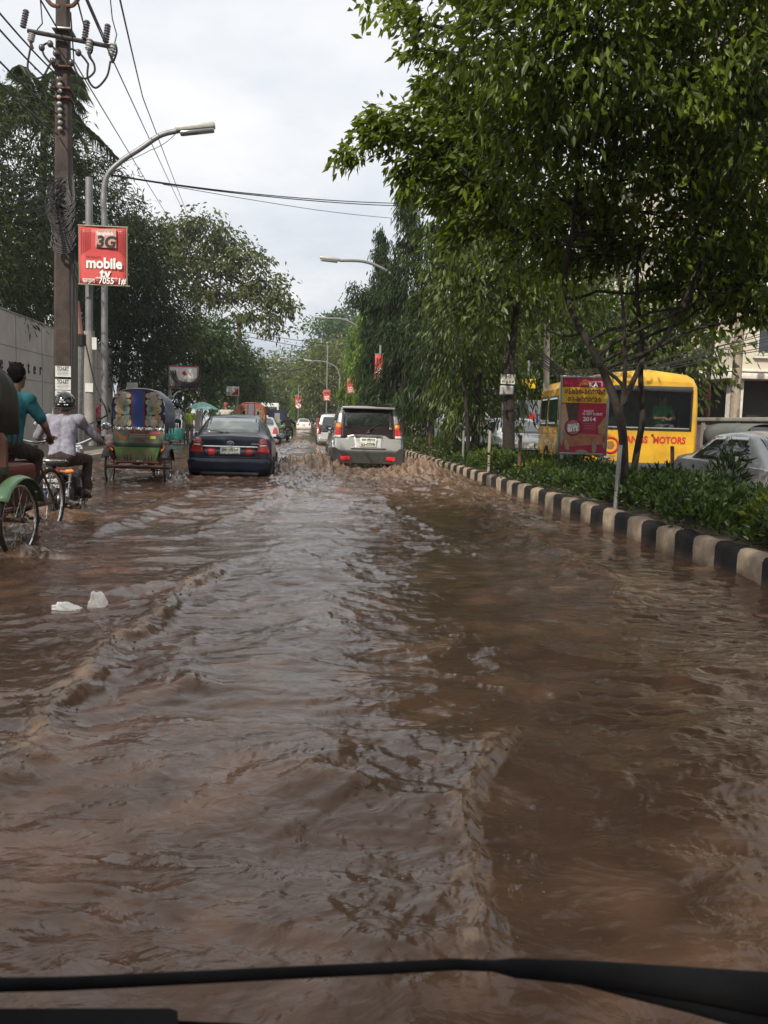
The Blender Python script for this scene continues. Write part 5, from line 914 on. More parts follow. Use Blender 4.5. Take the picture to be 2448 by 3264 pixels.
p = at(951, 1293, 115); t = thing('traffic_sign', 'round white no-turn sign with red rim under the far red banner', 'traffic sign', (p.x, 115, 0)); MB().tube([(0, 0.05, .1), (0, .05, 5.5)], .07, 8).build('post', M['steel'], t); MB().lathe([(.01, 0), (.42, 0), (.42, .03), (.01, .03)], (0, -.02, p.z), 'Y', 28).build('plate', M['white'], t); MB().ring((0, -.03, p.z), .38, .05, 'Y', 28, 6).tube([(-.26, -.04, p.z+.26), (.26, -.04, p.z-.26)], .04, 6).build('rim', M['red'], t); MB().tube([(.06, -.03, p.z-.2), (.06, -.03, p.z+.06), (-.14, -.03, p.z+.06)], .04, 6).build('arrow', M['ink'], t)
# --- white notice board with dead creeper, left
BY = 45; a, b = at(541, 1165, BY), at(632, 1240, BY); t = thing('notice_board', 'white board with red border and a dead creeper sagging across it', 'sign board', ((a.x+b.x)/2, BY, 0)); w, h, cz = b.x-a.x, a.z-b.z, (a.z+b.z)/2
MB().box((0, 0, cz), (w, .06, h), bev=.01).build('board', mat('dirty_white_board', (.72, .69, .65), .6), t); MB().box((0, -.035, cz-h/2+.07), (w, .03, .1)).box((0, -.035, cz+h/2-.03), (w, .03, .05)).box((w/2-.03, -.035, cz), (.05, .03, h-.16)).build('border', M['red'], t)
MB().tube([(-w/2, .1, .1), (-w/2, .1, cz+h/2)], .08, 8).tube([(-w*.1, .1, .1), (-w*.1, .1, cz-h/2)], .05, 8).build('posts', M['concrete'], t) if False else (MB().tube([(-w/2, .1, .1), (-w/2, .1, cz+h/2)], .08, 8).build('post', M['concrete'], t), MB().tube(bez([(-.55, .06, cz-h*.9), (-.3, .06, cz-h*.65), (.2, .06, cz-h*.52)], 5), .03, 6).build('brace', M['white'], t))
MB().prism([(-.1, cz+.2), (.02, cz+.34), (.16, cz+.12), (.0, cz+.08)], -.045, -.03).build('red_mark', M['red'], t, 0); MB().box((-.05, -.05, cz-h*.42), (.16, .03, .4)).build('dark_patch', M['ink'], t)
cm = MB(); rr = random.Random(9)
for k in range(40): x0, x1 = -w/2+rr.random()*.3, w/2+.3-rr.random()*.4; sag = .25+rr.random()*.25; cm.tube(bez([(x0, -.1, cz+.25+rr.uniform(-.1, .1)), (x0*.5, -.14-rr.random()*.1, cz-sag*.6), (x1*.5, -.14-rr.random()*.1, cz-sag), (x1, -.1, cz-.05+rr.uniform(-.1, .15))], 4), .012, 4)
for k in range(60): x = rr.uniform(-w/2, w/2+.2); cm.tube([(x, -.13, cz-.25+rr.uniform(-.1, .2)), (x+rr.uniform(-.08, .08), -.15, cz-.55+rr.uniform(-.15, .15))], .010, 4)
o = cm.build('dead_creeper', mat('dry_twigs', (.05, .04, .04), .9)); o.location = t.location; tag(o, 'dead tangled creeper hanging over the white notice board', 'creeper')
a, b = at(404, 1219, 40), at(439, 1246, 40); t = thing('blank_sign', 'blank pale grey sign panel above the rickshaw with the faded blue hood', 'sign board', ((a.x+b.x)/2, 40, 0)); MB().box((0, 0, (a.z+b.z)/2), (b.x-a.x, .05, a.z-b.z), bev=.01).build('panel', mat('pale_grey_panel', (.36, .36, .34), .6), t); MB().tube([(0, .05, .1), (0, .05, a.z)], .05, 8).build('post', M['steel'], t)
a, b = at(722, 1231, 60), at(762, 1262, 60); t = thing('shop_sign', 'white and red triangular-patterned sign among bushes behind the red hood', 'sign board', ((a.x+b.x)/2, 60, 0)); w, h, cz = b.x-a.x, a.z-b.z, (a.z+b.z)/2; MB().box((0, 0, cz), (w, .06, h), bev=.01).build('panel', M['white'], t); MB().prism([(-w*.1, cz-h*.4), (w*.45, cz+h*.35), (w*.45, cz-h*.4)], -.045, -.03).build('red_triangle', M['red'], t, 0); MB().tube([(w*.4, .06, .1), (w*.4, .06, cz+h/2)], .06, 8).build('post', M['steel'], t)
# teal handcart with umbrella
t = thing('handcart', 'teal painted handcart at the kerb beside the man in lime green', 'handcart', (-5.35, 40.2, -.1)); MB().box((0, 0, .55), (.7, 1.0, .5), bev=.02).build('tray', mat('teal_cart_paint', (.03, .22, .20), .5), t)
for s in (-1, 1): spoked(t, s*.42, 0, .30, n=10); MB().tube([(s*.25, -.4, .32), (s*.25, -.4, -.0)], .03, 8).build('leg', M['rust'], t)
MB().tube([(-.25, .5, .6), (-.25, .95, .75), (.25, .95, .75), (.25, .5, .6)], .02, 8).build('push_bar', M['rust'], t)
a = at(645, 1303, 43.5); t = thing('umbrella', 'pale teal umbrella opened behind the man in lime green', 'umbrella', (a.x, 43.5, 0)); rows = []
for i in range(7): r = .74*i/6; rows.append([(r*math.cos(q), r*math.sin(q), a.z+.32-.32*(i/6)**1.7-.03*(i/6)*abs(math.sin(q*4))) for q in np.linspace(0, 2*PI, 33)])
MB().grid(rows).build('canopy', mat('pale_teal_cloth', (.22, .42, .38), .7), t, 60); MB().tube([(0, 0, .05), (0, 0, a.z+.36)], .02, 8).build('pole', M['steel'], t)
# --- median advertising kiosk
KY = 16.2; a, b = at(1792, 1196, KY), at(1927, 1452, KY); t = thing('advertising_board', 'framed red advertising panel with yellow phone number strip, standing in the hedge', 'advertising panel', ((a.x+b.x)/2, KY, 0), math.radians(-16)); w, h, cz = (b.x-a.x)*1.02, a.z-b.z, (a.z+b.z)/2
ALU = mat('aluminium_frame', (.36, .36, .35), .35, .8, .1); MB().box((0, .06, cz), (w, .12, h), bev=.012).build('case', ALU, t); pn = MB().box((0, -.004, cz), (w-.09, .012, h-.09)).build('poster', mat('crimson_poster', (.33, .012, .03), .35, col2=(.42, .015, .07), scale=1.4, coat=.4), t, 0)
for s in (-1, 1): MB().box((s*(w/2-.022), -.006, cz), (.044, .03, h), bev=.006).build('frame_rail', ALU, t); MB().tube([(s*w*.4, .06, .1), (s*w*.4, .06, cz-h/2)], .04, 8).build('leg', ALU, t)
for z in (cz-h/2+.02, cz+h/2-.02): MB().box((0, -.006, z), (w-.09, .028, .044), bev=.006).build('frame_rail', ALU, t)
def pc(poly, m, nm, d=0.0): return MB().prism([(x*w, cz+z*h) for x, z in poly], -.016-d, -.009).build(nm, m, pn, 0)
ys = pc([(-.46, .16), (.45, .16), (.45, .355), (-.46, .355)], M['yellow_paint'], 'number_strip'); DR = mat('dark_red_ink2', (.30, .012, .012), .5)
text('০১৯১৬-১৫৫০৯৫', .155, DR, ys, (0, -.019, cz+.302*h), (1, 0, 0), (0, 0, 1), width=w*.82, bold=.005, shear=.1); text('০২-৯৫৫০৫১৬', .155, DR, ys, (0, -.019, cz+.205*h), (1, 0, 0), (0, 0, 1), width=w*.68, bold=.005, shear=.1)
pc([(.08, .37), (.30, .37), (.30, .43), (.30, .43), (.08, .43)], mat('magenta_block', (.30, .01, .09), .4), 'logo_block'); text('KA', .12, M['white'], pn, (.17*w, -.019, cz+.388*h), (1, 0, 0), (0, 0, 1), bold=.004)
MB().box((.22*w, -.019, cz+.428*h), (.24*w, .006, .008)).box((.34*w, -.019, cz+.40*h), (.008, .006, .06*h)).build('logo_line', M['white'], pn, 0)
sx, sz = .0, .385; SUNP = mat('sun_orange', (.75, .33, .08), .5); mb = MB()
for k in range(9): q = PI*k/8; mb.prism([((sx+.075*math.cos(q-.12))*w, cz+sz*h+.075*w*math.sin(q-.12)), ((sx+.13*math.cos(q))*w, cz+sz*h+.13*w*math.sin(q)), ((sx+.075*math.cos(q+.12))*w, cz+sz*h+.075*w*math.sin(q+.12))], -.018, -.009)
mb.prism([((sx+.06*math.cos(q))*w, cz+sz*h+.06*w*math.sin(q)) for q in np.linspace(0, PI, 12)], -.018, -.009).build('sun_emblem', SUNP, pn, 0)
pc([(-.46, .13), (-.38, .15), (-.28, -.10), (-.25, -.30), (-.46, -.30)], mat('cone_beige', (.50, .30, .18), .6), 'cone_left'); pc([(-.36, .16), (-.10, .16), (-.12, -.06), (-.30, -.06)], mat('dark_picture', (.035, .018, .018), .5, col2=(.10, .06, .05), scale=14), 'picture'); pc([(.45, .0), (.45, -.25), (.32, -.22), (.30, -.13), (.38, -.06)], mat('biscuit_beige', (.42, .25, .13), .6, col2=(.30, .14, .06), scale=20), 'biscuit')
text('LARGEST', .055, M['white'], pn, (.10*w, -.019, cz+.05*h), (1, 0, 0), (0, 0, 1), width=w*.30, bold=.001) if False else text('RGEST', .06, M['white'], pn, (.10*w, -.019, cz+.055*h), (1, 0, 0), (0, 0, 1), width=w*.20, bold=.001); text('N ART EVENT', .06, M['white'], pn, (.18*w, -.019, cz+.02*h), (1, 0, 0), (0, 0, 1), width=w*.40, bold=.001); text('2014', .11, M['white'], pn, (.12*w, -.019, cz-.045*h), (1, 0, 0), (0, 0, 1), width=w*.26, bold=.003)
mb = MB()
for i in range(4): mb.box((.14*w, -.016, cz-(.10+.022*i)*h), (w*(.26-.04*(i % 2)), .006, .006))
mb.build('small_print', mat('pink_print', (.55, .25, .30), .6), pn, 0)
bd = MB().lathe([(.01, -.016), (.155, -.016), (.155, -.009), (.01, -.009)], (-.20*w, -.006, cz-.15*h), 'Y', 28).build('round_badge', mat('badge_maroon', (.14, .015, .02), .4), pn); MB().lathe([(.01, -.02), (.13, -.02), (.13, -.015)], (-.20*w, -.006, cz-.15*h), 'Y', 28).build('badge_face', mat('badge_rose', (.38, .14, .15), .4), bd)
text('SINGLE', .075, M['white'], bd, (-.20*w, -.030, cz-.128*h), (1, .12, 0) if False else (1, 0, .15), (-.15, 0, 1), width=.20, bold=.004); text('BITE', .10, M['white'], bd, (-.20*w, -.030, cz-.178*h), (1, 0, .15), (-.15, 0, 1), width=.20, bold=.006)
pc([(-.42, -.22), (.42, -.24), (.40, -.36), (-.36, -.40)], mat('brown_roast_print', (.30, .08, .05), .5, col2=(.42, .2, .1), scale=9), 'food_picture')
mb = MB(); rr = random.Random(2)
for x, z, a_, b_ in ((-.42, -.28, .04, .10), (-.30, -.40, .05, .05), (.24, -.40, .05, .07), (.0, -.455, .12, .03), (.43, -.36, .02, .05)): mb.prism([((x+a_*math.cos(q)*(.6+.6*rr.random()))*w, cz+(z+b_*math.sin(q)*(.6+.6*rr.random()))*h) for q in np.linspace(0, 2*PI, 11)[:-1]], -.021, -.014)
mb.build('torn_patches', M['cream'], pn, 0)
# to-let boards on the trunk, yellow sign behind
TY = 19.1; a, b = at(1597, 1192, TY), at(1641, 1225, TY); t = thing('to_let_board', 'white hand-lettered to-let board tied to the thick median trunk', 'notice', ((a.x+b.x)/2, TY, (a.z+b.z)/2)); w, h = b.x-a.x, a.z-b.z; MB().box((0, 0, 0), (w, .012, h)).build('board', mat('worn_board', (.55, .52, .47), .7), t); text('TO-LET', .10, M['ink'], t, (0, -.008, h*.28), (1, 0, 0), (0, 0, 1), width=w*.85, bold=.003); text('017 16 55 28', .07, M['ink'], t, (0, -.008, -h*.25), (1, 0, 0), (0, 0, 1), width=w*.8, bold=.002); MB().box((0, -.007, h*.02), (w*.7, .004, .012)).build('small_print', M['ink'], t, 0)
a, b = at(1594, 1229, TY), at(1636, 1259, TY); w, h = b.x-a.x, a.z-b.z; rows = [[(x, -.03*math.cos(x*9)-.02*math.sin(z*14+x*6), z) for x in np.linspace(-w/2, w/2, 9)] for z in np.linspace(-h/2, h/2, 7)]
o = MB().grid(rows).build('plastic_sheet', mat('grey_plastic_sheet', (.40, .38, .37), .25, coat=.4), None, 60); o.modifiers.new('s', 'SOLIDIFY').thickness = .006; o.location = ((a.x+b.x)/2, TY, (a.z+b.z)/2); tag(o, 'crumpled grey plastic sheet tied to the trunk below the to-let board', 'plastic sheet')
YY = 30; a, b = at(1661, 1206, YY), at(1706, 1238, YY); t = thing('yellow_sign', 'bright yellow sign on a thin post beyond the trunk with the notices', 'sign', ((a.x+b.x)/2, YY, 0)); w, h, cz = b.x-a.x, a.z-b.z, (a.z+b.z)/2; MB().prism([(-w/2, cz+h*.42), (w/2, cz+h/2), (w/2, cz-h*.5), (0, cz-h*.5), (-w/2, cz)], 0, .02).build('panel', mat('sign_yellow', (.75, .52, .01), .5), t, 0); MB().box((w*.26, -.006, cz+h*.15), (w*.14, .006, h*.36)).build('black_mark', M['ink'], t); MB().prism([(-w*.4, cz+h*.3), (-w*.1, cz+h*.35), (-w*.05, cz+.02), (-w*.22, cz+.1), (-w*.36, cz+.05)], -.008, 0).build('red_mark', mat('sign_red_mark', (.35, .07, .02), .5), t, 0); MB().tube([(0, .04, 0), (0, .04, cz+h*2.4)], .045, 8).build('post', M['steel'], t)
# fence stakes of the median
for i, (px, py, Y, lb) in enumerate(((1977, 1418, 10.8, 'grey iron stake in front of the forked sapling'), (1660, 1387, 15.7, 'rusty stake in the hedge right of the thick trunk'), (1562, 1374, 18.3, 'pale stake in the hedge left of the thick trunk'), (1478, 1372, 21.0, 'pale leaning stake in the hedge below the notices'), (1370, 1362, 27, 'dark stake among the shaded trunks'), (1312, 1356, 32, 'far dark stake nearest the off-roader'), (1780, 1393, 18.5, 'pale stake just left of the advertising panel'), (2143, 1422, 12.6, 'stake between the forked sapling and the silver car'))):
    p = at(px, py, Y); o = MB().tube([(p.x-.02+.01*i, Y, .2), (p.x, Y, p.z)], .030, 8).build('fence_stake', (M['steel'], M['rust'], mat('pale_stake', (.35, .30, .24), .8))[i % 3]); tag(o, lb, 'stake', 'stakes of the median fence')
# --- cables and wires
def wire(pts, r, label, sag=.0, m=None, nm='power_line'):
    P = [at(*p) if len(p) == 3 else V(p) for p in pts]; out = []
    for i in range(len(P)-1):
        for k in range(10): u = k/10; q = P[i].lerp(P[i+1], u); q.z -= sag*4*u*(1-u); out.append(q)
    o = MB().tube(out+[P[-1]], r, 6).build(nm, m or CB); tag(o, label, 'power line', 'overhead wires'); return o
wire([(376, -30, 14), (455, 310, 26), (600, 690, 72)], .016, 'rightmost wire running down the sky past the lamp head', .02)
wire([(262, -30, 14), (366, 205, 23.2), (592, 690, 72)], .016, 'wire from the right insulator of the crossarm to the far trees', .02)
wire([(225, 40, 20), (236, 195, 23.2), (548, 712, 70)], .016, 'wire starting beside the pole shaft below the crossarm', .02)
wire([(236, -40, 14), (270, 90, 23.2)], .018, 'short wire dropping from the top edge to the middle insulator')
wire([(275, -10, 16), (335, 125, 23.2)], .018, 'short wire dropping from the top edge to the right insulator')
wire([(118, -20, 18), (185, 95, 23.2)], .018, 'short wire dropping from the top edge to the shaft')
for i, (a_, b_) in enumerate((((-40, -5), (188, 245)), ((-40, 50), (186, 285)), ((-40, 155), (184, 365)), ((-40, 225), (184, 430)))): wire([(*a_, 17), (*b_, 23.2)], .018, ('topmost', 'second', 'third', 'lowest')[i]+' of the four wires slanting from the left edge into the pole', .05)
wire([(128, -10, 20), (135, 75, 23), (118, 95, 23.1)], .014, 'thin jumper wire left of the pole top'); wire([(350, -20, 22), (358, 60, 23), (372, 110, 23.1), (365, 140, 23.1)], .014, 'thin jumper wire right of the pole top')
for i, (y0, y1, lb) in enumerate(((551, 648, 'upper cable of the pair crossing above the road'), (553, 656, 'lower cable of the pair crossing above the road'))): wire([(322, y0, LY), (820, y0+68+2*i, 33), (1265, y1, 41)], .018, lb, .05)
wire([(520, 588, 30), (1000, 668, 36), (1245, 695, 41)], .011, 'single thin cable crossing above the road below the pair', .02)
wire([(335, 530, LY), (480, 478, LY), (562, 424, LY)], .010, 'thin loose wire hanging under the lamp arm', .08)
wire([(775, 1057, 78), (1100, 1102, 95)], .03, 'upper far wire from the dark power pole', .1); wire([(775, 1070, 78), (1080, 1122, 95)], .03, 'lower far wire from the dark power pole', .1)
for i, (p0, p1) in enumerate((((800, 1192), (1010, 1165)), ((800, 1214), (1000, 1180)), ((820, 1172), (960, 1180)))): wire([(*p0, 110), (*p1, 112)], .05, ('middle', 'lowest', 'highest')[i]+' distant wire slanting across the road end', .2)
for i in range(9):
    rr = random.Random(40+i); y0 = 525+i*16+rr.uniform(-6, 6); wire([(-60, y0+rr.uniform(-30, 25), 20), (90, y0+35+rr.uniform(-10, 25), 22), (200, 565+i*9, 23.1)], .011, ('first', 'second', 'third', 'fourth', 'fifth', 'sixth', 'seventh', 'eighth', 'ninth')[i]+' cable from above in the dark bundle between left edge and pole', .08, nm='telephone_cable')
o = MB().tube(bez([at(265, 1060, 25.5), at(283, 1140, 25.5), at(305, 1230, 25.5), at(340, 1312, 25.3), at(330, 1330, 25.3), at(285, 1352, 25.4)], 8), .022, 6).build('hanging_cable', CB); tag(o, 'black cable looping down in front of the wall to the footpath', 'cable')
o = MB().tube(bez([at(338, 1010, 40), at(340, 1120, 40), at(365, 1250, 40), at(372, 1290, 40)], 8), .022, 6).build('hanging_cable', CB); tag(o, 'black cable hanging straight down the wall near its far end', 'cable')
# thick cable bundle on the right
for i in range(7):
    rr = random.Random(70+i); wire([(1690, 1085+i*9, 24), (1800, 1178+i*6+rr.uniform(-4, 4), 24.5), (1990, 1168+i*7+rr.uniform(-5, 5), 25), (2140, 1135+i*7+rr.uniform(-5, 5), 25.5), (2300, 1088+i*8+rr.uniform(-5, 5), 26), (2500, 1020+i*14+rr.uniform(-5, 5), 26)], .014, ('highest', 'second', 'third', 'middle', 'fifth', 'sixth', 'lowest')[i]+' cable of the black bundle sagging across the cream building', .03, nm='telephone_cable')
for i, (px, y0, y1, Y, lb, r) in enumerate(((2385, 560, 1275, 30, 'tan painted power pole before the cream building', .16), (2262, 1090, 1290, 32, 'thin red-brown post left of the cream building entrance', .09), (2222, 1130, 1290, 33, 'thin dark red post nearest the yellow bus roof', .08), (1744, 1010, 1330, 27, 'pale slim pole half hidden in leaves left of the bus', .10))):
    p0, p1 = at(px-(y1-y0)*.055 if i == 0 else px, y1, Y), at(px, y0, Y); o = MB().tube([(p0.x, Y, 0), (p1.x, Y, p1.z)], [r*1.1, r*.85], 10).build('service_pole', mat('pole_paint_%d' % i, ((.30, .25, .19), (.16, .05, .04), (.12, .04, .04), (.40, .37, .33))[i], .7)); tag(o, lb, 'pole')
# floating bags and the vehicle's own wiper
for (x, y, w, h, lb, s) in ((222, 1952, 100, 22, 'flattened white plastic bag floating on the brown water', 1), (310, 1946, 62, 42, 'puffed white plastic bag floating beside the flattened one', 2)):
    p = gnd(x, y); k = p.length/F; rows = []
    for i in range(30):
        e = PI/2*i/29; row = []
        for j in range(61):
            a = 2*PI*j/60; c_ = max(.01, math.cos(e))**.8; X_, Y_, Z_ = c_*math.cos(a), c_*math.sin(a), math.sin(e)
            f = float(1+.30*perlin(np.array([X_*2.2+Z_*1.7+s*5]), np.array([Y_*2.2+Z_*1.3]), s)[0]+.16*perlin(np.array([X_*5+Z_*4]), np.array([Y_*5-Z_*3+s*3]), s+4)[0]); cr = .07*abs(float(perlin(np.array([X_*7+Y_*4]), np.array([Z_*7+X_*2]), s+9)[0]))
            row.append((p.x+w/2*k*X_*(f-cr)-(.22*w*k*Z_**2 if s == 1 else 0), p.y+w/3*k*Y_*(f-cr), -.015+(h*k*1.35+.015)*Z_*(f-cr*2)))
        rows.append(row)
    o = MB().grid(rows).build('plastic_bag', mat('white_plastic_film', (.80, .76, .72), .35, var=.06, bump=.4, bscale=30), None, 70); tag(o, lb, 'plastic bag')
WD = .78
t = thing('windscreen_wiper', 'black windscreen wiper lying across the bottom of the view', 'wiper', tuple(at(2448, 3250, WD)))
WM = mat('wiper_black', (.006, .006, .007), .8, spec=.15, var=.3, bump=.2)
def wl_(pts, mb, rx, rz):
    P = [at(a, b, WD+c)-t.location for a, b, c in pts]; rows = []
    for i, p in enumerate(P): rows.append([(p.x, p.y+rx[i]*math.cos(q), p.z+rz[i]*math.sin(q)) for q in np.linspace(0, 2*PI, 13)])
    return mb.grid(rows)
wl_([(-150, 3142, 0), (200, 3136, 0), (420, 3126, 0), (820, 3106, 0), (1200, 3088, 0), (1450, 3074, 0), (1640, 3082, 0)], MB(), [.006]*7, [.0060, .0058, .0056, .0053, .005, .0048, .0045]).build('rubber_blade', WM, t, 60)
wl_([(1560, 3078, 0), (1640, 3086, 0), (1900, 3104, .01), (2200, 3138, .01), (2448, 3170, .02), (2700, 3190, .02)], MB(), [.006, .010, .012, .014, .016, .016], [.004, .008, .011, .016, .022, .023]).build('arm', WM, t, 60)
wl_([(1840, 3128, .01), (2000, 3160, .01), (2200, 3200, .01), (2448, 3262, .02), (2700, 3330, .02)], MB(), [.004, .006, .008, .01, .01], [.002, .0055, .0085, .0125, .013]).build('arm_link', WM, t, 60)
t = thing('car_cowl', 'dark lower windscreen edge in the bottom corner, nearest the lens', 'car cowl', tuple(at(250, 3290, .70)))
P = [at(a, b, .72)-t.location for a, b in ((-300, 3215), (540, 3214), (566, 3222), (572, 3330), (-300, 3340))]; mb = MB(); mb.add([(p.x, p.y, p.z) for p in P]+[tuple((p+t.location-CAMP)*1.12+CAMP-t.location) for p in P], [(0, 1, 2, 3, 4), (9, 8, 7, 6, 5)]+[(i, i+5, (i+1) % 5+5, (i+1) % 5) for i in range(5)]); mb.build('ledge', mat('cowl_grey', (.018, .018, .021), .8, spec=.2), t, 0)
P = [at(a, b, .74)-t.location for a, b in ((540, 3252), (760, 3262), (1200, 3300), (1200, 3400), (540, 3400))]; mb = MB(); mb.add([(p.x, p.y, p.z) for p in P]+[tuple((p+t.location-CAMP)*1.12+CAMP-t.location) for p in P], [(0, 1, 2, 3, 4), (9, 8, 7, 6, 5)]+[(i, i+5, (i+1) % 5+5, (i+1) % 5) for i in range(5)]); mb.build('lower_ledge', WM, t, 0)
# --- buildings
CRM = mat('cream_render', (.58, .52, .42), .85, col2=(.50, .44, .35), scale=.5); TRIM = mat('pale_trim', (.62, .58, .52), .8)
def building(label, x0, x1, y0, y1, z1, wallm, floors, cols_f, cols_s, base=3.4, fh=3.5, name='apartment_building'):
    t = thing(name, label, 'building', (x0, y0, 0)); w, d = x1-x0, y1-y0
    MB().box((w/2, d/2, (z1+base)/2), (w, d, z1-base)).build('wall', wallm, t, 0)
    MB().box((w/2+.3, d/2+.3, base/2), (w-1.4, d-1.4, base)).build('ground_floor', mat('dark_ground_floor', (.03, .028, .026), .8), t, 0)
    for i in range(5): MB().box((.3+(w-.6)*i/4, .3, base/2), (.5, .5, base)).build('column', TRIM, t, 20)
    MB().box((.3, d*.5, base/2), (.5, .5, base)).build('column', TRIM, t, 20)
    for f in range(floors):
        z = base+f*fh; cb = MB().box((w/2-.1, d/2-.1, z+.12), (w+.5, d+.5, .24), bev=.03).box((w/2-.06, d/2-.06, z+.36), (w+.26, d+.26, .10), bev=.02); cb.build('cornice', TRIM, t, 30)
        for (n, face) in ((cols_f, 'f'), (cols_s, 's')):
            for k in range(n):
                u = (k+.5)/n; W_, H_ = 1.7, 1.9; zc = z+1.95
                if face == 'f': c = (w*u, -.04, zc); sz = (W_, .10, H_); inn = (W_-.22, .06, H_-.22); ci = (w*u, -.07, zc)
                else: c = (-.04, d*u, zc); sz = (.10, W_, H_); inn = (.06, W_-.22, H_-.22); ci = (-.07, d*u, zc)
                fr = MB().box(c, sz, bev=.015).box((c[0], c[1], zc-H_/2-.07), (sz[0]+.16 if face == 'f' else .22, .22 if face == 'f' else sz[1]+.16, .10)).build('window', TRIM, t, 30); MB().box(ci, inn).build('pane', M['glass'], fr, 0)
                mb = MB()
                if face == 'f': mb.box((c[0], -.115, zc), (.06, .03, H_-.2)).box((c[0], -.115, zc+.2), (W_-.2, .028, .05))
                else: mb.box((-.115, c[1], zc), (.03, .06, H_-.2)).box((-.115, c[1], zc+.2), (.028, W_-.2, .05))
                mb.build('mullion', TRIM, fr, 0)
    MB().box((w/2, d/2, z1+.3), (w+.3, d+.3, .6), bev=.05).build('parapet', TRIM, t, 30)
    return t
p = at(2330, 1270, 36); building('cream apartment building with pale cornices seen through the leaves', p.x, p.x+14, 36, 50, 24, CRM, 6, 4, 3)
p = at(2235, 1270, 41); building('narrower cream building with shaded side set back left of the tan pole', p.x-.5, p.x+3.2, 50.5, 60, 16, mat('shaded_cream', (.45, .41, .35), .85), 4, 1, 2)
building('pale low building behind the trees across the road', 17, 29, 66, 84, 9, mat('white_render', (.55, .54, .52), .85), 2, 3, 5, base=2.6, name='low_building')
building('reddish brick building closing the far end of the road', -6, 4, 190, 200, 8, mat('red_brick', (.30, .10, .06), .9, scale=3), 2, 4, 2, base=1, name='brick_building')
t = thing('shop_fascia', 'long white shop fascia with a red end block above the bus roof', 'shop sign', tuple(at(2060, 1165, 44))); MB().box((0, 0, 0), (1.9, .12, .42), bev=.02).build('panel', M['white'], t); MB().box((.82, -.07, -.02), (.28, .03, .34)).build('red_block', M['red'], t); MB().tube([(-.8, .1, -.2), (-.8, .1, -3.8)], .06, 8).build('post', M['steel'], t); MB().tube([(.8, .1, -.2), (.8, .1, -3.8)], .06, 8).build('post', M['steel'], t)
# green three-wheeler behind the silver car
p = at(2400, 1400, 21.5); t = thing('auto_rickshaw', 'green auto rickshaw with grey canvas roof beyond the silver grey saloon', 'auto rickshaw', (p.x+.45, 21.5, -.17)); GRN = mat('auto_green', (.02, .16, .06), .4, coat=.6)
MB().prism([(-.62, .35), (.62, .35), (.66, .95), (-.66, .95)], 0, 2.3).build('body', GRN, t, 30).modifiers.new('b', 'BEVEL').width = .06; rows = [[(x, y, z) for x, z in arch(.68, 1.0, 1.62, 14)] for y in (-.05, .6, 1.3, 1.9, 2.3)]; q = MB().grid(rows).build('canvas_roof', mat('grey_canvas', (.10, .11, .10), .8, bump=.4), t, 60); q.modifiers.new('s', 'SOLIDIFY').thickness = .02; MB().box((0, .0, 1.28), (1.1, .02, .5), bev=.01).build('windscreen', M['glass'], t)
for s in (-1, 1): wheel(t, s*.55, 1.8, .22, .12); MB().box((s*.66, 1.0, 1.0), (.03, 1.6, .06)).build('side_rail', GRN, t); MB().ell((s*.42, -.02, .78), (.09, .05, .09), 12, 8).build('headlight', M['clear_lens'], t)
wheel(t, 0, .25, .22, .12)
# ================================================================== trees
BARK = mat('brown_bark', (.034, .024, .018), .9, col2=(.014, .010, .008), scale=9, bump=.7, bscale=22); BARKG = mat('grey_bark', (.12, .10, .08), .9, col2=(.05, .042, .035), scale=8, bump=.6, bscale=20)
LM = dict(dark=leafmat('dark_leaves', (.008, .018, .005), (.030, .055, .012), .22, .5, .2), mango=leafmat('mango_leaves', (.009, .019, .005), (.036, .052, .011), .2, .5, .2), bright=leafmat('bright_leaves', (.018, .038, .006), (.085, .112, .015), .32), near=leafmat('glossy_near_leaves', (.010, .022, .004), (.145, .195, .017), .40, .42, .3), olive=leafmat('olive_leaves', (.035, .05, .012), (.105, .115, .03), .25), yellow=leafmat('yellowing_leaves', (.045, .07, .012), (.15, .165, .03), .3), droop=leafmat('drooping_leaves', (.008, .020, .005), (.030, .046, .008), .28), lime=leafmat('lime_column_leaves', (.05, .10, .01), (.15, .22, .02), .35), feather=leafmat('feathery_leaves', (.02, .05, .012), (.06, .11, .025), .3), hedge=leafmat('hedge_leaves', (.012, .028, .005), (.048, .08, .012), .25), croton=leafmat('croton_leaves', (.03, .055, .008), (.13, .155, .022), .3), palm=leafmat('palm_leaves', (.02, .035, .012), (.06, .085, .03), .2))
def unit(n, rg): v = rg.normal(size=(n, 3)); return v/np.linalg.norm(v, axis=1, keepdims=True)
def leaves(P, ax, L, Wd, rg, fold=.25, curl=.0):
    n = len(P); ax = ax/np.linalg.norm(ax, axis=1, keepdims=True); r = rg.normal(size=(n, 3)); r[:, 2] *= .6; sd = np.cross(ax, r); sd /= np.linalg.norm(sd, axis=1, keepdims=True)+1e-9; nm = np.cross(sd, ax)
    L = L*(.65+.6*rg.random(n))[:, None]; Wd = Wd*(.7+.5*rg.random(n))[:, None]
    mid = P+ax*L*.45; tip = P+ax*L+np.array([0, 0, -1.0])*L*curl
    V_ = np.stack([P, mid+sd*Wd/2+nm*Wd*fold, tip, mid-sd*Wd/2+nm*Wd*fold], 1).reshape(-1, 3); b = np.arange(n)[:, None]*4
    T = np.concatenate([b+np.array([[0, 1, 2]]), b+np.array([[0, 2, 3]])], 1).reshape(-1, 3); return V_, T
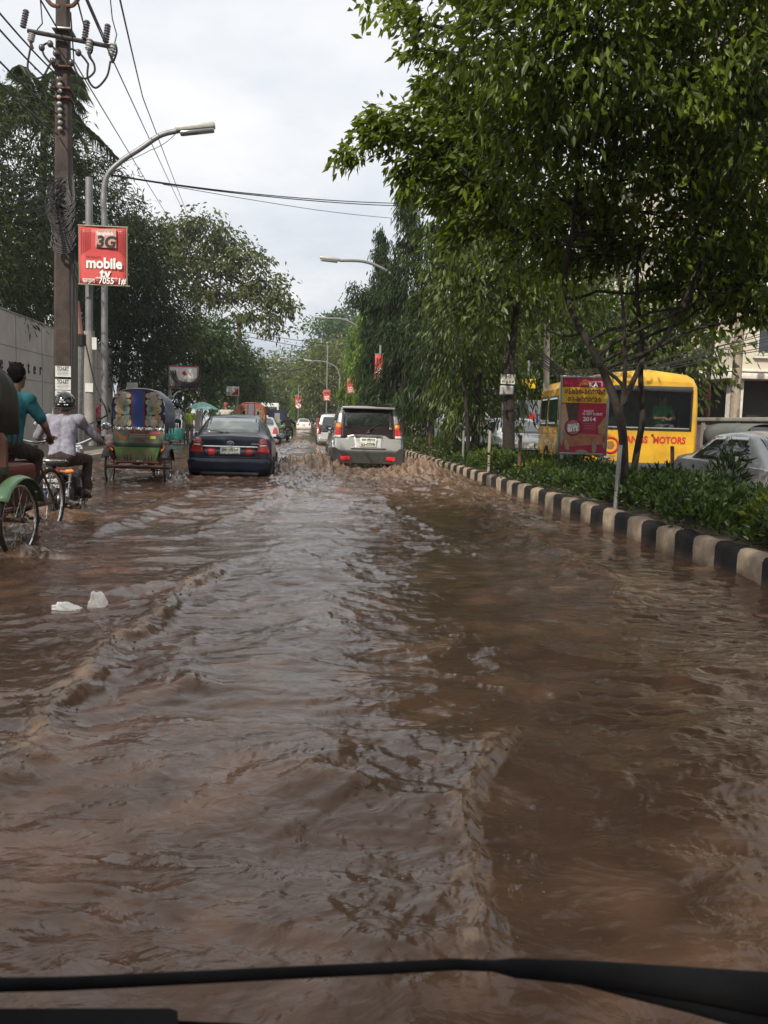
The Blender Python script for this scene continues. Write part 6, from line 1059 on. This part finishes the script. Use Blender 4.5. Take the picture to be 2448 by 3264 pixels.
def limbs(mb, p0, p1, r0, r1, rg, wob=.06, n=6):
    p0, p1 = V(p0), V(p1); d = (p1-p0).length; pts = []
    for i in range(n+1): u = i/n; q = p0.lerp(p1, u); k = wob*d*math.sin(PI*u); pts.append(q+V((rg.normal()*k*.5, rg.normal()*k*.5, k*.6+rg.normal()*k*.3)))
    pts[0] = p0; pts[-1] = p1; P = bez(pts, 3); mb.tube(P, [r0+(r1-r0)*i/(len(P)-1) for i in range(len(P))], 7); return P
def tree(label, base, trunk, blobs, leaf, L, Wd, n_clump=30, per=40, clump=.35, droop=.4, group=None, name='leafy_tree', r0=.22, bark=None, seed=1, hollow=.55, flat=1.0, fill=None, cat='tree', branch=True, extra=None, minz=.4):
    """trunk: points from the base up; blobs: (centre, radius) of the crown masses; leaves hang in clumps round the masses"""
    rg = np.random.default_rng(seed); t = thing(name, label, cat, tuple(base), 0, group); B = np.array(base); mb = MB(); TN = []; tp = [V(p) for p in trunk]
    P = bez(tp, 5); mb.tube([p-V(base) for p in P], [r0*(1-.6*i/(len(P)-1)) for i in range(len(P))], 10); LP = []; AX = []
    for (c, r) in blobs:
        c = np.array(c); r3 = np.array(r) if isinstance(r, (tuple, list)) else np.array([r, r, r*flat])
        j = min(range(len(P)), key=lambda i: (P[i]-V(c)).length+(.0 if i > len(P)//3 else 3)); r_ = r0*(1-.6*j/(len(P)-1))
        if branch: limbs(mb, P[j]-V(base), V(c)-V(base), r_*.6, r_*.2, rg)
        nc = max(4, int(n_clump*(float(np.prod(r3)**(1/3)))**1.3)); u = unit(nc, rg); rad = (hollow+(1-hollow)*rg.random(nc)**.6)[:, None]; CC = c+u*rad*r3*(.85+.35*rg.random((nc, 1)))
        if branch:
            for q in CC[:: max(1, nc//7)]: limbs(mb, V(c)-V(base), V(q)-V(base), r_*.2, .008, rg, .1, 4)
        cl = np.repeat(CC, per, 0); ct = np.repeat(rg.beta(.9, 1.5, nc), per); off = rg.normal(size=cl.shape)*clump*np.array([1, 1, .65]); pts = cl+off; out = (pts-c)/np.linalg.norm(pts-c, axis=1, keepdims=True)
        ok = pts[:, 2] > minz; TN.append(ct[ok]); LP.append(pts[ok]); AX.append((out*.6+rg.normal(size=out.shape)*.55+np.array([0, 0, -droop]))[ok])
    for spray in (extra or []):        # single boughs: list of points, leaves on both sides
        Q = bez([V(p) for p in spray], 10); mb.tube([q-V(base) for q in Q], [.05*(1-.85*i/(len(Q)-1)) for i in range(len(Q))], 6); Q = np.array([q[:] for q in Q]); m_ = len(Q)
        for k in range(int(m_*5)):
            i = rg.integers(1, m_); f = i/m_; d = Q[i]-Q[i-1]; d /= np.linalg.norm(d)+1e-9; s_ = rg.normal(size=3)*np.array([1, 1, .55]); s_ /= np.linalg.norm(s_); rr_ = rg.random()**.7*(.04+.36*(1-abs(f-.35)*1.2)); tw = Q[i]+s_*rr_+d*rr_*.6
            for kk in range(4): TN.append(np.array([.35+.3*f])); LP.append((tw+rg.normal(size=3)*.05)[None]); AX.append((d*.7+s_*.5+rg.normal(size=3)*.5+np.array([0, 0, -droop]))[None])
    mb.build('trunk', bark or BARK, t, 60); LP = np.concatenate(LP); AX = np.concatenate(AX); v, T = leaves(LP-B, AX, L, Wd, rg, curl=.12)
    tint = np.clip(.5*rg.beta(2.0, 2.4, len(LP))+.55*np.concatenate(TN)+.10*rg.normal(size=len(LP)), 0, 1); np_mesh('crown', v, T, LM[leaf], t, np.repeat(tint, 4)); return t
# ---- the big near tree of the median: boughs reach over the road
NT = [((1700, 120, 10.2), 1.25), ((1960, 230, 10.4), 1.45), ((2240, 150, 10.2), 1.5), ((2440, 380, 10.6), 1.35), ((2250, 560, 11.2), 1.3), ((2060, 520, 11.6), 1.3), ((1800, 430, 11.8), 1.2), ((1620, 300, 12.2), .85), ((1550, 560, 13.0), .7), ((1800, 760, 12.0), .85), ((2040, 830, 12.0), .9), ((2240, 800, 11.6), .75), ((1640, 740, 13.2), .8), ((1640, -150, 10), 1.6), ((2000, -260, 9.8), 2.0), ((2350, -250, 9.6), 2.0), ((2560, 60, 10), 1.7), ((1900, -620, 9.8), 2.2), ((2400, -700, 9.5), 2.4), ((2400, 690, 11.4), .9), ((1940, 660, 11.9), .9), ((2430, 880, 11.2), .62), ((2300, 930, 11.4), .45), ((2390, 940, 11.6), .42), ((2470, 980, 11.3), .4), ((2200, 930, 12), .5), ((2100, 350, 11), 1.3), ((2330, 350, 11.5), 1.2), ((2460, 560, 12), 1.0), ((2320, 150, 11), 1.4), ((2180, 700, 12), .9), ((1700, 560, 13), .9), ((2470, 200, 12.5), 1.3), ((2300, 820, 12.5), .7), ((2420, 760, 12.5), .7), ((1900, 60, 9.4), 1.0), ((1650, 420, 11.2), .7)]
SP_ = [[(1620, 260, 12), (1480, 120, 12.3), (1350, 70, 12.5), (1255, 20, 12.6)], [(1600, 280, 12), (1450, 180, 12.4), (1320, 155, 12.6)], [(1560, 360, 12.3), (1440, 285, 12.6), (1375, 275, 12.7)], [(1600, 460, 12.2), (1420, 400, 12.5), (1280, 380, 12.7), (1200, 375, 12.8)], [(1600, 520, 12.2), (1400, 450, 12.6), (1220, 440, 12.8), (1095, 505, 12.9)], [(1450, 470, 12.6), (1300, 430, 12.8), (1180, 420, 12.9)], [(1550, 600, 12.4), (1400, 500, 12.7), (1300, 520, 12.9), (1300, 590, 13)], [(1600, 680, 12.5), (1480, 620, 12.8), (1390, 640, 13)], [(1650, 740, 12.6), (1540, 700, 12.9), (1450, 760, 13.1)], [(1560, 420, 12.4), (1460, 360, 12.6), (1400, 330, 12.7)], [(1500, 560, 12.7), (1380, 560, 12.9)], [(1700, 200, 11), (1560, 60, 11.4), (1500, -40, 11.5)]]
b = gnd(1992, 1600, .26); nb = V((4.12, 10.95, .26))
tree('big median tree with forked trunks, its glossy crown overhanging the road', nb, [nb, at(1988, 1440, 11), at(1975, 1330, 11), at(1930, 1200, 11.1), at(1880, 1100, 11.2), at(1840, 1030, 11.4), at(1800, 900, 11.6), at(1830, 700, 11.4), at(1850, 450, 11), at(1880, 150, 10.6)],
     [(tuple(at(*p)), r) for p, r in NT], 'near', .14, .060, 27, 36, .16, .5, name='overhanging_tree', r0=.062, seed=3, hollow=.15, extra=[[at(*q) for q in sp] for sp in SP_])
t = bpy.data.objects['overhanging_tree']; mb = MB()
for pts, r in (([(2000, 1620, 11.3), (2030, 1440, 11.6), (2048, 1330, 11.6), (2042, 1200, 11.6), (2046, 1080, 11.6), (2030, 930, 11.5), (2040, 760, 11.4)], .052), ([(1975, 1340, 11), (1990, 1230, 11), (1992, 1120, 11), (1984, 960, 11.1), (1960, 820, 11.2)], .034), ([(1985, 1290, 11), (2030, 1190, 11), (2060, 1130, 11.1), (2120, 1070, 11.2), (2180, 960, 11.2), (2260, 780, 11)], .038), ([(1912, 1165, 11.1), (1985, 1230, 11.05), (1980, 1300, 11)], .028), ([(1860, 1060, 11.3), (1800, 1070, 11.4), (1740, 1050, 11.5)], .025), ([(2180, 980, 11.2), (2230, 880, 11.1), (2300, 640, 11)], .028)):
    Q = bez([V(at(*p))-nb for p in pts], 6); mb.tube(Q, [r*(1-.55*i/(len(Q)-1)) for i in range(len(Q))], 8)
mb.build('limb', BARK, t, 60)
# ---- the thick trunk with the notices and its big leaves
b = V((4.62, 19.3, .2)); cps = [((1560, 800, 18.6), 1.5), ((1700, 760, 19), 1.7), ((1500, 900, 19), .9), ((1480, 740, 19.5), 1.0), ((1620, 950, 19), 1.0), ((1760, 950, 20), 1.3), ((1600, 620, 19.4), 1.4), ((1850, 880, 21), 1.4)]
tree('median tree with a thick straight trunk carrying notices, large hanging leaves', b, [b, at(1622, 1330, 19.3), at(1625, 1150, 19.3), at(1640, 1000, 19.3), at(1630, 820, 19.3), at(1600, 640, 19.4)], [(tuple(at(*p)), r) for p, r in cps], 'bright', .17, .068, 24, 28, .32, .9, r0=.15, seed=5, hollow=.3)
# ---- drooping mast trees down the median
def mast(label, x, y, h, r, seed, leaf='droop', lean=0, n=9000, L=.24, Wd=.05, group='drooping mast trees along the median', low=1.6, name='mast_tree', k=.8):
    rg = np.random.default_rng(seed); t = thing(name, label, 'tree', (x, y, .2), 0, group); mb = MB(); mb.tube(bez([(0, 0, 0), (.04*lean, 0, h*.3), (.1*lean, .05, h*.7), (.12*lean, 0, h)], 6), [.13*(1-.8*i/18) for i in range(19)], 8)
    nb_ = int(h*9); pts = []; axs = []; tn = []
    for i in range(nb_):
        u = rg.random()**.9; z = low+(h-low)*u; R_ = r*(1-u)**k*(.55+.6*rg.random())+.12; a = rg.random()*2*PI; d = np.array([math.cos(a), math.sin(a), 0]); tip = np.array([.1*lean*u, 0, z])+d*R_-np.array([0, 0, R_*.9])
        if i % 3 == 0: mb.tube(bez([(.1*lean*u, 0, z), tuple(np.array([0, 0, z])+d*R_*.6-np.array([0, 0, .1*R_])), tuple(tip)], 4), [.018]*5+[.008]*4, 5)
        m_ = max(6, int(n/nb_)); tn.append(np.full(m_, rg.beta(.9, 1.6))); f = rg.random(m_)**.7; q = np.array([.1*lean*u, 0, z])+d*(R_*np.sin(f*PI/2))[:, None]-np.array([0, 0, 1])*(R_*.9*f**2)[:, None]+rg.normal(size=(m_, 3))*(.07+.10*r*f)[:, None]; pts.append(q); axs.append(d*.35+rg.normal(size=(m_, 3))*.35+np.array([0, 0, -1.1]))
    mb.build('trunk', BARK, t, 60); P_ = np.concatenate(pts); v, T = leaves(P_, np.concatenate(axs), L, Wd, rg, curl=.15); tint = np.clip(.45*rg.beta(2, 2.6, len(P_))+.6*np.concatenate(tn), 0, 1); np_mesh('crown', v, T, LM[leaf], t, np.repeat(tint, 4)); return t
mast('nearest drooping mast tree behind the thick trunk, yellowish hanging leaves', 4.7, 23.5, 9.5, 1.25, 11, n=9500, leaf='bright'); mast('drooping mast tree left of the thick trunk with dark hanging leaves', 4.7, 27, 10, 1.25, 12, n=10000)
mast('drooping mast tree whose dark foliage hides the stakes', 4.7, 31.5, 10.5, 1.4, 13, n=10000, leaf='dark'); mast('drooping mast tree with a pointed dark top against the sky', 4.6, 39.5, 11.6, 1.3, 14, n=12000, L=.28, Wd=.06, leaf='dark'); mast('slender pointed mast tree behind the lamp head', 4.75, 54, 12.2, 1.35, 15, n=11000, L=.32, Wd=.07, leaf='dark')
mast('drooping mast tree in the shade beside the second banner', 4.6, 47, 9, 1.7, 16, n=10000, L=.3, Wd=.06, leaf='dark'); mast('bright sunlit columnar mast tree beside the sunlit red banner', 4.7, 61, 8.5, 1.3, 17, 'lime', n=11000, L=.32, Wd=.08, low=.5, k=.35); mast('second bright columnar mast tree farther behind the sunlit banner', 4.7, 73, 8.8, 1.4, 18, 'lime', n=9000, L=.36, Wd=.09, low=.5, k=.4)
mast('small bright green column beside the far no-turn sign', .35, 121, 8.2, 1.3, 19, 'lime', n=7000, L=.42, Wd=.12, low=.3, k=.3)
bq = V((4.6, 43, .2)); tree('leaning bough of dark drooping leaves reaching out over the road', bq, [bq, (4.5, 43, 4), (4.2, 43, 6.2), tuple(at(1240, 950, 43))], [(tuple(at(1240, 985, 43)), (.9, .9, .8)), (tuple(at(1185, 960, 43)), (.7, .7, .5)), (tuple(at(1135, 935, 43)), (.35, .4, .45)), (tuple(at(1280, 1050, 43)), (.9, .9, 1.0))], 'dark', .28, .06, 34, 40, .28, 1.3, r0=.12, seed=21, hollow=.1, name='mast_tree')
for i, (x, y, lb) in enumerate(((4.3, 22.2, 'thin dark leaning sapling trunk among the stakes'), (4.9, 29.0, 'slim dark sapling beside the oncoming cars'))):
    b = V((x, y, .2)); tp = V((x-.45, y, 3.4)); tree(lb, b, [b, b.lerp(tp, .5)+V((.08, 0, 0)), tp], [(tuple(tp+V((0, 0, .4))), .9), (tuple(tp+V((.4, .2, -.5))), .6)], 'bright' if i == 0 else 'droop', .2, .06, 26, 22, .26, 1.0, r0=.065, seed=31+i, name='sapling_tree')
# ---- trees behind the opposite carriageway
for i, (x, y, z, r, lf, lb) in enumerate(((12.4, 47, 7.0, 3.2, 'mango', 'broad tree left of the cream building corner'), (13.2, 42, 4.8, 2.6, 'bright', 'sunlit small tree directly behind the yellow bus'), (14.4, 56, 6.5, 4.0, 'mango', 'tall bushy tree behind the grey box lorry'), (14, 72, 7, 4.6, 'dark', 'dark tree standing behind the white vans'), (13, 90, 7, 5.0, 'mango', 'deep green tree far along the opposite footpath'), (12.5, 112, 8, 5.5, 'feather', 'feathery tree at the far end of the opposite footpath'), (11.8, 33, 4.4, 1.9, 'hedge', 'small green tree left of the yellow sign'), (12.6, 30.2, 4.5, 1.75, 'bright', 'sunlit leafy tree rising over the right half of the bus roof'))):
    b = V((x, y, 0)); cs = [((x, y, z), r), ((x-r*.6, y-r*.3, z-r*.35), r*.7), ((x+r*.6, y, z-r*.2), r*.75), ((x-.2*r, y-.6*r, z+r*.35), r*.65), ((x, y-.5*r, z-r*.75), r*.6)]
    tree(lb, b, [b, (x+.1, y, z*.4), (x-.1, y, z*.8), (x, y, z+r*.5)], cs, lf, .26+.0018*y, .11+.0008*y, 15, 26, .42, .6, group='trees behind the opposite carriageway', r0=.22, seed=50+i, hollow=.3)
# ---- left row behind the wall
LT = [((-11.6, 23, 6.6), 3.0), ((-12, 20, 8.6), 2.6), ((-11.2, 29, 6.8), 2.7), ((-11.6, 27, 4.6), 2.2)]
def ltree(label, x, y, blobs, leaf, L, Wd, seed, nc=17, per=30, cl=.32, droop=.55, r0=.3, hol=.5, name='mango_tree', flat=1.0):
    b = V((x, y, 0)); zt = max(c[2] for c, r in blobs); return tree(label, b, [b, (x+.15, y, zt*.35), (x-.1, y, zt*.65), (x, y, zt*.95)], blobs, leaf, L, Wd, nc, per, cl, droop, 'trees behind the left wall', name, r0, None, seed, hol, flat)
def B_(*a): return [(tuple(at(px, py, Y)), r) for px, py, Y, r in a]
ltree('dense dark mango tree rising behind the lettered wall', -12.8, 33, B_((60, 500, 34, 2.3), (-60, 640, 32, 2.6), (150, 700, 38, 2.5), (40, 830, 36, 2.4), (-150, 480, 29, 2.4), (140, 880, 40, 2.2), (-200, 800, 29, 2.4), (-50, 880, 33, 2.0), (100, 960, 38.5, 1.7), (10, 930, 36, 1.6), (110, 400, 35, 1.6)), 'mango', .30, .06, 71, nc=24, per=34)
ltree('dark mango tree behind the street lamp and its red banner', -12.6, 43, B_((300, 700, 45, 2.6), (210, 640, 41, 2.4), (360, 800, 47, 2.5), (280, 900, 45, 2.7), (390, 930, 49, 2.3), (330, 1010, 47, 2.2), (220, 830, 42, 2.4), (250, 980, 43.5, 1.9), (240, 560, 42, 1.5), (380, 1080, 50.5, 1.8)), 'mango', .32, .065, 72, nc=22, per=34)
ltree('dark spreading mango tree over the end of the wall', -11.0, 49, B_((450, 900, 47, 2.4), (400, 1050, 48, 2.2), (500, 1000, 49, 2.2), (460, 1120, 49, 2.2), (540, 1050, 54, 2.0), (420, 780, 47, 2.0), (370, 900, 45, 2.2), (380, 1170, 47, 1.7), (520, 1150, 54, 1.8)), 'mango', .32, .07, 73, nc=22, per=30)
ltree('bushy green tree leaning toward the road behind the notice board', -9.4, 58, B_((600, 1080, 57, 2.0), (560, 1150, 56, 1.8), (640, 1160, 57, 2.0), (600, 1225, 57, 1.5), (680, 1100, 59, 1.7), (520, 1240, 55, 1.5)), 'hedge', .34, .10, 74, nc=22, per=30, droop=.5, name='bushy_tree')
ltree('feathery green tree overhanging the left lane behind the red hood', -8.6, 70, B_((700, 1130, 69, 2.2), (740, 1190, 70, 2.0), (690, 1210, 68, 1.8), (650, 1050, 70, 1.8), (770, 1230, 72, 1.5), (660, 1250, 67, 1.5)), 'feather', .36, .12, 75, nc=22, per=30, droop=.4, name='feathery_tree')
ltree('small drooping tree before the dark power pole', -7.8, 82, B_((770, 1150, 80, 1.8), (800, 1180, 82, 1.4), (760, 1240, 80, 1.8), (800, 1250, 84, 1.5)), 'olive', .40, .14, 76, nc=20, per=26, droop=.8, name='drooping_tree')
b = V((-12.2, 63, 0)); SP = B_((480, 800, 63, 2.0), (560, 740, 63, 1.7), (640, 720, 62, 1.7), (720, 770, 62, 1.6), (790, 830, 61, 1.5), (850, 900, 61, 1.3), (880, 960, 60, 1.0), (600, 830, 62, 1.9), (700, 850, 62, 1.7), (520, 900, 63, 2.0), (800, 930, 61, 1.1), (780, 1010, 61, .8), (700, 940, 62, 1.2), (910, 985, 60, .7), (870, 1050, 60, .55), (640, 930, 62, 1.3), (440, 720, 63, .9), (860, 1010, 60, .6))
tree('spreading flat-topped tree with open airy crown against the sky', b, [b, (-11.8, 63, 5), (-10.5, 62.5, 9), (-8.5, 62, 11.5)], SP, 'olive', .34, .15, 21, 24, .36, .7, r0=.34, seed=81, hollow=.3, flat=.55, name='spreading_tree')
# ---- trees closing the view
for i, (bl, lf, L_, lb) in enumerate((([(1070, 1120, 150, 7), (1130, 1080, 150, 6), (1000, 1180, 148, 4.5), (1060, 1210, 146, 5), (1150, 1180, 150, 6), (1110, 1040, 152, 3.5), (970, 1230, 146, 3), (1050, 1270, 146, 3)], 'feather', .75, 'large rounded green tree closing the view on the right'), ([(900, 1190, 140, 3.2), (880, 1240, 138, 3.4), (930, 1250, 140, 3.4), (860, 1200, 138, 2.2), (910, 1290, 140, 3.2), (860, 1280, 137, 3)], 'yellow', .55, 'yellowing sparse tree in the middle of the far view'), ([(1050, 1180, 118, 3.6), (1000, 1200, 117, 2.8), (1090, 1150, 118, 3), (1060, 1250, 118, 3.2), (1010, 1270, 117, 2.6), (1020, 1140, 118, 2.2)], 'yellow', .5, 'brownish yellow small-leaved tree before the round green one'), ([(800, 1270, 130, 3.2), (840, 1290, 134, 2.6), (770, 1290, 126, 3.2), (820, 1250, 132, 2.0)], 'hedge', .6, 'dark green bushy tree low at the left end of the road'), ([(960, 1290, 160, 3.5), (1010, 1300, 158, 3.2), (900, 1310, 165, 3.5), (1060, 1300, 158, 3)], 'hedge', .6, 'low green thicket behind the far traffic'))):
    blb = B_(*bl); b = V((blb[0][0][0], blb[0][0][1], 0)); zt = max(c[2] for c, r in blb); tree(lb, b, [b, (b.x+.2, b.y, zt*.4), (b.x, b.y, zt*.9)], blb, lf, L_, L_*.42, 9, 26, .8, .4, 'trees at the far end of the road', 'far_tree', .4, None, 90+i, .3)
# ---- coconut palm behind the pole
tp = at(140, 345, 37); b = V((tp.x-.4, 37, 0)); t = thing('palm_tree', 'coconut palm with drooping fronds behind the top of the power pole', 'palm', tuple(b)); TPV = tp-b
MB().tube(bez([(0, 0, 0), (.2, 0, TPV.z*.5), TPV], 8), [.2-.006*i for i in range(17)], 10).build('trunk', BARKG, t, 60); rg = np.random.default_rng(5)
for k in range(19):
    a = 2*PI*k/19+.3*rg.normal(); e = rg.uniform(-.1, 1.25); Ln = rg.uniform(2.0, 3.1); d = V((math.cos(a)*math.cos(e), math.sin(a)*math.cos(e), math.sin(e))); pts = []
    for i in range(11): u = i/10; pts.append(TPV+d*Ln*u+V((0, 0, -1))*(1.3*u**2.2))
    fm_ = MB().tube(pts, [.03*(1-.8*i/10) for i in range(11)], 6); Q = np.array([p[:] for p in bez(pts, 6)]); n = len(Q); pp = []; ax = []
    for i in range(4, n):
        dd = Q[i]-Q[i-1]; dd /= np.linalg.norm(dd); sd = np.cross(dd, [0, 0, 1]); sd /= np.linalg.norm(sd)+1e-9
        for s in (-1, 1):
            for r_ in range(2): pp.append(Q[i]); ax.append(sd*s*.8+dd*.6+np.array([0, 0, -.75])+rg.normal(size=3)*.12)
    v, T = leaves(np.array(pp), np.array(ax), .62, .055, rg, curl=.25); o = len(fm_.v); fm_.v += [tuple(x) for x in v]; fm_.f += [tuple(int(q)+o for q in x) for x in T]; f = fm_.build('frond', LM['palm'], t, 0, False); f.data.attributes.new('tint', 'FLOAT', 'POINT').data.foreach_set('value', np.full(len(f.data.vertices), .25+.5*rg.random(), np.float32))
# ---- hedge and shrubs of the median
def leaf_mound(name, label, cat, blobs, leaf, L, Wd, dens, seed, stems=True, group=None, droop=.0, base=None):
    rg = np.random.default_rng(seed); base = base or (blobs[0][0][0], blobs[0][0][1], .26); t = thing(name, label, cat, base, 0, group); B = np.array(base); LP = []; AX = []; mb = MB()
    for c, r in blobs:
        c = np.array(c); r = np.array(r); n = int(dens*r[0]*r[1]*4+dens*r[2]*r[1]*3); u = unit(n, rg); u[:, 2] = np.abs(u[:, 2])*1.0-.15; p = c+u*r*(.72+.33*rg.random((n, 1)))+rg.normal(size=(n, 3))*.035; LP.append(p); AX.append(u*.7+rg.normal(size=(n, 3))*.5+np.array([0, 0, .45-droop]))
        for k in range(3): q = c+unit(1, rg)[0]*r*.6; mb.tube([(c[0]-B[0], c[1]-B[1], 0), ((c[0]+q[0])/2-B[0]+.02, (c[1]+q[1])/2-B[1], (q[2]-B[2])*.5), tuple(q-B)], [.012, .009, .005], 5)
    mb.build('stems', BARK, t, 60); LP = np.concatenate(LP); ok = LP[:, 2] > .27; LP = LP[ok]; AX = np.concatenate(AX)[ok]; v, T = leaves(LP-B, AX, L, Wd, rg); np_mesh('foliage', v, T, LM[leaf], t, np.repeat(np.clip(rg.beta(2, 2.4, len(LP)), 0, 1), 4)); return t
rg = np.random.default_rng(77); HB = []
for y in np.arange(5.2, 60, .42):
    for x in (4.36, 4.85, 5.4): HB.append(((x+rg.normal()*.10, y+rg.normal()*.1, (.32 if y > 9 else .35)+.05*rg.normal()), (.42+.08*rg.random(), .42+.1*rg.random(), .20+.12*rg.random()+.08*math.sin(y*.9+x))))
leaf_mound('clipped_hedge', 'low leafy green hedge running along the median behind the striped kerb', 'hedge', HB, 'hedge', .085, .038, 330, 78, base=(4.7, 20, .26))
leaf_mound('croton_shrub', 'yellowish green shrub at the hedge front nearest the picture edge', 'shrub', [((4.45, 7.75, .46), (.30, .34, .28)), ((4.3, 7.25, .40), (.24, .3, .20))], 'croton', .11, .04, 420, 79)
leaf_mound('croton_shrub', 'yellowish green shrub below the rusty stake', 'shrub', [((4.3, 15.2, .42), (.33, .5, .24)), ((4.3, 16.2, .42), (.3, .4, .22))], 'croton', .10, .042, 330, 80); leaf_mound('croton_shrub', 'yellowish green shrub below the thick trunk with notices', 'shrub', [((4.3, 18.6, .42), (.33, .6, .26)), ((4.3, 20.2, .42), (.35, .5, .24))], 'croton', .10, .042, 300, 83)
leaf_mound('tall_shrub', 'dark spiky-leaved shrub in front of the silver grey car', 'shrub', [((5.6, 11.2, .62), (.24, .22, .24)), ((5.62, 11.2, .82), (.12, .12, .22))], 'dark', .17, .035, 260, 81, droop=-.3); leaf_mound('tall_shrub', 'leafy shrub right of the forked trunk before the yellow bus', 'shrub', [((5.3, 12.4, .52), (.3, .3, .2))], 'dark', .13, .04, 260, 82)
# ---- unseen trees added beside and behind the camera to shade water and darken reflections
for i, (x, y, z, r, lb) in enumerate(((-5.5, -1.0, 11.5, 4.2, 'unseen shade tree added beside the camera on the left'), (-8.5, -7, 12, 4.5, 'unseen shade tree added behind the camera on the left'), (-8.8, 8.6, 10.8, 3.6, 'unseen shade tree added left of the view, above the near rickshaw'), (5.0, -3.5, 8.5, 3.6, 'unseen median tree added behind the camera on the right'), (5.0, 3.2, 9.5, 3.4, 'unseen median tree added above the view on the right'), (-4, -22, 5.5, 6, 'unseen broad tree added far back'), (9, -20, 6, 6, 'unseen broad tree added far back on the right'), (-4.0, -11, 11.5, 4.8, 'unseen shade tree added over the lane behind the camera'), (2, -30, 6.5, 6.5, 'unseen broad tree added across the road far behind the camera'), (-13, -16, 6, 6, 'unseen broad tree added far back on the left'))):
    b = V((x, y, 0)); cs = [((x, y, z), r), ((x-r*.6, y-r*.4, z-r*.25), r*.7), ((x+r*.55, y+.3*r, z-r*.2), r*.7), ((x+.1*r, y-.6*r, z+r*.3), r*.65), ((x-.2*r, y+.6*r, z), r*.65)]
    tree(lb, b, [b, (x+.1, y, z*.4), (x-.1, y, z*.8), (x, y, z+r*.3)], cs, 'mango', .30, .12, 12, 24, .45, .6, group='unseen trees added round the camera', r0=.25, seed=150+i, hollow=.3)
# ================================================================== damp air over the road
hm = bpy.data.materials.new('damp_air'); hm.use_nodes = True; nt = hm.node_tree; nt.nodes.remove(nt.nodes['Principled BSDF'])
pv = N(nt, 'ShaderNodeVolumePrincipled'); pv.inputs['Color'].default_value = (.86, .90, .95, 1); pv.inputs['Density'].default_value = .0006; pv.inputs['Anisotropy'].default_value = .2
nt.links.new(pv.outputs[0], nt.nodes['Material Output'].inputs['Volume'])
tag(MB().box((0, 0, 13.85), (880, 880, 30.3)).build('haze', hm, smooth=0), kind='stuff')
